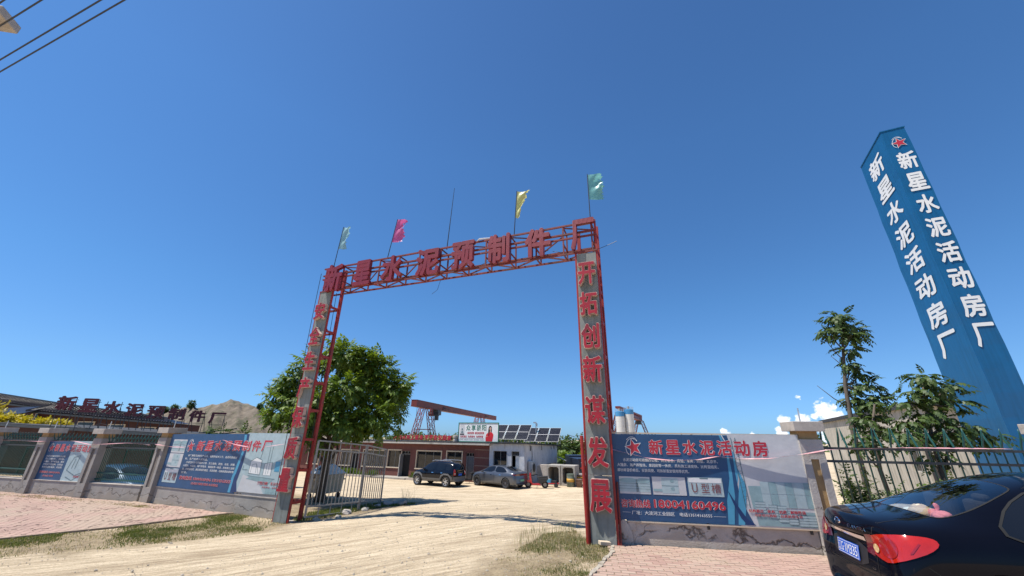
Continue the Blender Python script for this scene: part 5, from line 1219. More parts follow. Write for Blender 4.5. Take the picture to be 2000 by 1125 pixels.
# scooters and trike
def scooter(loc_, rz, body, label, seed=0):
    t = thing('motor_scooter', loc_, rz, label, 'scooter')
    for x, n_ in ((.62, 'front_wheel'), (-.60, 'rear_wheel')):
        q = MB(); q.lathe([(.13, -.05), (.22, -.055), (.245, 0), (.22, .055), (.13, .05)], (x, 0, .245), 20, axis='y', cap=False); w = q.build('tyre', M['tyre'], t, smooth=True)
        q = MB(); q.lathe([(.0, -.03), (.12, -.035), (.13, -.02), (.13, .02), (.12, .035), (0, .03)], (x, 0, .245), 14, axis='y'); q.build('rim', M['grey_iron'], w)
    q = MB(); q.path([(.62, 0, .25), (.50, 0, .62), (.40, 0, .92)], [.03, .03, .025], 8); q.build('fork', M['steel_dark'], t)
    q = MB(); q.prism([(.30, .30), (.42, .30), (.52, .62), (.52, .86), (.42, .90), (.36, .6)], -.17, .17); q.build('front_shield', body, t, bevel=.03)
    q = MB(); q.prism([(.38, .34), (.78, .40), (.72, .52), (.60, .54), (.46, .50)], -.07, .07); q.build('front_mudguard', body, t, bevel=.02)
    q = MB(); q.prism([(-.35, .20), (.36, .20), (.40, .32), (-.20, .32)], -.15, .15); q.build('footboard', body, t, bevel=.02)
    q = MB(); q.prism([(-.85, .62), (-.70, .45), (-.30, .30), (-.12, .34), (-.14, .62), (-.30, .68), (-.80, .70)], -.14, .14); q.build('rear_body', body if seed else M['plastic'], t, bevel=.04)
    q = MB(); q.prism([(-.82, .70), (-.20, .67), (-.08, .72), (-.12, .77), (-.40, .80), (-.82, .83)], -.13, .13); q.build('seat', M['plastic'], t, bevel=.03)
    q = MB(); q.path([(.38, -.32, 1.0), (.44, -.15, .95), (.44, .15, .95), (.38, .32, 1.0)], .014, 6); q.build('handlebar', M['plastic'], t)
    q = MB(); q.box((.46, 0, .93), (.14, .22, .13)); h = q.build('headlamp_cowl', body, t, bevel=.03)
    for s_ in (-1, 1):
        q = MB(); q.tube((.42, s_ * .2, .97), (.40, s_ * .28, 1.15), .006); q.box((.40, s_ * .30, 1.17), (.02, .11, .07)); q.build('mirror', M['plastic'], t)
    q = MB(); q.bb(-.95, -.78, -.12, .12, .62, .66); q.tube((-.9, .1, .64), (-.82, .1, .84), .01); q.tube((-.9, -.1, .64), (-.82, -.1, .84), .01); q.build('rack', M['alu'], t)
    q = MB(); q.tube((-.05, .12, .2), (-.02, .2, 0), .012); q.build('side_stand', M['steel_dark'], t)
    return t
scooter(yard(2.02, 31.0), R(172), M['red_paint'], 'bright red motor scooter parked beside the grey sedan', 0)
scooter(yard(-3.15, 33.5), R(200), M['plastic'], 'black motor scooter standing between the black car and grey sedan', 1)
t = thing('red_trolley', yard(3.15, 31.9), ga, 'low red hand cart with gear in front of the culvert', 'cart')
q = MB(); q.bb(-.5, .6, -.2, .25, .22, .28); q.bb(-.5, -.46, -.2, .25, .28, .42); q.build('tray', M['red_paint'], t)
for x in (-.35, .45): q = MB(); q.lathe([(0, -.04), (.15, -.04), (.15, .04), (0, .04)], (x, -.24, .15), 14, axis='y'); q.build('tyre', M['tyre'], t)
q = MB(); q.bb(-.35, .0, -.12, .18, .28, .52); q.build('blue_box', M['cyan_print'], t); q = MB(); q.path([(.6, 0, .25), (.85, 0, .3), (.95, 0, .6)], .015, 6); q.bb(.1, .4, -.1, .15, .28, .46); q.build('handle', M['dark_iron'], t)

# metal rubbish container with hipped lid
t = thing('rubbish_container', yard(-6.75, 15.75), ga, 'rusty cream metal rubbish container with pale hipped lid behind the gate leaf', 'container')
M['bin_cream'] = pm('bin_cream', (.50, .42, .30), .6, var=.2, scale=6, col2=(.20, .12, .07), c2w=.42, streak=.3); M['bin_lid'] = pm('bin_lid', (.66, .68, .66), .4, var=.15, scale=6)
q = MB(); q.prism([(-.42, .20), (.42, .20), (.48, .82), (-.48, .82)], -.40, .40); q.build('bin_body', M['bin_cream'], t, bevel=.01)
q = MB(); q.bb(-.5, .5, -.43, .43, .60, .645); q.build('flange', M['bin_cream'], t)
q = MB(); q.add([(-.50, -.44, .82), (.50, -.44, .82), (.50, .44, .82), (-.50, .44, .82), (-.20, -.12, 1.12), (.20, -.12, 1.12), (.20, .12, 1.12), (-.20, .12, 1.12)], [(0, 1, 5, 4), (1, 2, 6, 5), (2, 3, 7, 6), (3, 0, 4, 7), (4, 5, 6, 7), (0, 3, 2, 1)]); q.build('lid', M['bin_lid'], t)
q = MB(); q.add([(-.16, -.32, .935), (.02, -.30, .95), (-.02, -.18, 1.07), (-.13, -.20, 1.05)], [(0, 1, 2, 3)]); q.v = [(x, y - .01, z + .01) for x, y, z in q.v]; q.build('lid_patch', M['plastic'], t)
q = MB(); q.tube((0, 0, 1.12), (0, 0, 1.22), .10, .12, 10); q.tube((0, 0, 1.22), (.02, 0, 1.42), .09, .04, 10); q.build('bag_on_lid', M['dark_iron'], t)
for x in (-.35, .35):
    for y in (-.32, .32): q = MB(); q.lathe([(0, -.03), (.09, -.03), (.09, .03), (0, .03)], (x, y, .09), 12, axis='y'); q.bb(x - .02, x + .02, y - .04, y + .04, .09, .2); q.build('castor', M['tyre'], t)

# ------------------------------------------------------------------ gantry cranes and silos
M['crane_red'] = pm('crane_red', (.165, .026, .018), .55, var=.15, scale=.6, col2=(.10, .03, .02), c2w=.4)
M['crane_leg'] = pm('crane_leg', (.26, .035, .03), .55, var=.2, scale=.6)
def lattice_leg(q, a, b_, w0, w1, n, r=.05):
    a, b_ = Vector(a), Vector(b_); d = (b_ - a).normalized(); u = Vector((1, 0, 0)); v = Vector((0, 1, 0))
    def pt(t, i): w = (w0 + (w1 - w0) * t) / 2; return a.lerp(b_, t) + u * w * (1 if i in (1, 2) else -1) + v * w * (1 if i > 1 else -1)
    for i in range(4): q.bar(pt(0, i), pt(1, i), r * 1.6)
    for k in range(n):
        t0_, t1_ = k / n, (k + 1) / n
        for i in range(4):
            j = (i + 1) % 4; q.bar(pt(t1_, i), pt(t1_, j), r); q.bar(pt(t0_, i) if k % 2 else pt(t0_, j), pt(t1_, j) if k % 2 else pt(t1_, i), r)
cz0, cz1 = -1.8, 5.95
t = thing('gantry_crane', (-14.5, 60, YG), math.atan2(45, 10.6), 'long red gantry crane rising behind the brown building', 'crane')   # local x along the girder
q = MB(); q.bb(0, 46, -.45, .45, 7.60, 8.50); q.build('girder', M['crane_red'], t)
q = MB(); q.bb(-.03, 46.03, -.5, .5, 8.5, 8.54); q.bb(-.03, 46, -.52, .52, 7.55, 7.60); q.build('girder_flange', M['crane_red'], t)
for x0 in (4.2, 33):
    for s_ in (-1, 1):
        q = MB(); lattice_leg(q, (x0, s_ * 2.3, 0), (x0, s_ * .6, 7.55), .95, .75, 9); q.build('leg', M['crane_leg'], t)
    q = MB(); q.bar((x0, -2.6, .25), (x0, 2.6, .25), .35); q.bar((x0, -1.4, 4.4), (x0, 1.4, 4.4), .12); q.build('end_beam', M['crane_red'], t)
q = MB(); q.bb(7.4, 8.9, -.75, .75, 6.75, 7.5); q.tube((7.6, -.9, 6.9), (7.6, .9, 6.9), .35); q.bb(7.2, 7.6, -.9, -.3, 5.9, 6.8); q.build('hoist', M['dark_iron'], t)
q = MB(); q.path([(8, 0, 6.8), (8.2, 0, 5.6), (8.6, 0, 6.7)], .03, 5); q.tube((1.2, 0, 7.6), (1.2, 0, 5.2), .03); q.build('cable', M['dark_iron'], t)
for a in (10, 35.5):
    q = MB()
    for k in range(5): x = a + k * .6; q.bar((x, -.5, 7.7 + .1 * k), (x + .5, -.55, 8.3 - .1 * k), .06)
    q.build('bracket', M['steel_dark'], t)
M['crane_faded'] = pm('crane_faded', (.30, .085, .07), .6, var=.2, scale=.7)
t = thing('gantry_crane', (36.4, 135, YG), math.atan2(50, 23.6), 'distant trussed red gantry crane partly hidden by the silos', 'crane')
q = MB(); q.bb(0, 55, -.8, .8, 13.2, 13.9); q.bb(0, 55, -1.0, 1.0, 11.2, 11.6); q.build('girder', M['crane_red'], t)
for i in range(18):
    q = MB(); x = i * 3.05; q.bar((x, -.85, 11.6), (x + 1.2, -.85, 13.3), .35, .25); q.build('truss_web', M['crane_faded'], t)
for x0 in (3, 51):
    for s_ in (-1, 1): q = MB(); lattice_leg(q, (x0, s_ * 4.5, 0), (x0, s_ * 1.0, 11.2), 1.3, 1.2, 8, .14); q.build('leg', M['crane_red'], t)
    q = MB(); q.bar((x0, -5.2, .3), (x0, 5.2, .3), .6); q.bar((x0, -2.8, 6), (x0, 2.8, 6), .25); q.build('end_beam', M['crane_red'], t)
q = MB(); q.bb(46, 48, -1.2, 1.2, 9.6, 11.1); q.build('hoist', M['dark_iron'], t)
M['silo_white'] = pm('silo_white', (.62, .60, .56), .6, var=.08, scale=.5, streak=.25); M['silo_blue'] = pm('silo_blue', (.05, .22, .42), .5, var=.15, scale=.5)
def silo(x, y, r_, ztop, label):
    zb = gz(x, y); H = ztop - zb; t = thing('cement_silo', (x, y, zb), 0, label, 'silo', 'cement silos with blue tops')
    nr = 6; z = H - 1.35; hh = (z - 1.6) / nr
    for i in range(nr):
        q = MB(); a, b_ = 1.6 + i * hh, 1.6 + (i + 1) * hh; q.lathe([(r_ - .05, a), (r_, a + .06), (r_, b_ - .06), (r_ - .05, b_)], n=28); q.build('shell_ring', M['silo_white'], t, smooth=False)
    q = MB(); q.lathe([(r_ + .02, z), (r_ + .02, H), (r_ * .3, H + .25), (0, H + .25)], n=28); q.build('blue_band', M['silo_blue'], t)
    q = MB(); q.lathe([(.3, 0), (r_ - .05, 1.6)], n=20); q.build('cone', M['silo_white'], t)
    for k in range(4): q = MB(); a = k * math.pi / 2 + .4; q.tube((r_ * math.cos(a), r_ * math.sin(a), 0), (r_ * math.cos(a), r_ * math.sin(a), 1.8), .1); q.build('leg', M['silo_white'], t)
    q = MB(); q.tube((.0, 0, H + .2), (.0, 0, H + 1.0), .35, n=10); q.build('vent', M['concrete'], t)
    q = MB()
    for k in range(14):
        a = k * 2 * math.pi / 14; q.tube((r_ * math.cos(a), r_ * math.sin(a), H), (r_ * math.cos(a), r_ * math.sin(a), H + .8), .03, n=4)
    for hz in (.4, .8):
        for k in range(14):
            a, b_ = k * 2 * math.pi / 14, (k + 1) * 2 * math.pi / 14; q.tube((r_ * math.cos(a), r_ * math.sin(a), H + hz), (r_ * math.cos(b_), r_ * math.sin(b_), H + hz), .025, n=4)
    q.build('railing', M['alu'], t)
    q = MB(); q.bar((-r_ - .15, -.2, 0), (-r_ - .15, -.2, H), .05); q.bar((-r_ - .15, .2, 0), (-r_ - .15, .2, H), .05)
    for k in range(16): q.bar((-r_ - .15, -.2, .5 + k * .62), (-r_ - .15, .2, .5 + k * .62), .04)
    q.build('ladder', M['alu'], t)
silo(34.2, 125, 1.36, 9.75, 'left cement silo with blue top behind the right banner')
silo(37.1, 125.3, 1.46, 10.45, 'taller right cement silo with blue top next to the crane')

# ------------------------------------------------------------------ spoil heap
hx = np.linspace(-140, -20, 240); hy = np.linspace(80, 140, 100)
def hillz(x, y):
    s_ = x * 95 / y if y > 0 else x
    prof = np.interp(s_, [-112, -100, -94, -88, -84, -80, -77.6, -72, -66.6, -63, -60, -55, -50, -45, -38, -26], [-4, .5, 3.2, 5.2, 6.0, 6.5, 7.2, 7.6, 9.4, 8.6, 7.3, 6.0, 5.2, 4.0, 1.0, -4])
    f = math.sin(min(1, max(0, (y - 80) / 17)) * math.pi / 2) if y < 97 else max(0, 1 - (y - 97) / 43)
    gully = .55 * math.sin(s_ * 1.3 + 3 * math.sin(y * .13)) + .35 * math.sin(s_ * 2.9 + y * .2) + .2 * math.sin(s_ * 6.1)
    gully += 1.5 * mnoise.noise(Vector((x * .22, y * .10, 0))) + .8 * mnoise.noise(Vector((x * .7, y * .4, 5))) + .4 * mnoise.noise(Vector((x * 1.6, y * 1.2, 8)))
    return -2.6 + (prof + 2.6) * f + gully * (.35 if f > .95 else .9) * min(1, f * 3) * .8
hv = [(x, y, hillz(x, y)) for y in hy for x in hx]
hf = [(j * 240 + i, j * 240 + i + 1, (j + 1) * 240 + i + 1, (j + 1) * 240 + i) for j in range(99) for i in range(239)]
me = bpy.data.meshes.new('hill'); me.from_pydata(hv, [], hf); me.polygons.foreach_set('use_smooth', [True] * len(hf))
M['spoil'] = pm('spoil', (.15, .122, .092), .95, var=.35, scale=.8, col2=(.085, .082, .05), c2w=.45, bump=.5, bscale=.9)
tag(link('hill', me, None, M['spoil']), 'bare brown spoil heap behind the left banner', kind='structure')
def small_tree(name, x, y, zb, w, h, n, label, seed, mat='leaf_far', group=None, cat='tree', size=1.6, kind='plain', tr=.25):
    r = np.random.default_rng(seed); t = thing(name, (x, y, zb), 0, label, cat, group); cl = []
    for k in range(9): a = r.uniform(0, 6.28); rr = w * .28 * math.sqrt(r.random()); cl.append((rr * math.cos(a), rr * math.sin(a), h * r.uniform(.35, .8), w * r.uniform(.18, .30)))
    P, D = clump_points(cl, n, r, .3); leaves_mesh('crown', P, D, r.uniform(.8, 1.3, len(P)) * size, kind, M[mat], t, seed)
    q = MB(); q.path([(0, 0, -.1), (.03 * h, 0, h * .4), (0, 0, h * .75)], [w * .03 + .02, w * .02 + .015, .01], 6)
    for c in cl[:5]: q.path([(0, 0, h * tr), (c[0] * .6, c[1] * .6, (h * tr + c[2]) / 2), c[:3]], [.03, .02, .01], 5)
    q.build('trunk', M['bark'], t); return t
for i, (px, y, w, h) in enumerate(((-77.6, 93, 1.7, 2.2), (-74.0, 93, 1.8, 2.2), (-57.5, 92, .8, 1.8), (-49, 92, .8, 1.6), (-80.5, 94, 1.5, 1.4))):
    small_tree('hill_tree', px, y, hillz(px, y) - .2, w, h, 300, ('bushy green tree on the left shoulder of the spoil heap', 'second bushy tree just left of the heap top', 'tiny sapling on the right slope of the spoil heap', 'tiny sapling near the foot of the heap on the right', 'low scrub bush at the left end of the heap')[i], 80 + i, 'leaf_dark', 'trees on the spoil heap', size=1.1)
for i, (x, y, w, h) in enumerate(((-14.6, 20.4, .9, 3.2), (-13.3, 20.6, .9, 3.0), (-12.2, 20.2, .6, 2.4))):
    small_tree('sapling', x, y, -.7, w, h, 130, ('leafy sapling behind the last roof letter', 'second leafy sapling right of the last roof letter', 'low sapling close behind the left banner')[i], 90 + i, 'leaf_dark', 'saplings behind the left banner', kind='walnut', size=.9)
# wood beyond the yard
lab = ['dense far green tree in the wood behind the yard']
r = np.random.default_rng(17)
for i in range(44):
    x = -20 + i * 1.35 + r.uniform(-.4, .4); y = 62 + r.uniform(-4, 7) + (i % 2) * 5; zb = gz(x, y) - .2
    small_tree('far_tree', x, y, zb, 3.0, 3.6 + r.uniform(-.2, .5), 190, 'dense green tree in the wood beyond the yard', 200 + i, 'leaf_far', 'trees of the wood beyond the yard', size=2.4)
for i in range(14):
    x = 3.5 + i * .8; y = 44 + r.uniform(-1, 2); small_tree('far_shrub', x, y, gz(x, y), 1.7, 1.7 + r.uniform(-.2, .3), 150, 'low bright green shrub in front of the wood', 300 + i, 'leaf', 'shrubs in front of the wood', 'shrub', size=1.5)
for i in range(60):
    a = -1.25 + i * .043; x, y = 260 * math.sin(a), 260 * math.cos(a)
    if abs(a + .6) < .12: continue
    small_tree('far_tree', x, y, -3.2, 13, 4.4 + r.uniform(-.6, .6), 90, 'hazy green tree on the far horizon', 400 + i, 'leaf_far', 'trees along the far horizon', size=7)

# ------------------------------------------------------------------ low building with roof letters, tiled halls
M['shaded_red_wall'] = pm('shaded_red_wall', (.055, .016, .011), .8, var=.2, scale=1.5)  # red brown with the low building's wall shade darkened into the base colour
P0, P1 = Vector((-30.5, 21.8, 0)), Vector((-11.8, 18.6, 0)); la2 = math.atan2((P1 - P0).y, (P1 - P0).x); Ln = (P1 - P0).length
LB = thing('low_building', P0, la2, 'long low red brown building with dark flat roof edge behind the left fence', 'building')
def rz_(x): return 2.20 + (1.50 - 2.20) * x / Ln
q = MB(); q.prism([(0, -1.8), (Ln, -1.8), (Ln, rz_(Ln) - .12), (0, rz_(0) - .12)], .15, 3.2); q.build('wall', M['shaded_red_wall'], LB)
q = MB(); q.prism([(-.3, rz_(0) - .12), (Ln + .3, rz_(Ln) - .12), (Ln + .3, rz_(Ln)), (-.3, rz_(0))], -.25, 3.4); q.build('roof', M['dark_iron'], LB)
q = MB(); q.prism([(-.3, rz_(0) + .001), (Ln + .3, rz_(Ln) + .001), (Ln + .3, rz_(Ln) + .03), (-.3, rz_(0) + .03)], -.22, 3.4); q.build('roofing', M['tar'], LB)
for x in (3, 6.5, 9.5, 12.5, 15.5):
    window(LB, x, x + 1.4, -.4, .9, y=.15 - .001, n=2, trim='green_iron', tw=.05)
M['roof_red'] = pm('roof_red', (.11, .008, .018), .5, var=.2, scale=4)
A0, A1 = Vector((-21.59, 19.5, 2.98)), Vector((-15.53, 21.5, 2.46)); sa = math.atan2((A1 - A0).y, (A1 - A0).x)
RS = thing('rooftop_sign', A0, sa, 'row of eight dark red characters standing on thin legs above the low roof', 'sign')
LL = (Vector((A1.x, A1.y)) - Vector((A0.x, A0.y))).length
for i, ch in enumerate('新星水泥预制件厂'):
    x = LL * i / 7; z = (A1.z - A0.z) * i / 7; s_ = .33 - .045 * i / 7; w = .36
    o = link('letter', fit_mesh(glyph_mesh(ch, .035, .05, 2), x - w, x + w, z - s_, z + s_, 0, .08), RS, M['roof_red'])
    zb = rz_(14) - A0.z - .25 - .03 * i
    q = MB()
    for dx in (-w * .8, w * .8): q.bar((x + dx, .05, zb), (x + dx, .05, z + s_ * .9), .022); q.bar((x + dx, .07, z), (x + dx * .9, 1.0, zb), .02)
    q.bar((x - w, .06, z - s_ - .05), (x + w, .06, z - s_ - .05), .02); q.bar((x - w, .06, z + s_ * .5), (x + w, .06, z + s_ * .5), .02); q.build('leg', M['dark_iron'], RS)
q = MB(); q.bar((LL * .62, .05, rz_(15) - A0.z - .22), (LL + 1.0, .05, -1.02), .05); q.bar((LL * .62, .05, rz_(15) - A0.z - .40), (LL + 1.0, .05, -1.2), .05)
q.path([(.4, .0, -.85), (1.0, -.02, -1.15), (1.6, 0, -.9), (2.4, 0, -1.1)], .01, 5); q.build('rail', M['dark_iron'], RS)

M['glaze'] = pm('glaze', (.018, .013, .014), .30, var=.4, scale=8, spec=.14, bump=.02, bscale=9); M['ridge'] = pm('ridge', (.018, .022, .03), .35, var=.2)
def tiled_hall(name, ridge, eave, label, zb=-1.6, hipl=True):
    (a, b_), (c_, d_) = [[Vector(p) for p in x] for x in (ridge, eave)]
    t = thing(name, (c_.x, c_.y, zb), 0, label, 'hall'); o = Vector((c_.x, c_.y, zb)); a, b_, c_, d_ = a - o, b_ - o, c_ - o, d_ - o
    bk = Vector((0, 1, 0)) * 2 * (a.y - c_.y); e, f = c_ + bk, d_ + bk
    q = MB(); q.add([a, b_, c_, d_, e, f], [(2, 3, 1, 0), (0, 1, 5, 4), (4, 2, 0), (3, 5, 1)]); q.build('roof', M['glaze'], t)
    q = MB(); n = int((d_ - c_).length / .26)
    for i in range(n + 1):
        u = i / n; lo = c_.lerp(d_, u); ux = min(1, max(0, ((lo - a).dot((b_ - a).normalized())) / (b_ - a).length)); hi = a.lerp(b_, ux)
        pts = []; m_ = 9
        for k in range(m_ + 1):
            p = lo.lerp(hi, k / m_) + Vector((0, 0, .03 - .10 * math.sin(math.pi * k / m_))); pts.append(p)
        q.path(pts, [.075 + .02 * (k % 2) for k in range(m_ + 1)], 6)
    tag(q.build('roof_tiles', M['glaze'], t, smooth=True), 'rows of dark glazed half round tiles', kind='stuff')
    q = MB(); q.bar(a, b_, .25, .22); q.bar(a, c_, .18, .15); q.bar(b_, d_, .18, .15); q.path([b_, b_ + Vector((.35, -.1, .05)), b_ + Vector((.6, -.2, .28))], [.12, .10, .04], 6); q.build('ridge', M['ridge'], t)
    q = MB(); q.bar(c_ + Vector((0, .05, -.08)), d_ + Vector((0, .05, -.08)), .2, .14); q.build('eave', M['dark_iron'], t)
    c2, d2 = c_ + Vector((.3, .8, -.1)), d_ + Vector((-.3, .8, -.1)); b3 = Vector((0, 3, 0)); z0 = Vector((0, 0, 1))
    q = MB(); q.add([Vector((c2.x, c2.y, 0)), Vector((d2.x, d2.y, 0)), Vector((d2.x, d2.y, d2.z)), Vector((c2.x, c2.y, c2.z)), Vector((c2.x, c2.y + 3, 0)), Vector((d2.x, d2.y + 3, 0)), Vector((d2.x, d2.y + 3, d2.z)), Vector((c2.x, c2.y + 3, c2.z))], [(0, 1, 2, 3), (1, 5, 6, 2), (4, 0, 3, 7), (5, 4, 7, 6)]); q.build('wall', M['shaded_red_wall'], t)
    for k in range(4):
        u = .15 + k * .22; p = c2.lerp(d2, u); q = MB(); q.box((p.x, p.y - .03, p.z - 1.0), (1.6, .08, 1.2)); w_ = q.build('window', M['cream'], t); q = MB(); q.box((p.x, p.y - .08, p.z - 1.0), (1.4, .04, 1.0)); q.build('pane', M['glass'], w_)
    return t
tiled_hall('tiled_hall', ((-66, 42, 6.75), (-44.9, 42, 4.06)), ((-67.5, 41, 5.9), (-43.4, 41, 3.42)), 'farther hall with long glittering dark tiled roof at the far left')
tiled_hall('tiled_hall', ((-43.6, 38.5, 4.15), (-32.6, 38.5, 2.95)), ((-44.9, 37.4, 3.40), (-31.0, 37.4, 2.50)), 'nearer hall with glittering tiled roof behind the roof letters')
q = MB(); q.add([(-47.6, 36, 2.5), (-43.9, 36.6, 3.2), (-43.6, 38.5, 3.95), (-48.6, 39, 3.7), (-47.6, 36, 2.3), (-43.9, 36.6, 3.0)], [(0, 1, 2, 3), (4, 5, 1, 0)]); q.bb(-48, -44.3, 36.6, 38.5, -1.6, 2.4)
o = tag(q.build('side_porch', M['glaze']), 'low porch with smooth dark shiny roof between the halls and golden bushes', 'porch')

# ------------------------------------------------------------------ the room behind the right fence
RB0 = Vector((14.8, 14.0, 0)); rb_a = math.atan2(.89, .46)
RB = thing('plastered_room', RB0, rb_a, 'streaked grey plastered building behind the trees at the right', 'building')
M['streaked'] = pm('streaked', (.47, .42, .34), .9, var=.12, scale=1.5, col2=(.38, .34, .28), c2w=.4, streak=.5, bump=.006)
wall_with_holes(RB, 'wall', 0, 16, -1.8, 3.02, 0, .24, [(.35, 1.15, -.5, 1.9), (1.5, 2.5, .75, 2.0)], M['streaked'])
window(RB, 1.5, 2.5, .75, 2.0, y=0, n=2, trim='grid_white', tw=.05); window(RB, .35, 1.15, 1.55, 1.9, y=0, n=1, trim='grid_white', tw=.05, door=True)
q = MB(); q.bb(.4, 1.1, .14, .18, -.5, 1.5); q.build('door', M['room_dark'], RB)
q = MB()
for i in range(30): x = 2.8 + i * .44; q.bb(x, x + .05, -.012, 0, -.5, 3.0)
q.build('rib', M['streaked'], RB)
wl = MB(); wl.bb(0, .24, -6, -.001, -1.8, 3.02); wl.bb(15.7, 16, -6, -.001, -1.8, 3.02); wl.bb(.3, 15.6, -1.2, -1.1, -1.8, 2.9); wl.build('end_wall', M['streaked'], RB)
q = MB(); q.bb(-.35, 16.3, -6.2, .35, 3.02, 3.16); q.build('roof', M['roof_edge'], RB)
q = MB(); q.bb(-.38, 16.32, .32, .36, 2.98, 3.17); q.bb(-.40, -.36, -6.2, .3, 2.98, 3.17); q.build('roof_edge_strip', M['tar'], RB)

# wires and cross arm overhead at the left
def wire(p, q_, label, r=.011):
    p, q_ = Vector(p), Vector(q_); pts = []
    for i in range(25):
        t_ = i / 24; pts.append(p.lerp(q_, t_) + Vector((0, 0, -1.2 * 4 * t_ * (1 - t_) * .35)))
    m_ = MB(); m_.path(pts, r, 6); return tag(m_.build('overhead_wire', M['plastic']), label, 'wire', 'wires crossing the top left corner')
def ext(a, b_, k0, k1):
    a, b_ = Vector(a), Vector(b_); d = b_ - a; return a - d * k0, b_ + d * k1
for (a, b_, lb) in (((-9.71, 5.27, 8), (-6.13, 3.95, 8), 'lowest of the four thin wires in the upper left corner'), ((-9.40, 5.02, 8), (-6.49, 3.95, 8), 'second lowest of the four wires in the upper left corner'),
                    ((-8.62, 4.39, 8), (-7.45, 3.97, 8), 'third wire up, passing behind the pale cross arm'), ((-8.16, 4.02, 8), (-7.75, 3.87, 8), 'short topmost wire at the very corner')):
    d = (Vector(b_) - Vector(a)).normalized(); m_ = (Vector(a) + Vector(b_)) / 2; wire(m_ - d * 30 + Vector((0, 0, .42)), m_ + d * 30 + Vector((0, 0, .42)), lb)
t = thing('utility_pole', (-11.3, 5.0, gz(-11.3, 5.0)), 0, 'pale concrete cross arm end poking in at the upper left corner', 'utility pole')
q = MB(); q.tube((0, 0, 0), (0, 0, 9.4), .17, .12, 14); q.build('pole', M['concrete'], t)
q = MB(); z = 8.33; q.add([(0, -.9, z), (2.72, -.42, z), (2.86, -.80, z), (.0, -1.3, z), (0, -.9, z + .16), (2.72, -.42, z + .16), (2.86, -.80, z + .16), (.0, -1.3, z + .16)], [(0, 1, 2, 3), (4, 7, 6, 5), (0, 4, 5, 1), (1, 5, 6, 2), (2, 6, 7, 3), (3, 7, 4, 0)]); q.build('cross_arm', M['cap_stone'], t, bevel=.02)
q = MB(); q.lathe([(0, z - .012), (.05, z - .012), (.05, z + .0)], (2.62, -.66, 0), 12); q.build('bolt_hole', M['room_dark'], t)

# ------------------------------------------------------------------ grass, weeds, rubble
def blades(name, polys, n, h, mat, label, seed, dens=None, w=.006):
    r = np.random.default_rng(seed); pts = []
    xs = [p[0] for P in polys for p in P]; ys = [p[1] for P in polys for p in P]
    clumps = [(r.uniform(min(xs), max(xs)), r.uniform(min(ys), max(ys)), r.uniform(.1, .45)) for _ in range(int(30 + n / 90))]
    while len(pts) < n:
        c = clumps[r.integers(len(clumps))]; x, y = c[0] + r.normal(0, c[2]), c[1] + r.normal(0, c[2])
        if any(in_poly(x, y, P) for P in polys) and (dens is None or r.random() < dens(x, y)): pts.append((x, y))
    pts = np.array(pts); z = np.array([gz(x, y) for x, y in pts]); a = r.uniform(0, 6.283, n); hh = h * r.uniform(.35, 1.2, n); ln_ = r.uniform(.1, .7, n) * hh
    if n < 1000: pts = pts + r.normal(0, .05, pts.shape)
    b = r.uniform(0, 6.283, n); dx, dy = np.cos(a) * w, np.sin(a) * w
    V = np.empty((n, 5, 3)); mx_, my_ = np.cos(b) * ln_, np.sin(b) * ln_; X, Y_ = pts[:, 0], pts[:, 1]
    V[:, 0] = np.stack([X - dx, Y_ - dy, z - .005], 1); V[:, 1] = np.stack([X + dx, Y_ + dy, z - .005], 1)
    V[:, 2] = np.stack([X + mx_ * .32 + dx * .75, Y_ + my_ * .32 + dy * .75, z + hh * .6], 1); V[:, 3] = np.stack([X + mx_ * .32 - dx * .75, Y_ + my_ * .32 - dy * .75, z + hh * .6], 1)
    V[:, 4] = np.stack([X + mx_, Y_ + my_, z + hh], 1)
    me = bpy.data.meshes.new(name); me.vertices.add(n * 5); me.vertices.foreach_set('co', V.ravel()); me.loops.add(n * 9)
    idx = (np.arange(n)[:, None] * 5 + np.array([0, 1, 2, 0, 2, 3, 3, 2, 4])).astype(np.int32).ravel(); me.loops.foreach_set('vertex_index', idx)
    me.polygons.add(n * 3); me.polygons.foreach_set('loop_start', np.arange(0, n * 9, 3, dtype=np.int32)); me.update(calc_edges=True)
    return tag(link(name, me, None, M[mat]), label, kind='stuff')
vergeL = [(-11.5, 7.4), (-9.9, 8.66), (-8.62, 9.95), (-7.45, 11.5), (-7.0, 11.85), (-5.85, 11.1), (-5.2, 10.55), (-5.3, 9.9), (-6.2, 9.0), (-7.2, 8.3), (-8.4, 7.6), (-10.0, 6.6)]
vergeR = [(1.83, 7.75), (1.66, 7.3), (1.36, 6.7), (.98, 5.95), (.52, 5.0), (-.3, 5.2), (-.5, 6.2), (-.1, 7.1), (.4, 7.9), (.7, 8.6), (1.35, 8.9), (1.5, 8.0)]
def patchy(x, y, sc=1.5, th=.0, k=4.0, ph=0.0): return min(1, max(.04, .5 + k * (mnoise.noise(Vector((x * sc + ph, y * sc, ph))) - th) * .5 + .5 * mnoise.noise(Vector((x * sc * 4, y * sc * 4, 3 + ph)))))
def dL(x, y):
    e_ = (x + 11.5) * .42 - (y - 7.0) * .78   # towards the road the grass thins out
    return patchy(x, y, .9, .02, 5, 2.0) * min(1, max(.05, 1.15 - max(0, e_ + .35) * .9))
def dR(x, y): return max(.06, min(1, (x + .25) / 1.3)) * patchy(x, y, 1.6, .0, 3, 5.0)
blades('grass', [vergeL], 15000, .036, 'grass', 'short green grass on the verge below the left pavement', 1, dL, w=.005)
blades('grass', [vergeL], 9000, .03, 'grass_dry', 'dry grass mixed into the left verge', 2, lambda x, y: .35 + .65 * dL(x, y), w=.004)
blades('grass', [vergeR], 5000, .028, 'grass', 'short grass at the foot of the right gate column', 3, dR, w=.004)
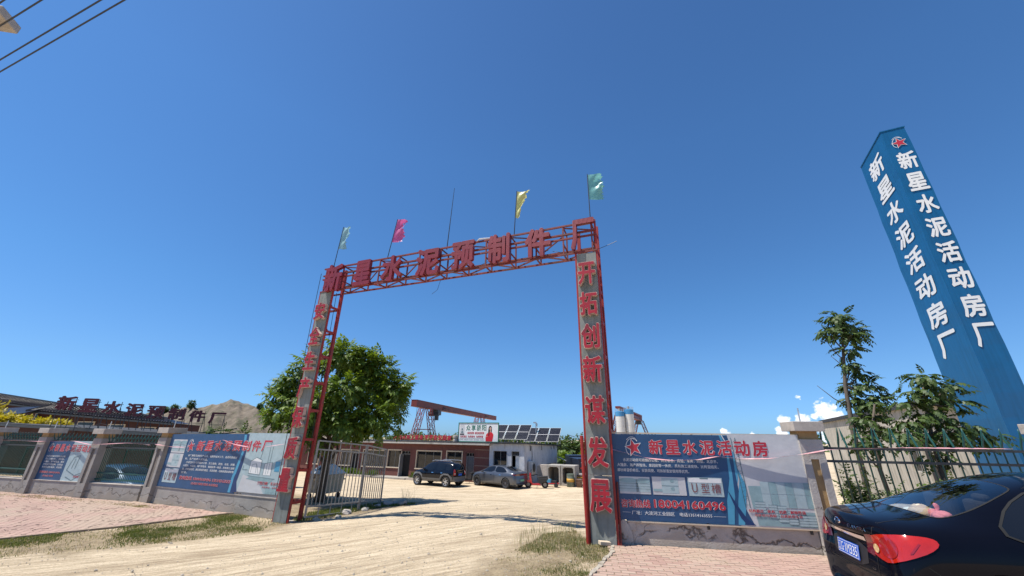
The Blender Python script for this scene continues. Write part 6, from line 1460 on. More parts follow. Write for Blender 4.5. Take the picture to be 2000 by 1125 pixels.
blades('grass', [vergeR], 8000, .032, 'grass_dry', 'dry grass at the foot of the right gate column', 4, dR, w=.004)
tall = [(.10, 7.75), (.40, 8.9), (1.3, 9.2), (1.42, 8.1), (1.30, 7.65), (.7, 7.0)]
blades('weeds', [tall], 280, .15, 'grass', 'taller weeds beside the red gate pipe', 5, lambda x, y: patchy(x, y, 2.5, .05, 4, 7), w=.003); blades('weeds', [tall], 240, .19, 'grass_dry', 'tall dry stalks beside the red gate pipe', 6, w=.0035)
inner = [(-5.3, 10.9), (-4.95, 10.65), (-4.2, 12.3), (-3.75, 13.4), (-3.0, 13.9), (-3.1, 14.5), (-4.2, 14.6), (-5.0, 13.2), (-5.6, 11.6)]
blades('grass', [inner], 6000, .06, 'grass', 'green weeds growing under the open gate leaf', 7); 
blades('weeds', [[(-3.5, 13.9), (-2.9, 13.9), (-2.95, 14.6), (-3.6, 14.5)]], 40, .6, 'grass_dry', 'tall dry stalks at the end of the gate leaf', 8, w=.004)
blades('grass', [[(x0, 35 + 0 * x0) for x0 in (0,)] + [(1, 35), (1, 36)]] if False else [vergeL], 10, .05, 'grass', 'a few blades on the verge', 9) if False else None
blades('grass', [padR], 1600, .035, 'grass', 'weeds sprouting in the joints of the right pavement', 10, lambda x, y: 1.0 if (x < 2.6 and y > 4.9) else .1, w=.004)
blades('grass', [[(-18, 14.9), (-11, 12.8), (-7.2, 11.3), (-7.4, 11.15), (-11, 12.5), (-18, 14.4)]], 2500, .05, 'grass_dry', 'straw and weeds along the foot of the left wall', 11)
hb = Matrix.Rotation(ga, 3, 'Z'); pl = []
for a, b_ in ((-16.4, -10.9), (-7.0, -4.3)): pl.append([tuple((BA + hb @ Vector(v))[:2]) for v in ((a, -1.05, 0), (b_, -1.05, 0), (b_, -.1, 0), (a, -.1, 0))])
blades('flower_bed_plants', pl, 5000, .55, 'leaf', 'knee high green plants in the beds before the brown building', 12, w=.03)
def rock(n_, x, y, s_, mat, label, cat='stone', group=None, flat=.6):
    b_ = bmesh.new(); bmesh.ops.create_icosphere(b_, subdivisions=2, radius=s_); rr = random.Random(int(x * 1000 + y * 77))
    pv = Vector((rr.random() * 9, rr.random() * 9, 0))
    from mathutils import noise as mn
    for v in b_.verts: v.co *= 1 + .45 * mn.noise(v.co / s_ * 1.1 + pv); v.co.z *= flat
    me = bpy.data.meshes.new(n_); b_.to_mesh(me); b_.free(); o = link(n_, me, None, mat, (x, y, gz(x, y) + s_ * flat * .45)); o.rotation_euler = (rr.uniform(-.3, .3), rr.uniform(-.3, .3), rr.random() * 6); return tag(o, label, cat, group)
for i, (x, y, s_, c, lb) in enumerate(((-3.82, 13.75, .16, 'cap_stone', 'white chunk of rubble at the far end of the gate leaf'), (-3.62, 13.95, .13, 'cap_stone', 'grey chunk of rubble beside the white one'), (-3.40, 13.85, .17, 'concrete', 'brownish concrete lump at the end of the rubble'), (-3.98, 13.2, .12, 'concrete', 'grey rubble lump under the narrow gate leaf'), (-4.4, 11.9, .13, 'cap_stone', 'pale stone in the shade below the gate leaf'), (-4.75, 10.9, .09, 'kerb', 'small white stone by the foot of the left column'), (-4.35, 11.25, .08, 'kerb', 'little white stone under the first gate leaf'), (-4.1, 12.5, .10, 'concrete', 'dark lump between weeds below the gate leaf'))):
    rock('rubble', x, y, s_, M[c], lb, 'rubble', 'rubble under the open gate')
q = MB(); q.box((0, 0, .06), (.20, .10, .055), Matrix.Rotation(.10, 3, 'Y') @ Matrix.Rotation(.25, 3, 'Z')); o = q.build('loose_brick', M['cream'], None, bevel=.006, loc=(1.66, 7.70, .0)); tag(o, 'single pale brick lying against the right gate column', 'brick')
# pebbles and straw over the dirt
r = np.random.default_rng(77); q = MB(); n_ = 0
while n_ < 4600:
    d_ = 3.6 + 11 * r.random() ** 1.3; a = r.uniform(-1.05, .28); x, y = d_ * math.sin(a), d_ * math.cos(a)
    if in_poly(x, y, padL) or in_poly(x, y, padR) or (x > 1.2 and y > 5): continue
    s_ = r.uniform(.005, .016) * (1 + (r.random() < .05) * 1.2); z = gz(x, y) + bump_z(x, y) + s_ * .2
    vs = [Vector((x, y, z)) + Vector(v) * s_ * r.uniform(.6, 1.2) for v in ((1, 0, 0), (0, 1, 0), (-1, 0, 0), (0, -1, 0), (0, 0, .8), (0, 0, -.6))]
    q.mi = int(r.random() < .35); q.add(vs, [(0, 1, 4), (1, 2, 4), (2, 3, 4), (3, 0, 4), (1, 0, 5), (2, 1, 5), (3, 2, 5), (0, 3, 5)]); n_ += 1
tag(q.build('gravel', [M['kerb'], M['concrete']]), 'small stones strewn over the sandy drive', kind='stuff')
q = MB(); n_ = 0
while n_ < 420:
    x, y = r.uniform(-17, -6.5), r.uniform(8, 15)
    if not in_poly(x, y, padL): continue
    a = r.uniform(0, 6.28); l_ = r.uniform(.03, .13) * (1 if r.random() < .93 else 2.5); z = -.235 + .004
    q.bar((x, y, z), (x + math.cos(a) * l_, y + math.sin(a) * l_, z + .01), .006); n_ += 1
tag(q.build('straw', M['bark']), 'twigs and straw scattered over the left pavement', kind='stuff')
# ------------------------------------------------------------------ cars
M['car_black'] = pm('car_black', (.003, .0035, .007), .06, var=.1, scale=2, coat=.0, spec=.17)
M['car_navy'] = pm('car_navy', (.004, .005, .009), .15, var=.1, scale=2, coat=.0)
M['car_grey'] = pm('car_grey', (.10, .11, .13), .30, metal=.55, var=.08, scale=2, coat=.7)
M['car_blue'] = pm('car_blue', (.025, .075, .13), .3, metal=.2, var=.08, scale=2, coat=.8)
M['cladding'] = pm('cladding', (.12, .12, .12), .45, var=.1, scale=5)
M['tint'] = glassmat('tint', (.006, .007, .009), .04)
M['lamp_lens'] = pm('lamp_lens', (.38, .014, .006), .08, var=.15, scale=9, coat=1.0)
M['lamp_dark'] = pm('lamp_dark', (.13, .004, .007), .08, var=.2, scale=9, coat=1.0)
M['lamp_deep'] = pm('lamp_deep', (.26, .012, .014), .12, var=.25, scale=14, coat=1.0)
M['lamp_amber'] = pm('lamp_amber', (.55, .36, .16), .15, var=.3, scale=30, coat=1.0)
M['lamp_white'] = pm('lamp_white', (.6, .6, .62), .1, metal=.3, var=.1, coat=1.0)
M['chrome'] = pm('chrome', (.75, .75, .76), .12, metal=1.0, var=.03)
M['plate_blue'] = pm('plate_blue', (.02, .10, .50), .35, var=.05); M['plate_green'] = pm('plate_green', (.16, .40, .26), .4, var=.05)
M['seam'] = pm('seam', (.003, .003, .003), .8, var=.1)

def car_glass(name):
    m, n, l, b = newmat(name)
    gl = n.new('ShaderNodeBsdfGlossy'); gl.inputs['Roughness'].default_value = .01; gl.inputs['Color'].default_value = (1, 1, 1, 1)
    tr = n.new('ShaderNodeBsdfTransparent'); tr.inputs['Color'].default_value = (.80, .84, .84, 1)
    fr = n.new('ShaderNodeFresnel'); fr.inputs['IOR'].default_value = 1.6; tc = n.new('ShaderNodeTexCoord'); nz = n.new('ShaderNodeTexNoise'); nz.inputs['Scale'].default_value = 1.5
    l.new(tc.outputs['Object'], nz.inputs['Vector']); bp = n.new('ShaderNodeBump'); bp.inputs['Distance'].default_value = .002; l.new(nz.outputs['Fac'], bp.inputs['Height']); l.new(bp.outputs[0], gl.inputs['Normal'])
    mm = n.new('ShaderNodeMath'); mm.operation = 'ADD'; mm.inputs[1].default_value = .06; l.new(fr.outputs[0], mm.inputs[0])
    ms = n.new('ShaderNodeMixShader'); l.new(mm.outputs[0], ms.inputs[0]); l.new(tr.outputs[0], ms.inputs[1]); l.new(gl.outputs[0], ms.inputs[2]); l.new(ms.outputs[0], n['Material Output'].inputs[0]); return m
M['clear_glass'] = car_glass('clear_glass')

def eval_mesh(o):
    bpy.context.view_layer.update(); dg = bpy.context.evaluated_depsgraph_get()
    return bpy.data.meshes.new_from_object(o.evaluated_get(dg), preserve_all_data_layers=True, depsgraph=dg)

class Car:
    def __init__(s, name, pos, heading, label, st, paint, wheels, wr=.32, ww=.2, group=None, cladding=None, rimkind=5, cat='car', hole=None, sheer=.10, rimmat='alu', tail_z=.6):
        s.t = thing(name, pos, heading, label, cat, group)
        X = [r_[0] for r_ in st]; Lx = X[-1]; vs = []; K = 11
        for (x, w, zb, zbelt, ztop, yt) in st:
            c = ss(.08, .30, ztop - zbelt); zE = ztop - .035 * c - .012; wb = w * .93
            pts = [(0, zb), (.80 * w, zb), (.965 * w, zb + .07), (w, zb + (zbelt - zb) * .35), (w * 1.0, zb + (zbelt - zb) * .62), (w * .985, zbelt - .09), (wb, zbelt)]
            cab = [(wb + (yt - wb) * .12, zbelt + (zE - zbelt) * .18), (wb + (yt - wb) * .92, zbelt + (zE - zbelt) * .9), (yt * .80, zE + .012), (0, ztop)]
            hood = [(w * .86, zbelt + (ztop - zbelt) * .45), (w * .70, zbelt + (ztop - zbelt) * .75), (w * .40, ztop - .008), (0, ztop)]
            pts += [(a[0] * c + b_[0] * (1 - c), a[1] * c + b_[1] * (1 - c)) for a, b_ in zip(cab, hood)]
            row = []
            for (y, z) in pts:
                fr_, ff = 1 - ss(0, .55, x), 1 - ss(0, .7, Lx - x)
                dx = fr_ * (sheer * ss(tail_z - .05, tail_z + .38, z) + .16 * (y / max(w, .3)) ** 2 * 1.0 - .03 * ss(.2, .5, z) * 0) - ff * (.18 * ss(.45, .9, z) + .20 * (y / max(w, .3)) ** 2)
                row.append((x + dx, y, z))
            vs.append(row)
        V = []; F = []
        for row in vs:
            V += [(x, -y, z) for (x, y, z) in row[::1]] + [(x, y, z) for (x, y, z) in row[1:-1][::-1]]
        n = 2 * K - 2
        for i in range(len(vs) - 1):
            for k in range(n): F.append((i * n + k, (i + 1) * n + k, (i + 1) * n + (k + 1) % n, i * n + (k + 1) % n))
        # end caps: stitch left and right rows together
        for i, rev in ((0, False), (len(vs) - 1, True)):
            b_ = i * n
            for k in range(K - 1):
                a0, a1 = b_ + k, b_ + k + 1; c0 = b_ + (n - k) % n; c1 = b_ + (n - k - 1) % n
                f = [a0, a1, c1, c0]; f = list(dict.fromkeys(f))
                if len(f) >= 3: F.append(tuple(f[::-1]) if rev else tuple(f))
        me = bpy.data.meshes.new('body'); me.from_pydata(V, [], F); me.update()
        b_ = bmesh.new(); b_.from_mesh(me); bmesh.ops.recalc_face_normals(b_, faces=b_.faces); b_.to_mesh(me); b_.free()
        o = bpy.data.objects.new('body', me); C.objects.link(o); sd = o.modifiers.new('s', 'SUBSURF'); sd.levels = 2; sd.render_levels = 2
        me2 = eval_mesh(o); bpy.data.objects.remove(o)
        s.bvh = BVHTree.FromPolygons([v.co.copy() for v in me2.vertices], [tuple(p.vertices) for p in me2.polygons])
        me2.materials.clear(); me2.materials.append(paint)
        o = bpy.data.objects.new('body', me2); C.objects.link(o); cut = []
        def cutter(me_c, mat):
            me_c.materials.clear(); me_c.materials.append(mat); c_ = bpy.data.objects.new('cut', me_c); C.objects.link(c_); m_ = o.modifiers.new('b', 'BOOLEAN'); m_.operation = 'DIFFERENCE'; m_.object = c_; m_.solver = 'EXACT'; cut.append(c_)
        wmax = max(r_[1] for r_ in st)
        for (wx) in wheels:
            for sd_ in (-1, 1):
                q = MB(); y0, y1 = (sd_ * (wmax - .30), sd_ * (wmax + .1)); q.lathe([(wr + .055, min(y0, y1)), (wr + .055, max(y0, y1))], (wx, 0, wr), 36, axis='y'); cutter(q.mesh(), M['seam'])
        if hole is not None:
            q = MB(); pts, z0, z1 = hole; n_ = len(pts); q.add([(x, y, z0) for x, y in pts] + [(x, y, z1) for x, y in pts], [tuple(reversed(range(n_))), tuple(range(n_, 2 * n_))] + [(i, (i + 1) % n_, (i + 1) % n_ + n_, i + n_) for i in range(n_)])
            me_ = q.mesh(); bm_ = bmesh.new(); bm_.from_mesh(me_); bmesh.ops.recalc_face_normals(bm_, faces=bm_.faces); bm_.to_mesh(me_); bm_.free(); cutter(me_, M['parcel'])
        me3 = eval_mesh(o); bpy.data.objects.remove(o)
        for c_ in cut: bpy.data.objects.remove(c_)
        me3.polygons.foreach_set('use_smooth', [True] * len(me3.polygons))
        try: me3.set_sharp_from_angle(angle=R(38))
        except Exception: pass
        s.body = link('body', me3, s.t)
        for (wx) in wheels:
            for sd_ in (-1, 1):
                y = sd_ * (wmax - ww / 2 - .012); q = MB(); h = ww / 2
                q.lathe([(wr * .66, -h), (wr * .93, -h), (wr, -h * .7), (wr, h * .7), (wr * .93, h), (wr * .66, h), (wr * .64, 0), (wr * .66, -h)], (wx, y, wr), 28, axis='y', cap=False); w_ = thing('wheel', (0, 0, 0)); w_.parent = s.t
                q.build('tyre', M['tyre'], w_, smooth=True)
                q = MB(); f_ = sd_ * h * .55; q.lathe([(wr * .60, -.02), (wr * .68, -.03), (wr * .68, .03), (wr * .60, .02), (wr * .60, -.02)], (wx, y + f_, wr), 28, axis='y', cap=False)
                for k in range(rimkind):
                    a = k * 2 * math.pi / rimkind + .3; ca, sa_ = math.cos(a), math.sin(a); wdt = .055 if rimkind < 8 else .026
                    q.bar((wx + ca * wr * .1, y + f_, wr + sa_ * wr * .1), (wx + ca * wr * .64, y + f_, wr + sa_ * wr * .64), wdt, .03, up=(0, 1, 0))
                q.lathe([(0, -.02), (wr * .2, -.02), (wr * .2, .025), (0, .03)], (wx, y + f_, wr), 14, axis='y'); q.build('rim', M[rimmat], w_)
                q = MB(); q.lathe([(0, -.01), (wr * .6, -.01), (wr * .6, .01), (0, .01)], (wx, y, wr), 20, axis='y'); q.build('brake_disc', M['steel_dark'], w_)
    def patch(s, name, pts, D, mat, off=.004, res=.05, U=None, Vv=(0, 0, 1), parent=None, thick=0, mirror=False):
        """outline in the plane across D, wrapped on to the body"""
        D = Vector(D).normalized(); Vv = Vector(Vv); U = Vector(U).normalized() if U else D.cross(Vv).normalized()
        b_ = bmesh.new(); f = b_.faces.new([b_.verts.new((p[0], p[1], 0)) for p in pts])
        xs = [p[0] for p in pts]; zs = [p[1] for p in pts]
        for axis_, lo, hi in ((0, min(xs), max(xs)), (1, min(zs), max(zs))):
            n = int((hi - lo) / res)
            for i in range(1, n + 1):
                v = lo + (hi - lo) * i / (n + 1); co = (v, 0, 0) if axis_ == 0 else (0, v, 0); no = (1, 0, 0) if axis_ == 0 else (0, 1, 0)
                bmesh.ops.bisect_plane(b_, geom=b_.verts[:] + b_.edges[:] + b_.faces[:], plane_co=co, plane_no=no)
        bmesh.ops.triangulate(b_, faces=b_.faces)
        for v in b_.verts:
            p = U * v.co.x + Vv * v.co.y
            h = s.bvh.ray_cast(p - D * 6, D)
            if h[0] is None: hh = s.bvh.find_nearest(p); h = hh
            nrm = h[1] if h[1].dot(D) < 0 else -h[1]
            v.co = h[0] + (nrm * .6 - D * .4).normalized() * off
        bmesh.ops.recalc_face_normals(b_, faces=b_.faces)
        for f in b_.faces:
            if f.normal.dot(D) > 0: f.normal_flip()
        me = bpy.data.meshes.new(name); b_.to_mesh(me); b_.free(); me.polygons.foreach_set('use_smooth', [True] * len(me.polygons))
        if mirror:
            for v in me.vertices: v.co.y *= -1
            me.flip_normals()
        return link(name, me, parent or s.t, mat)
    def side(s, name, pts, mat, **k):   # pts in x,z, both flanks
        k.setdefault('parent', s.t)
        a = s.patch(name, pts, (0, 1, 0), mat, U=(1, 0, 0), **k); b_ = s.patch(name, pts, (0, 1, 0), mat, U=(1, 0, 0), mirror=True, **k); return a, b_
    def strip(s, name, line, w, mat, **k):
        L_ = [Vector(p) for p in line]; up = []; dn = []
        for i, p in enumerate(L_):
            d = (L_[min(i + 1, len(L_) - 1)] - L_[max(i - 1, 0)]).normalized(); nn = Vector((-d.y, d.x)) * w / 2; up.append(p + nn); dn.append(p - nn)
        return s.side(name, [tuple(p) for p in up + dn[::-1]], mat, **k)
def rnd(pts, k=3):
    """chaikin rounding of a closed outline"""
    for _ in range(k):
        o = []
        for i in range(len(pts)):
            a, b_ = pts[i], pts[(i + 1) % len(pts)]; o += [(a[0] * .78 + b_[0] * .22, a[1] * .78 + b_[1] * .22), (a[0] * .22 + b_[0] * .78, a[1] * .22 + b_[1] * .78)]
        pts = o
    return pts
M['parcel'] = pm('parcel', (.33, .32, .31), .8, var=.15, scale=4)

# ---- the black sedan in the foreground, seen from behind
EL = [(0, .62, .26, .74, .86, .45), (.05, .80, .22, .84, .985, .5), (.10, .83, .21, .875, 1.012, .5), (.22, .86, .20, .90, 1.025, .52), (.45, .88, .19, .93, 1.055, .55), (.70, .885, .19, .945, 1.085, .60), (.88, .885, .19, .955, 1.145, .60), (1.15, .885, .19, .96, 1.265, .57), (1.5, .885, .19, .96, 1.395, .55), (1.85, .885, .19, .955, 1.475, .55),
      (2.3, .885, .19, .95, 1.505, .56), (2.7, .885, .19, .94, 1.47, .56), (3.05, .885, .19, .93, 1.31, .56), (3.4, .88, .19, .91, 1.10, .60), (3.65, .87, .19, .88, .975, .62), (4.0, .85, .20, .82, .92, .6), (4.35, .78, .22, .70, .80, .5), (4.5, .60, .28, .58, .66, .4)]
wpts = rnd([(.70, -.50), (.69, .0), (.70, .50), (.77, .60), (1.10, .56), (1.44, .47), (1.50, .41), (1.53, 0), (1.50, -.41), (1.44, -.47), (1.10, -.56), (.77, -.60)], 1)
car = Car('parked_car', (3.654, 5.054, -.02), -.272, 'shiny black sedan with red tail lights and blue plate in the right foreground', EL, M['car_black'], (.92, 3.57), hole=(wpts, .93, 2.0))
gl = car.patch('rear_window', wpts, (0, 0, -1), M['clear_glass'], U=(1, 0, 0), Vv=(0, 1, 0), off=.002, res=.06)
# rubber seal round the glass
ring_o = [(c[0] + (c[0] - 1.1) * .035, c[1] * 1.035) for c in wpts]
def ring_patch(car, name, pts, k, mat, D, U, Vv, off):
    cx = sum(p[0] for p in pts) / len(pts); cy = sum(p[1] for p in pts) / len(pts); n = len(pts)
    outl = [(cx + (p[0] - cx) * k, cy + (p[1] - cy) * k) for p in pts]; U, Vv, D = Vector(U), Vector(Vv), Vector(D); vs = []
    for P in (pts, outl):
        for p in P:
            h = car.bvh.ray_cast(U * p[0] + Vv * p[1] - D * 6, D)
            if h[0] is None: h = car.bvh.find_nearest(U * p[0] + Vv * p[1])
            nn = h[1] if h[1].dot(D) < 0 else -h[1]; vs.append(tuple(h[0] + nn * off))
    q = MB(); q.add(vs, [(i, (i + 1) % n, (i + 1) % n + n, i + n) for i in range(n)]); return q.build(name, mat, car.t, smooth=True)
ring_patch(car, 'window_seal', rnd(wpts, 1), 1.025, M['seam'], (0, 0, -1), (1, 0, 0), (0, 1, 0), .003)
# shelf, speaker, things lying on it
q = MB(); q.add([(.72, -.57, 1.045), (.72, .57, 1.045), (1.2, .55, 1.02), (1.2, -.55, 1.02)], [(0, 1, 2, 3)]); q.build('parcel_shelf', M['parcel'], car.t)
q = MB()
for s_ in (-1, 1): q.box((1.32, s_ * .3, 1.08), (.10, .42, .26)); q.box((1.32, s_ * .3, 1.24), (.07, .18, .07))
q.build('rear_seat', M['room_dark'], car.t, bevel=.03)
q = MB(); q.lathe([(.17, 0), (.16, .03), (.10, .05), (.0, .052)], (.92, .20, 1.035), 20); sp_ = q.build('shelf_speaker', M['cap_stone'], car.t, smooth=True)
carw = Matrix.Translation((3.654, 5.054, -.02)) @ Matrix.Rotation(-.272, 4, 'Z')
def blob(name, items, mat, label, cat):
    b_ = bmesh.new()
    from mathutils import noise as mn
    for (c, r_, sc) in items:
        g_ = bmesh.ops.create_icosphere(b_, subdivisions=3, radius=r_, matrix=Matrix.Translation(c) @ Matrix.Diagonal((*sc, 1)))
        for v in g_['verts']: v.co += (v.co - Vector(c)).normalized() * .018 * mn.noise(v.co * 30)
    me = bpy.data.meshes.new(name); b_.to_mesh(me); b_.free(); me.polygons.foreach_set('use_smooth', [True] * len(me.polygons))
    o = link(name, me, None, mat); o.matrix_world = carw; return tag(o, label, cat)
M['hat'] = pm('hat', (.60, .48, .36), .9, var=.2, scale=9, bump=.004); M['toy_pink'] = pm('toy_pink', (.72, .24, .26), .9, var=.15, scale=12, bump=.004); M['lace'] = pm('lace', (.75, .78, .76), .9, var=.15, scale=20, bump=.004)
blob('sun_hat', [((.88, -.12, 1.06), .11, (1, 1.15, .5)), ((.88, -.12, 1.085), .075, (1, 1, .7))], M['hat'], 'tan sun hat lying behind the rear window of the black sedan', 'hat')
blob('lace_cloth', [((.85, .03, 1.06), .05, (1, 1, .5)), ((.90, -.02, 1.07), .05, (1, 1.2, .5)), ((.81, .0, 1.055), .04, (1, 1, .5))], M['lace'], 'crumpled white lace cloth beside the tan hat on the rear shelf', 'cloth')
blob('plush_toy', [((.93, -.34, 1.06), .065, (1.2, 1.1, .7)), ((.91, -.25, 1.065), .045, (1, 1, 1)), ((.95, -.25, 1.12), .026, (.8, .8, 1.5)), ((.86, -.42, 1.05), .035, (1, 1.6, .8))], M['toy_pink'], 'pink plush toy on the rear shelf of the black sedan', 'plush toy')
# lights: wrapped round the rear corner
dg_ = (1, 1, 0); ug = (1, -1, 0)
for mir in (False, True):
    lens = car.patch('tail_light', rnd([(.455, .86), (.56, .895), (.75, .925), (.90, .93), (.965, .915), (.985, .875), (.93, .815), (.80, .745), (.62, .668), (.53, .685), (.455, .715)], 1), dg_, M['lamp_lens'], U=ug, off=.010, res=.04, mirror=mir)
    o = car.patch('lamp_disc', ell(.635, .80, .085, .085, 20), dg_, M['lamp_deep'], U=ug, off=.014, res=.05, parent=lens, mirror=mir)
    o = car.patch('lamp_round', ell(.515, .765, .030, .038, 16), dg_, M['lamp_amber'], U=ug, off=.018, res=.05, parent=lens, mirror=mir)
    o = car.patch('lamp_stripe', [(.80, .785), (.82, .79), (.875, .87), (.862, .875)], dg_, M['lamp_deep'], U=ug, off=.014, res=.05, parent=lens, mirror=mir)
    inn = car.patch('lid_light', [(-.49, .875), (-.40, .86), (-.367, .70), (-.49, .685)] if not mir else [(-.49, .875), (-.40, .86), (-.367, .70), (-.49, .685)], (1, 0, 0), M['lamp_dark'], U=(0, 1, 0), off=.010, res=.04, mirror=mir)
    car.patch('lid_seam', [(-.505, .50), (-.497, .50), (-.497, .985), (-.505, .985)], (1, 0, 0), M['seam'], U=(0, 1, 0), off=.003, res=.05, mirror=mir)
    car.patch('lid_seam', [(.12, .503), (.70, .54), (.70, .547), (.12, .511)], (0, 0, -1), M['seam'], U=(1, 0, 0), Vv=(0, 1, 0), off=.002, res=.05, mirror=mir)
q_pts = [(-.34, .54), (.34, .54), (.36, .77), (-.36, .77)]
car.patch('plate_recess', rnd(q_pts, 1), (1, 0, 0), M['plastic'], U=(0, 1, 0), off=.003)
car.patch('chrome_strip', [(-.38, .795), (.38, .795), (.38, .835), (-.38, .835)], (1, 0, 0), M['chrome'], U=(0, 1, 0), off=.012)
car.patch('lid_groove', [(-.48, .50), (.48, .50), (.48, .512), (-.48, .512)], (1, 0, 0), M['seam'], U=(0, 1, 0), off=.003)
h = car.bvh.ray_cast(Vector((-3, 0, .65)), Vector((1, 0, 0)))[0]
pl_ = thing('number_plate', (h.x - .016, 0, .65), 0); pl_.parent = car.t; pl_.rotation_euler = (0, R(7), 0)
q = MB(); q.bb(-.004, .004, -.22, .22, -.07, .07); q.build('plate_sheet', M['plate_blue'], pl_, bevel=.003)
q = MB(); e = .004
for (a, b_, c_, d_) in ((-.212, .212, .058, .062), (-.212, .212, -.062, -.058), (-.212, -.208, -.058, .058), (.208, .212, -.058, .058)): q.bb(-.0055, -.0045, a, b_, c_, d_)
q.build('plate_border', M['white_print'], pl_)
for i, ch in enumerate('辽G·XM335'):
    w_ = [.055, .045, .012, .045, .05, .045, .045, .045][i]; x = [-.200, -.140, -.086, -.066, -.014, .043, .095, .147][i]
    zz = (-.045, .045) if ch != '·' else (-.006, .006)
    me = fit_mesh(glyph_mesh(ch, .0, 0, 2), x, x + w_, zz[0], zz[1], 0)
    for v in me.vertices: v.co = Vector((-.006, -v.co.x, v.co.z))
    link('plate_lettering', me, pl_, M['white_print'])
def rear_text(txt, y0, y1, z0, z1, mat, off=.006, bold=.01):
    me = fit_mesh(glyph_mesh(txt, bold, 0, 2), -y0, -y1, z0, z1, 0)   # y0 left edge (larger y)
    for v in me.vertices:
        y, z = -v.co.x, v.co.z; hh = car.bvh.ray_cast(Vector((-3, y, z)), Vector((1, 0, 0))); v.co = (hh[0] if hh[0] else Vector((.1, y, z))) + Vector((-off, 0, 0))
    return link('badge_lettering', me, car.t, mat)
rear_text('ELANTRA', -.19, -.44, .885, .918, M['chrome']); rear_text('GLS', -.40, -.46, .56, .58, M['chrome'])
q = MB(); vs = []
hh = car.bvh.ray_cast(Vector((-3, 0, .918)), Vector((1, 0, 0))); c0 = hh[0] if hh[0] else Vector((.1, 0, .918))
for k in range(28):
    a = k * 2 * math.pi / 28
    for (ry, rz2, dx) in ((.062, .036, .006), (.052, .027, .014), (.050, .026, .006)):
        vs.append((c0.x - dx - (.03 * math.sin(a) * 0), ry * math.cos(a), .918 + rz2 * math.sin(a)))
q.add(vs, [(3 * k + j, 3 * k + j + 1, (3 * k + j + 4) % 84, (3 * k + j + 3) % 84) for k in range(28) for j in range(2)])
for (y0, z0_, y1, z1_) in ((.034, -.018, .018, .021), (-.018, -.021, -.034, .018), (.026, -.004, -.026, .004)): q.bar((c0.x - .011, y0, .918 + z0_), (c0.x - .011, y1, .918 + z1_), .010, .006)
q.build('emblem', M['chrome'], car.t)
# side glass, seams, mirrors
car.side('side_window', rnd([(1.06, 1.0), (1.30, 1.20), (1.58, 1.335), (2.05, 1.39), (2.05, .99), (1.25, .918)], 1), M['tint'], off=.006)
car.side('side_window', rnd([(2.22, .99), (2.22, 1.39), (2.62, 1.36), (3.0, 1.18), (3.15, .98)], 1), M['tint'], off=.006)
for mir in (0, 1):
    pts = rnd([(1.06, 1.0), (1.30, 1.20), (1.58, 1.335), (2.05, 1.39), (2.05, .99), (1.25, .918)], 1)
ring_patch(car, 'window_trim', rnd([(1.06, 1.0), (1.30, 1.20), (1.58, 1.335), (2.05, 1.39), (2.55, 1.36), (2.95, 1.18), (3.1, .98), (2.05, .99), (1.25, .918)], 1), 1.03, M['seam'], (0, 1, 0), (1, 0, 0), (0, 0, 1), .008)
car.strip('door_seam', [(1.30, .30), (1.22, .6), (1.30, .80), (1.36, .96)], .007, M['seam'], off=.002); car.strip('door_seam', [(2.1, .25), (2.1, .97)], .007, M['seam'], off=.002)
car.strip('bumper_seam', [(.40, .70), (.55, .58), (.58, .40)], .007, M['seam'], off=.002)
car.side('door_handle', rnd([(1.42, .84), (1.60, .845), (1.60, .87), (1.42, .865)], 1), M['car_black'], off=.02)

# ---- black off-roader with grey cladding
SUV = [(0, .60, .42, .98, 1.10, .5), (.05, .80, .36, 1.02, 1.30, .60), (.15, .86, .34, 1.04, 1.50, .62), (.40, .89, .32, 1.05, 1.62, .62), (.9, .90, .30, 1.05, 1.67, .62), (1.6, .90, .30, 1.04, 1.69, .63), (2.2, .90, .30, 1.03, 1.67, .63), (2.6, .90, .30, 1.02, 1.57, .62), (2.95, .90, .30, 1.01, 1.32, .64), (3.2, .89, .30, 1.0, 1.12, .66), (3.6, .88, .32, .96, 1.06, .65), (4.05, .84, .34, .86, .97, .6), (4.3, .62, .40, .70, .80, .4)]
pv = Vector((-4.53, 30.65)); hd = math.atan2(31.9 - 30.65, -6.89 + 4.53); hd = math.pi - .42
off = Vector((math.cos(hd), math.sin(hd))) * .82; lat = Vector((-math.sin(hd), math.cos(hd))) * (-.80)
def place(px, py, rear_x, half, hd): # ground point under the near (left hand) rear wheel
    d = Vector((math.cos(hd), math.sin(hd))); l_ = Vector((-d.y, d.x)); p = Vector((px, py)) - d * rear_x - l_ * half; return (p.x, p.y, gz(px, py))
hd = math.pi - .49
suv = Car('parked_car', place(-4.53, 30.65, .80, .80, hd), hd, 'black off-road car with grey lower cladding parked before the brown building', SUV, M['car_navy'], (.80, 3.43), wr=.35, ww=.22, rimkind=6, sheer=.04, tail_z=.9)
def cladding_side(c, pts, mat): c.side('cladding', pts, mat, off=.012, res=.08)
cladding_side(suv, [(.02, .36), (.38, .36), (.42, .62), (.60, .78), (.98, .80), (1.20, .66), (1.26, .50), (2.95, .50), (3.02, .66), (3.25, .80), (3.62, .78), (3.85, .62), (3.88, .36), (4.25, .40), (4.25, .66), (4.0, .74), (3.9, .80), (3.6, .90), (3.2, .90), (2.96, .76), (2.9, .56), (1.32, .56), (1.24, .78), (.98, .90), (.58, .88), (.34, .70), (.02, .66)], M['cladding'])
suv.side('cladding', [(1.27, .30), (2.93, .30), (2.93, .50), (1.27, .50)], M['cladding'], off=.012)
suv.patch('rear_bumper', [(-.80, .38), (.80, .38), (.80, .68), (-.80, .68)], (1, 0, 0), M['cladding'], U=(0, 1, 0), off=.02)
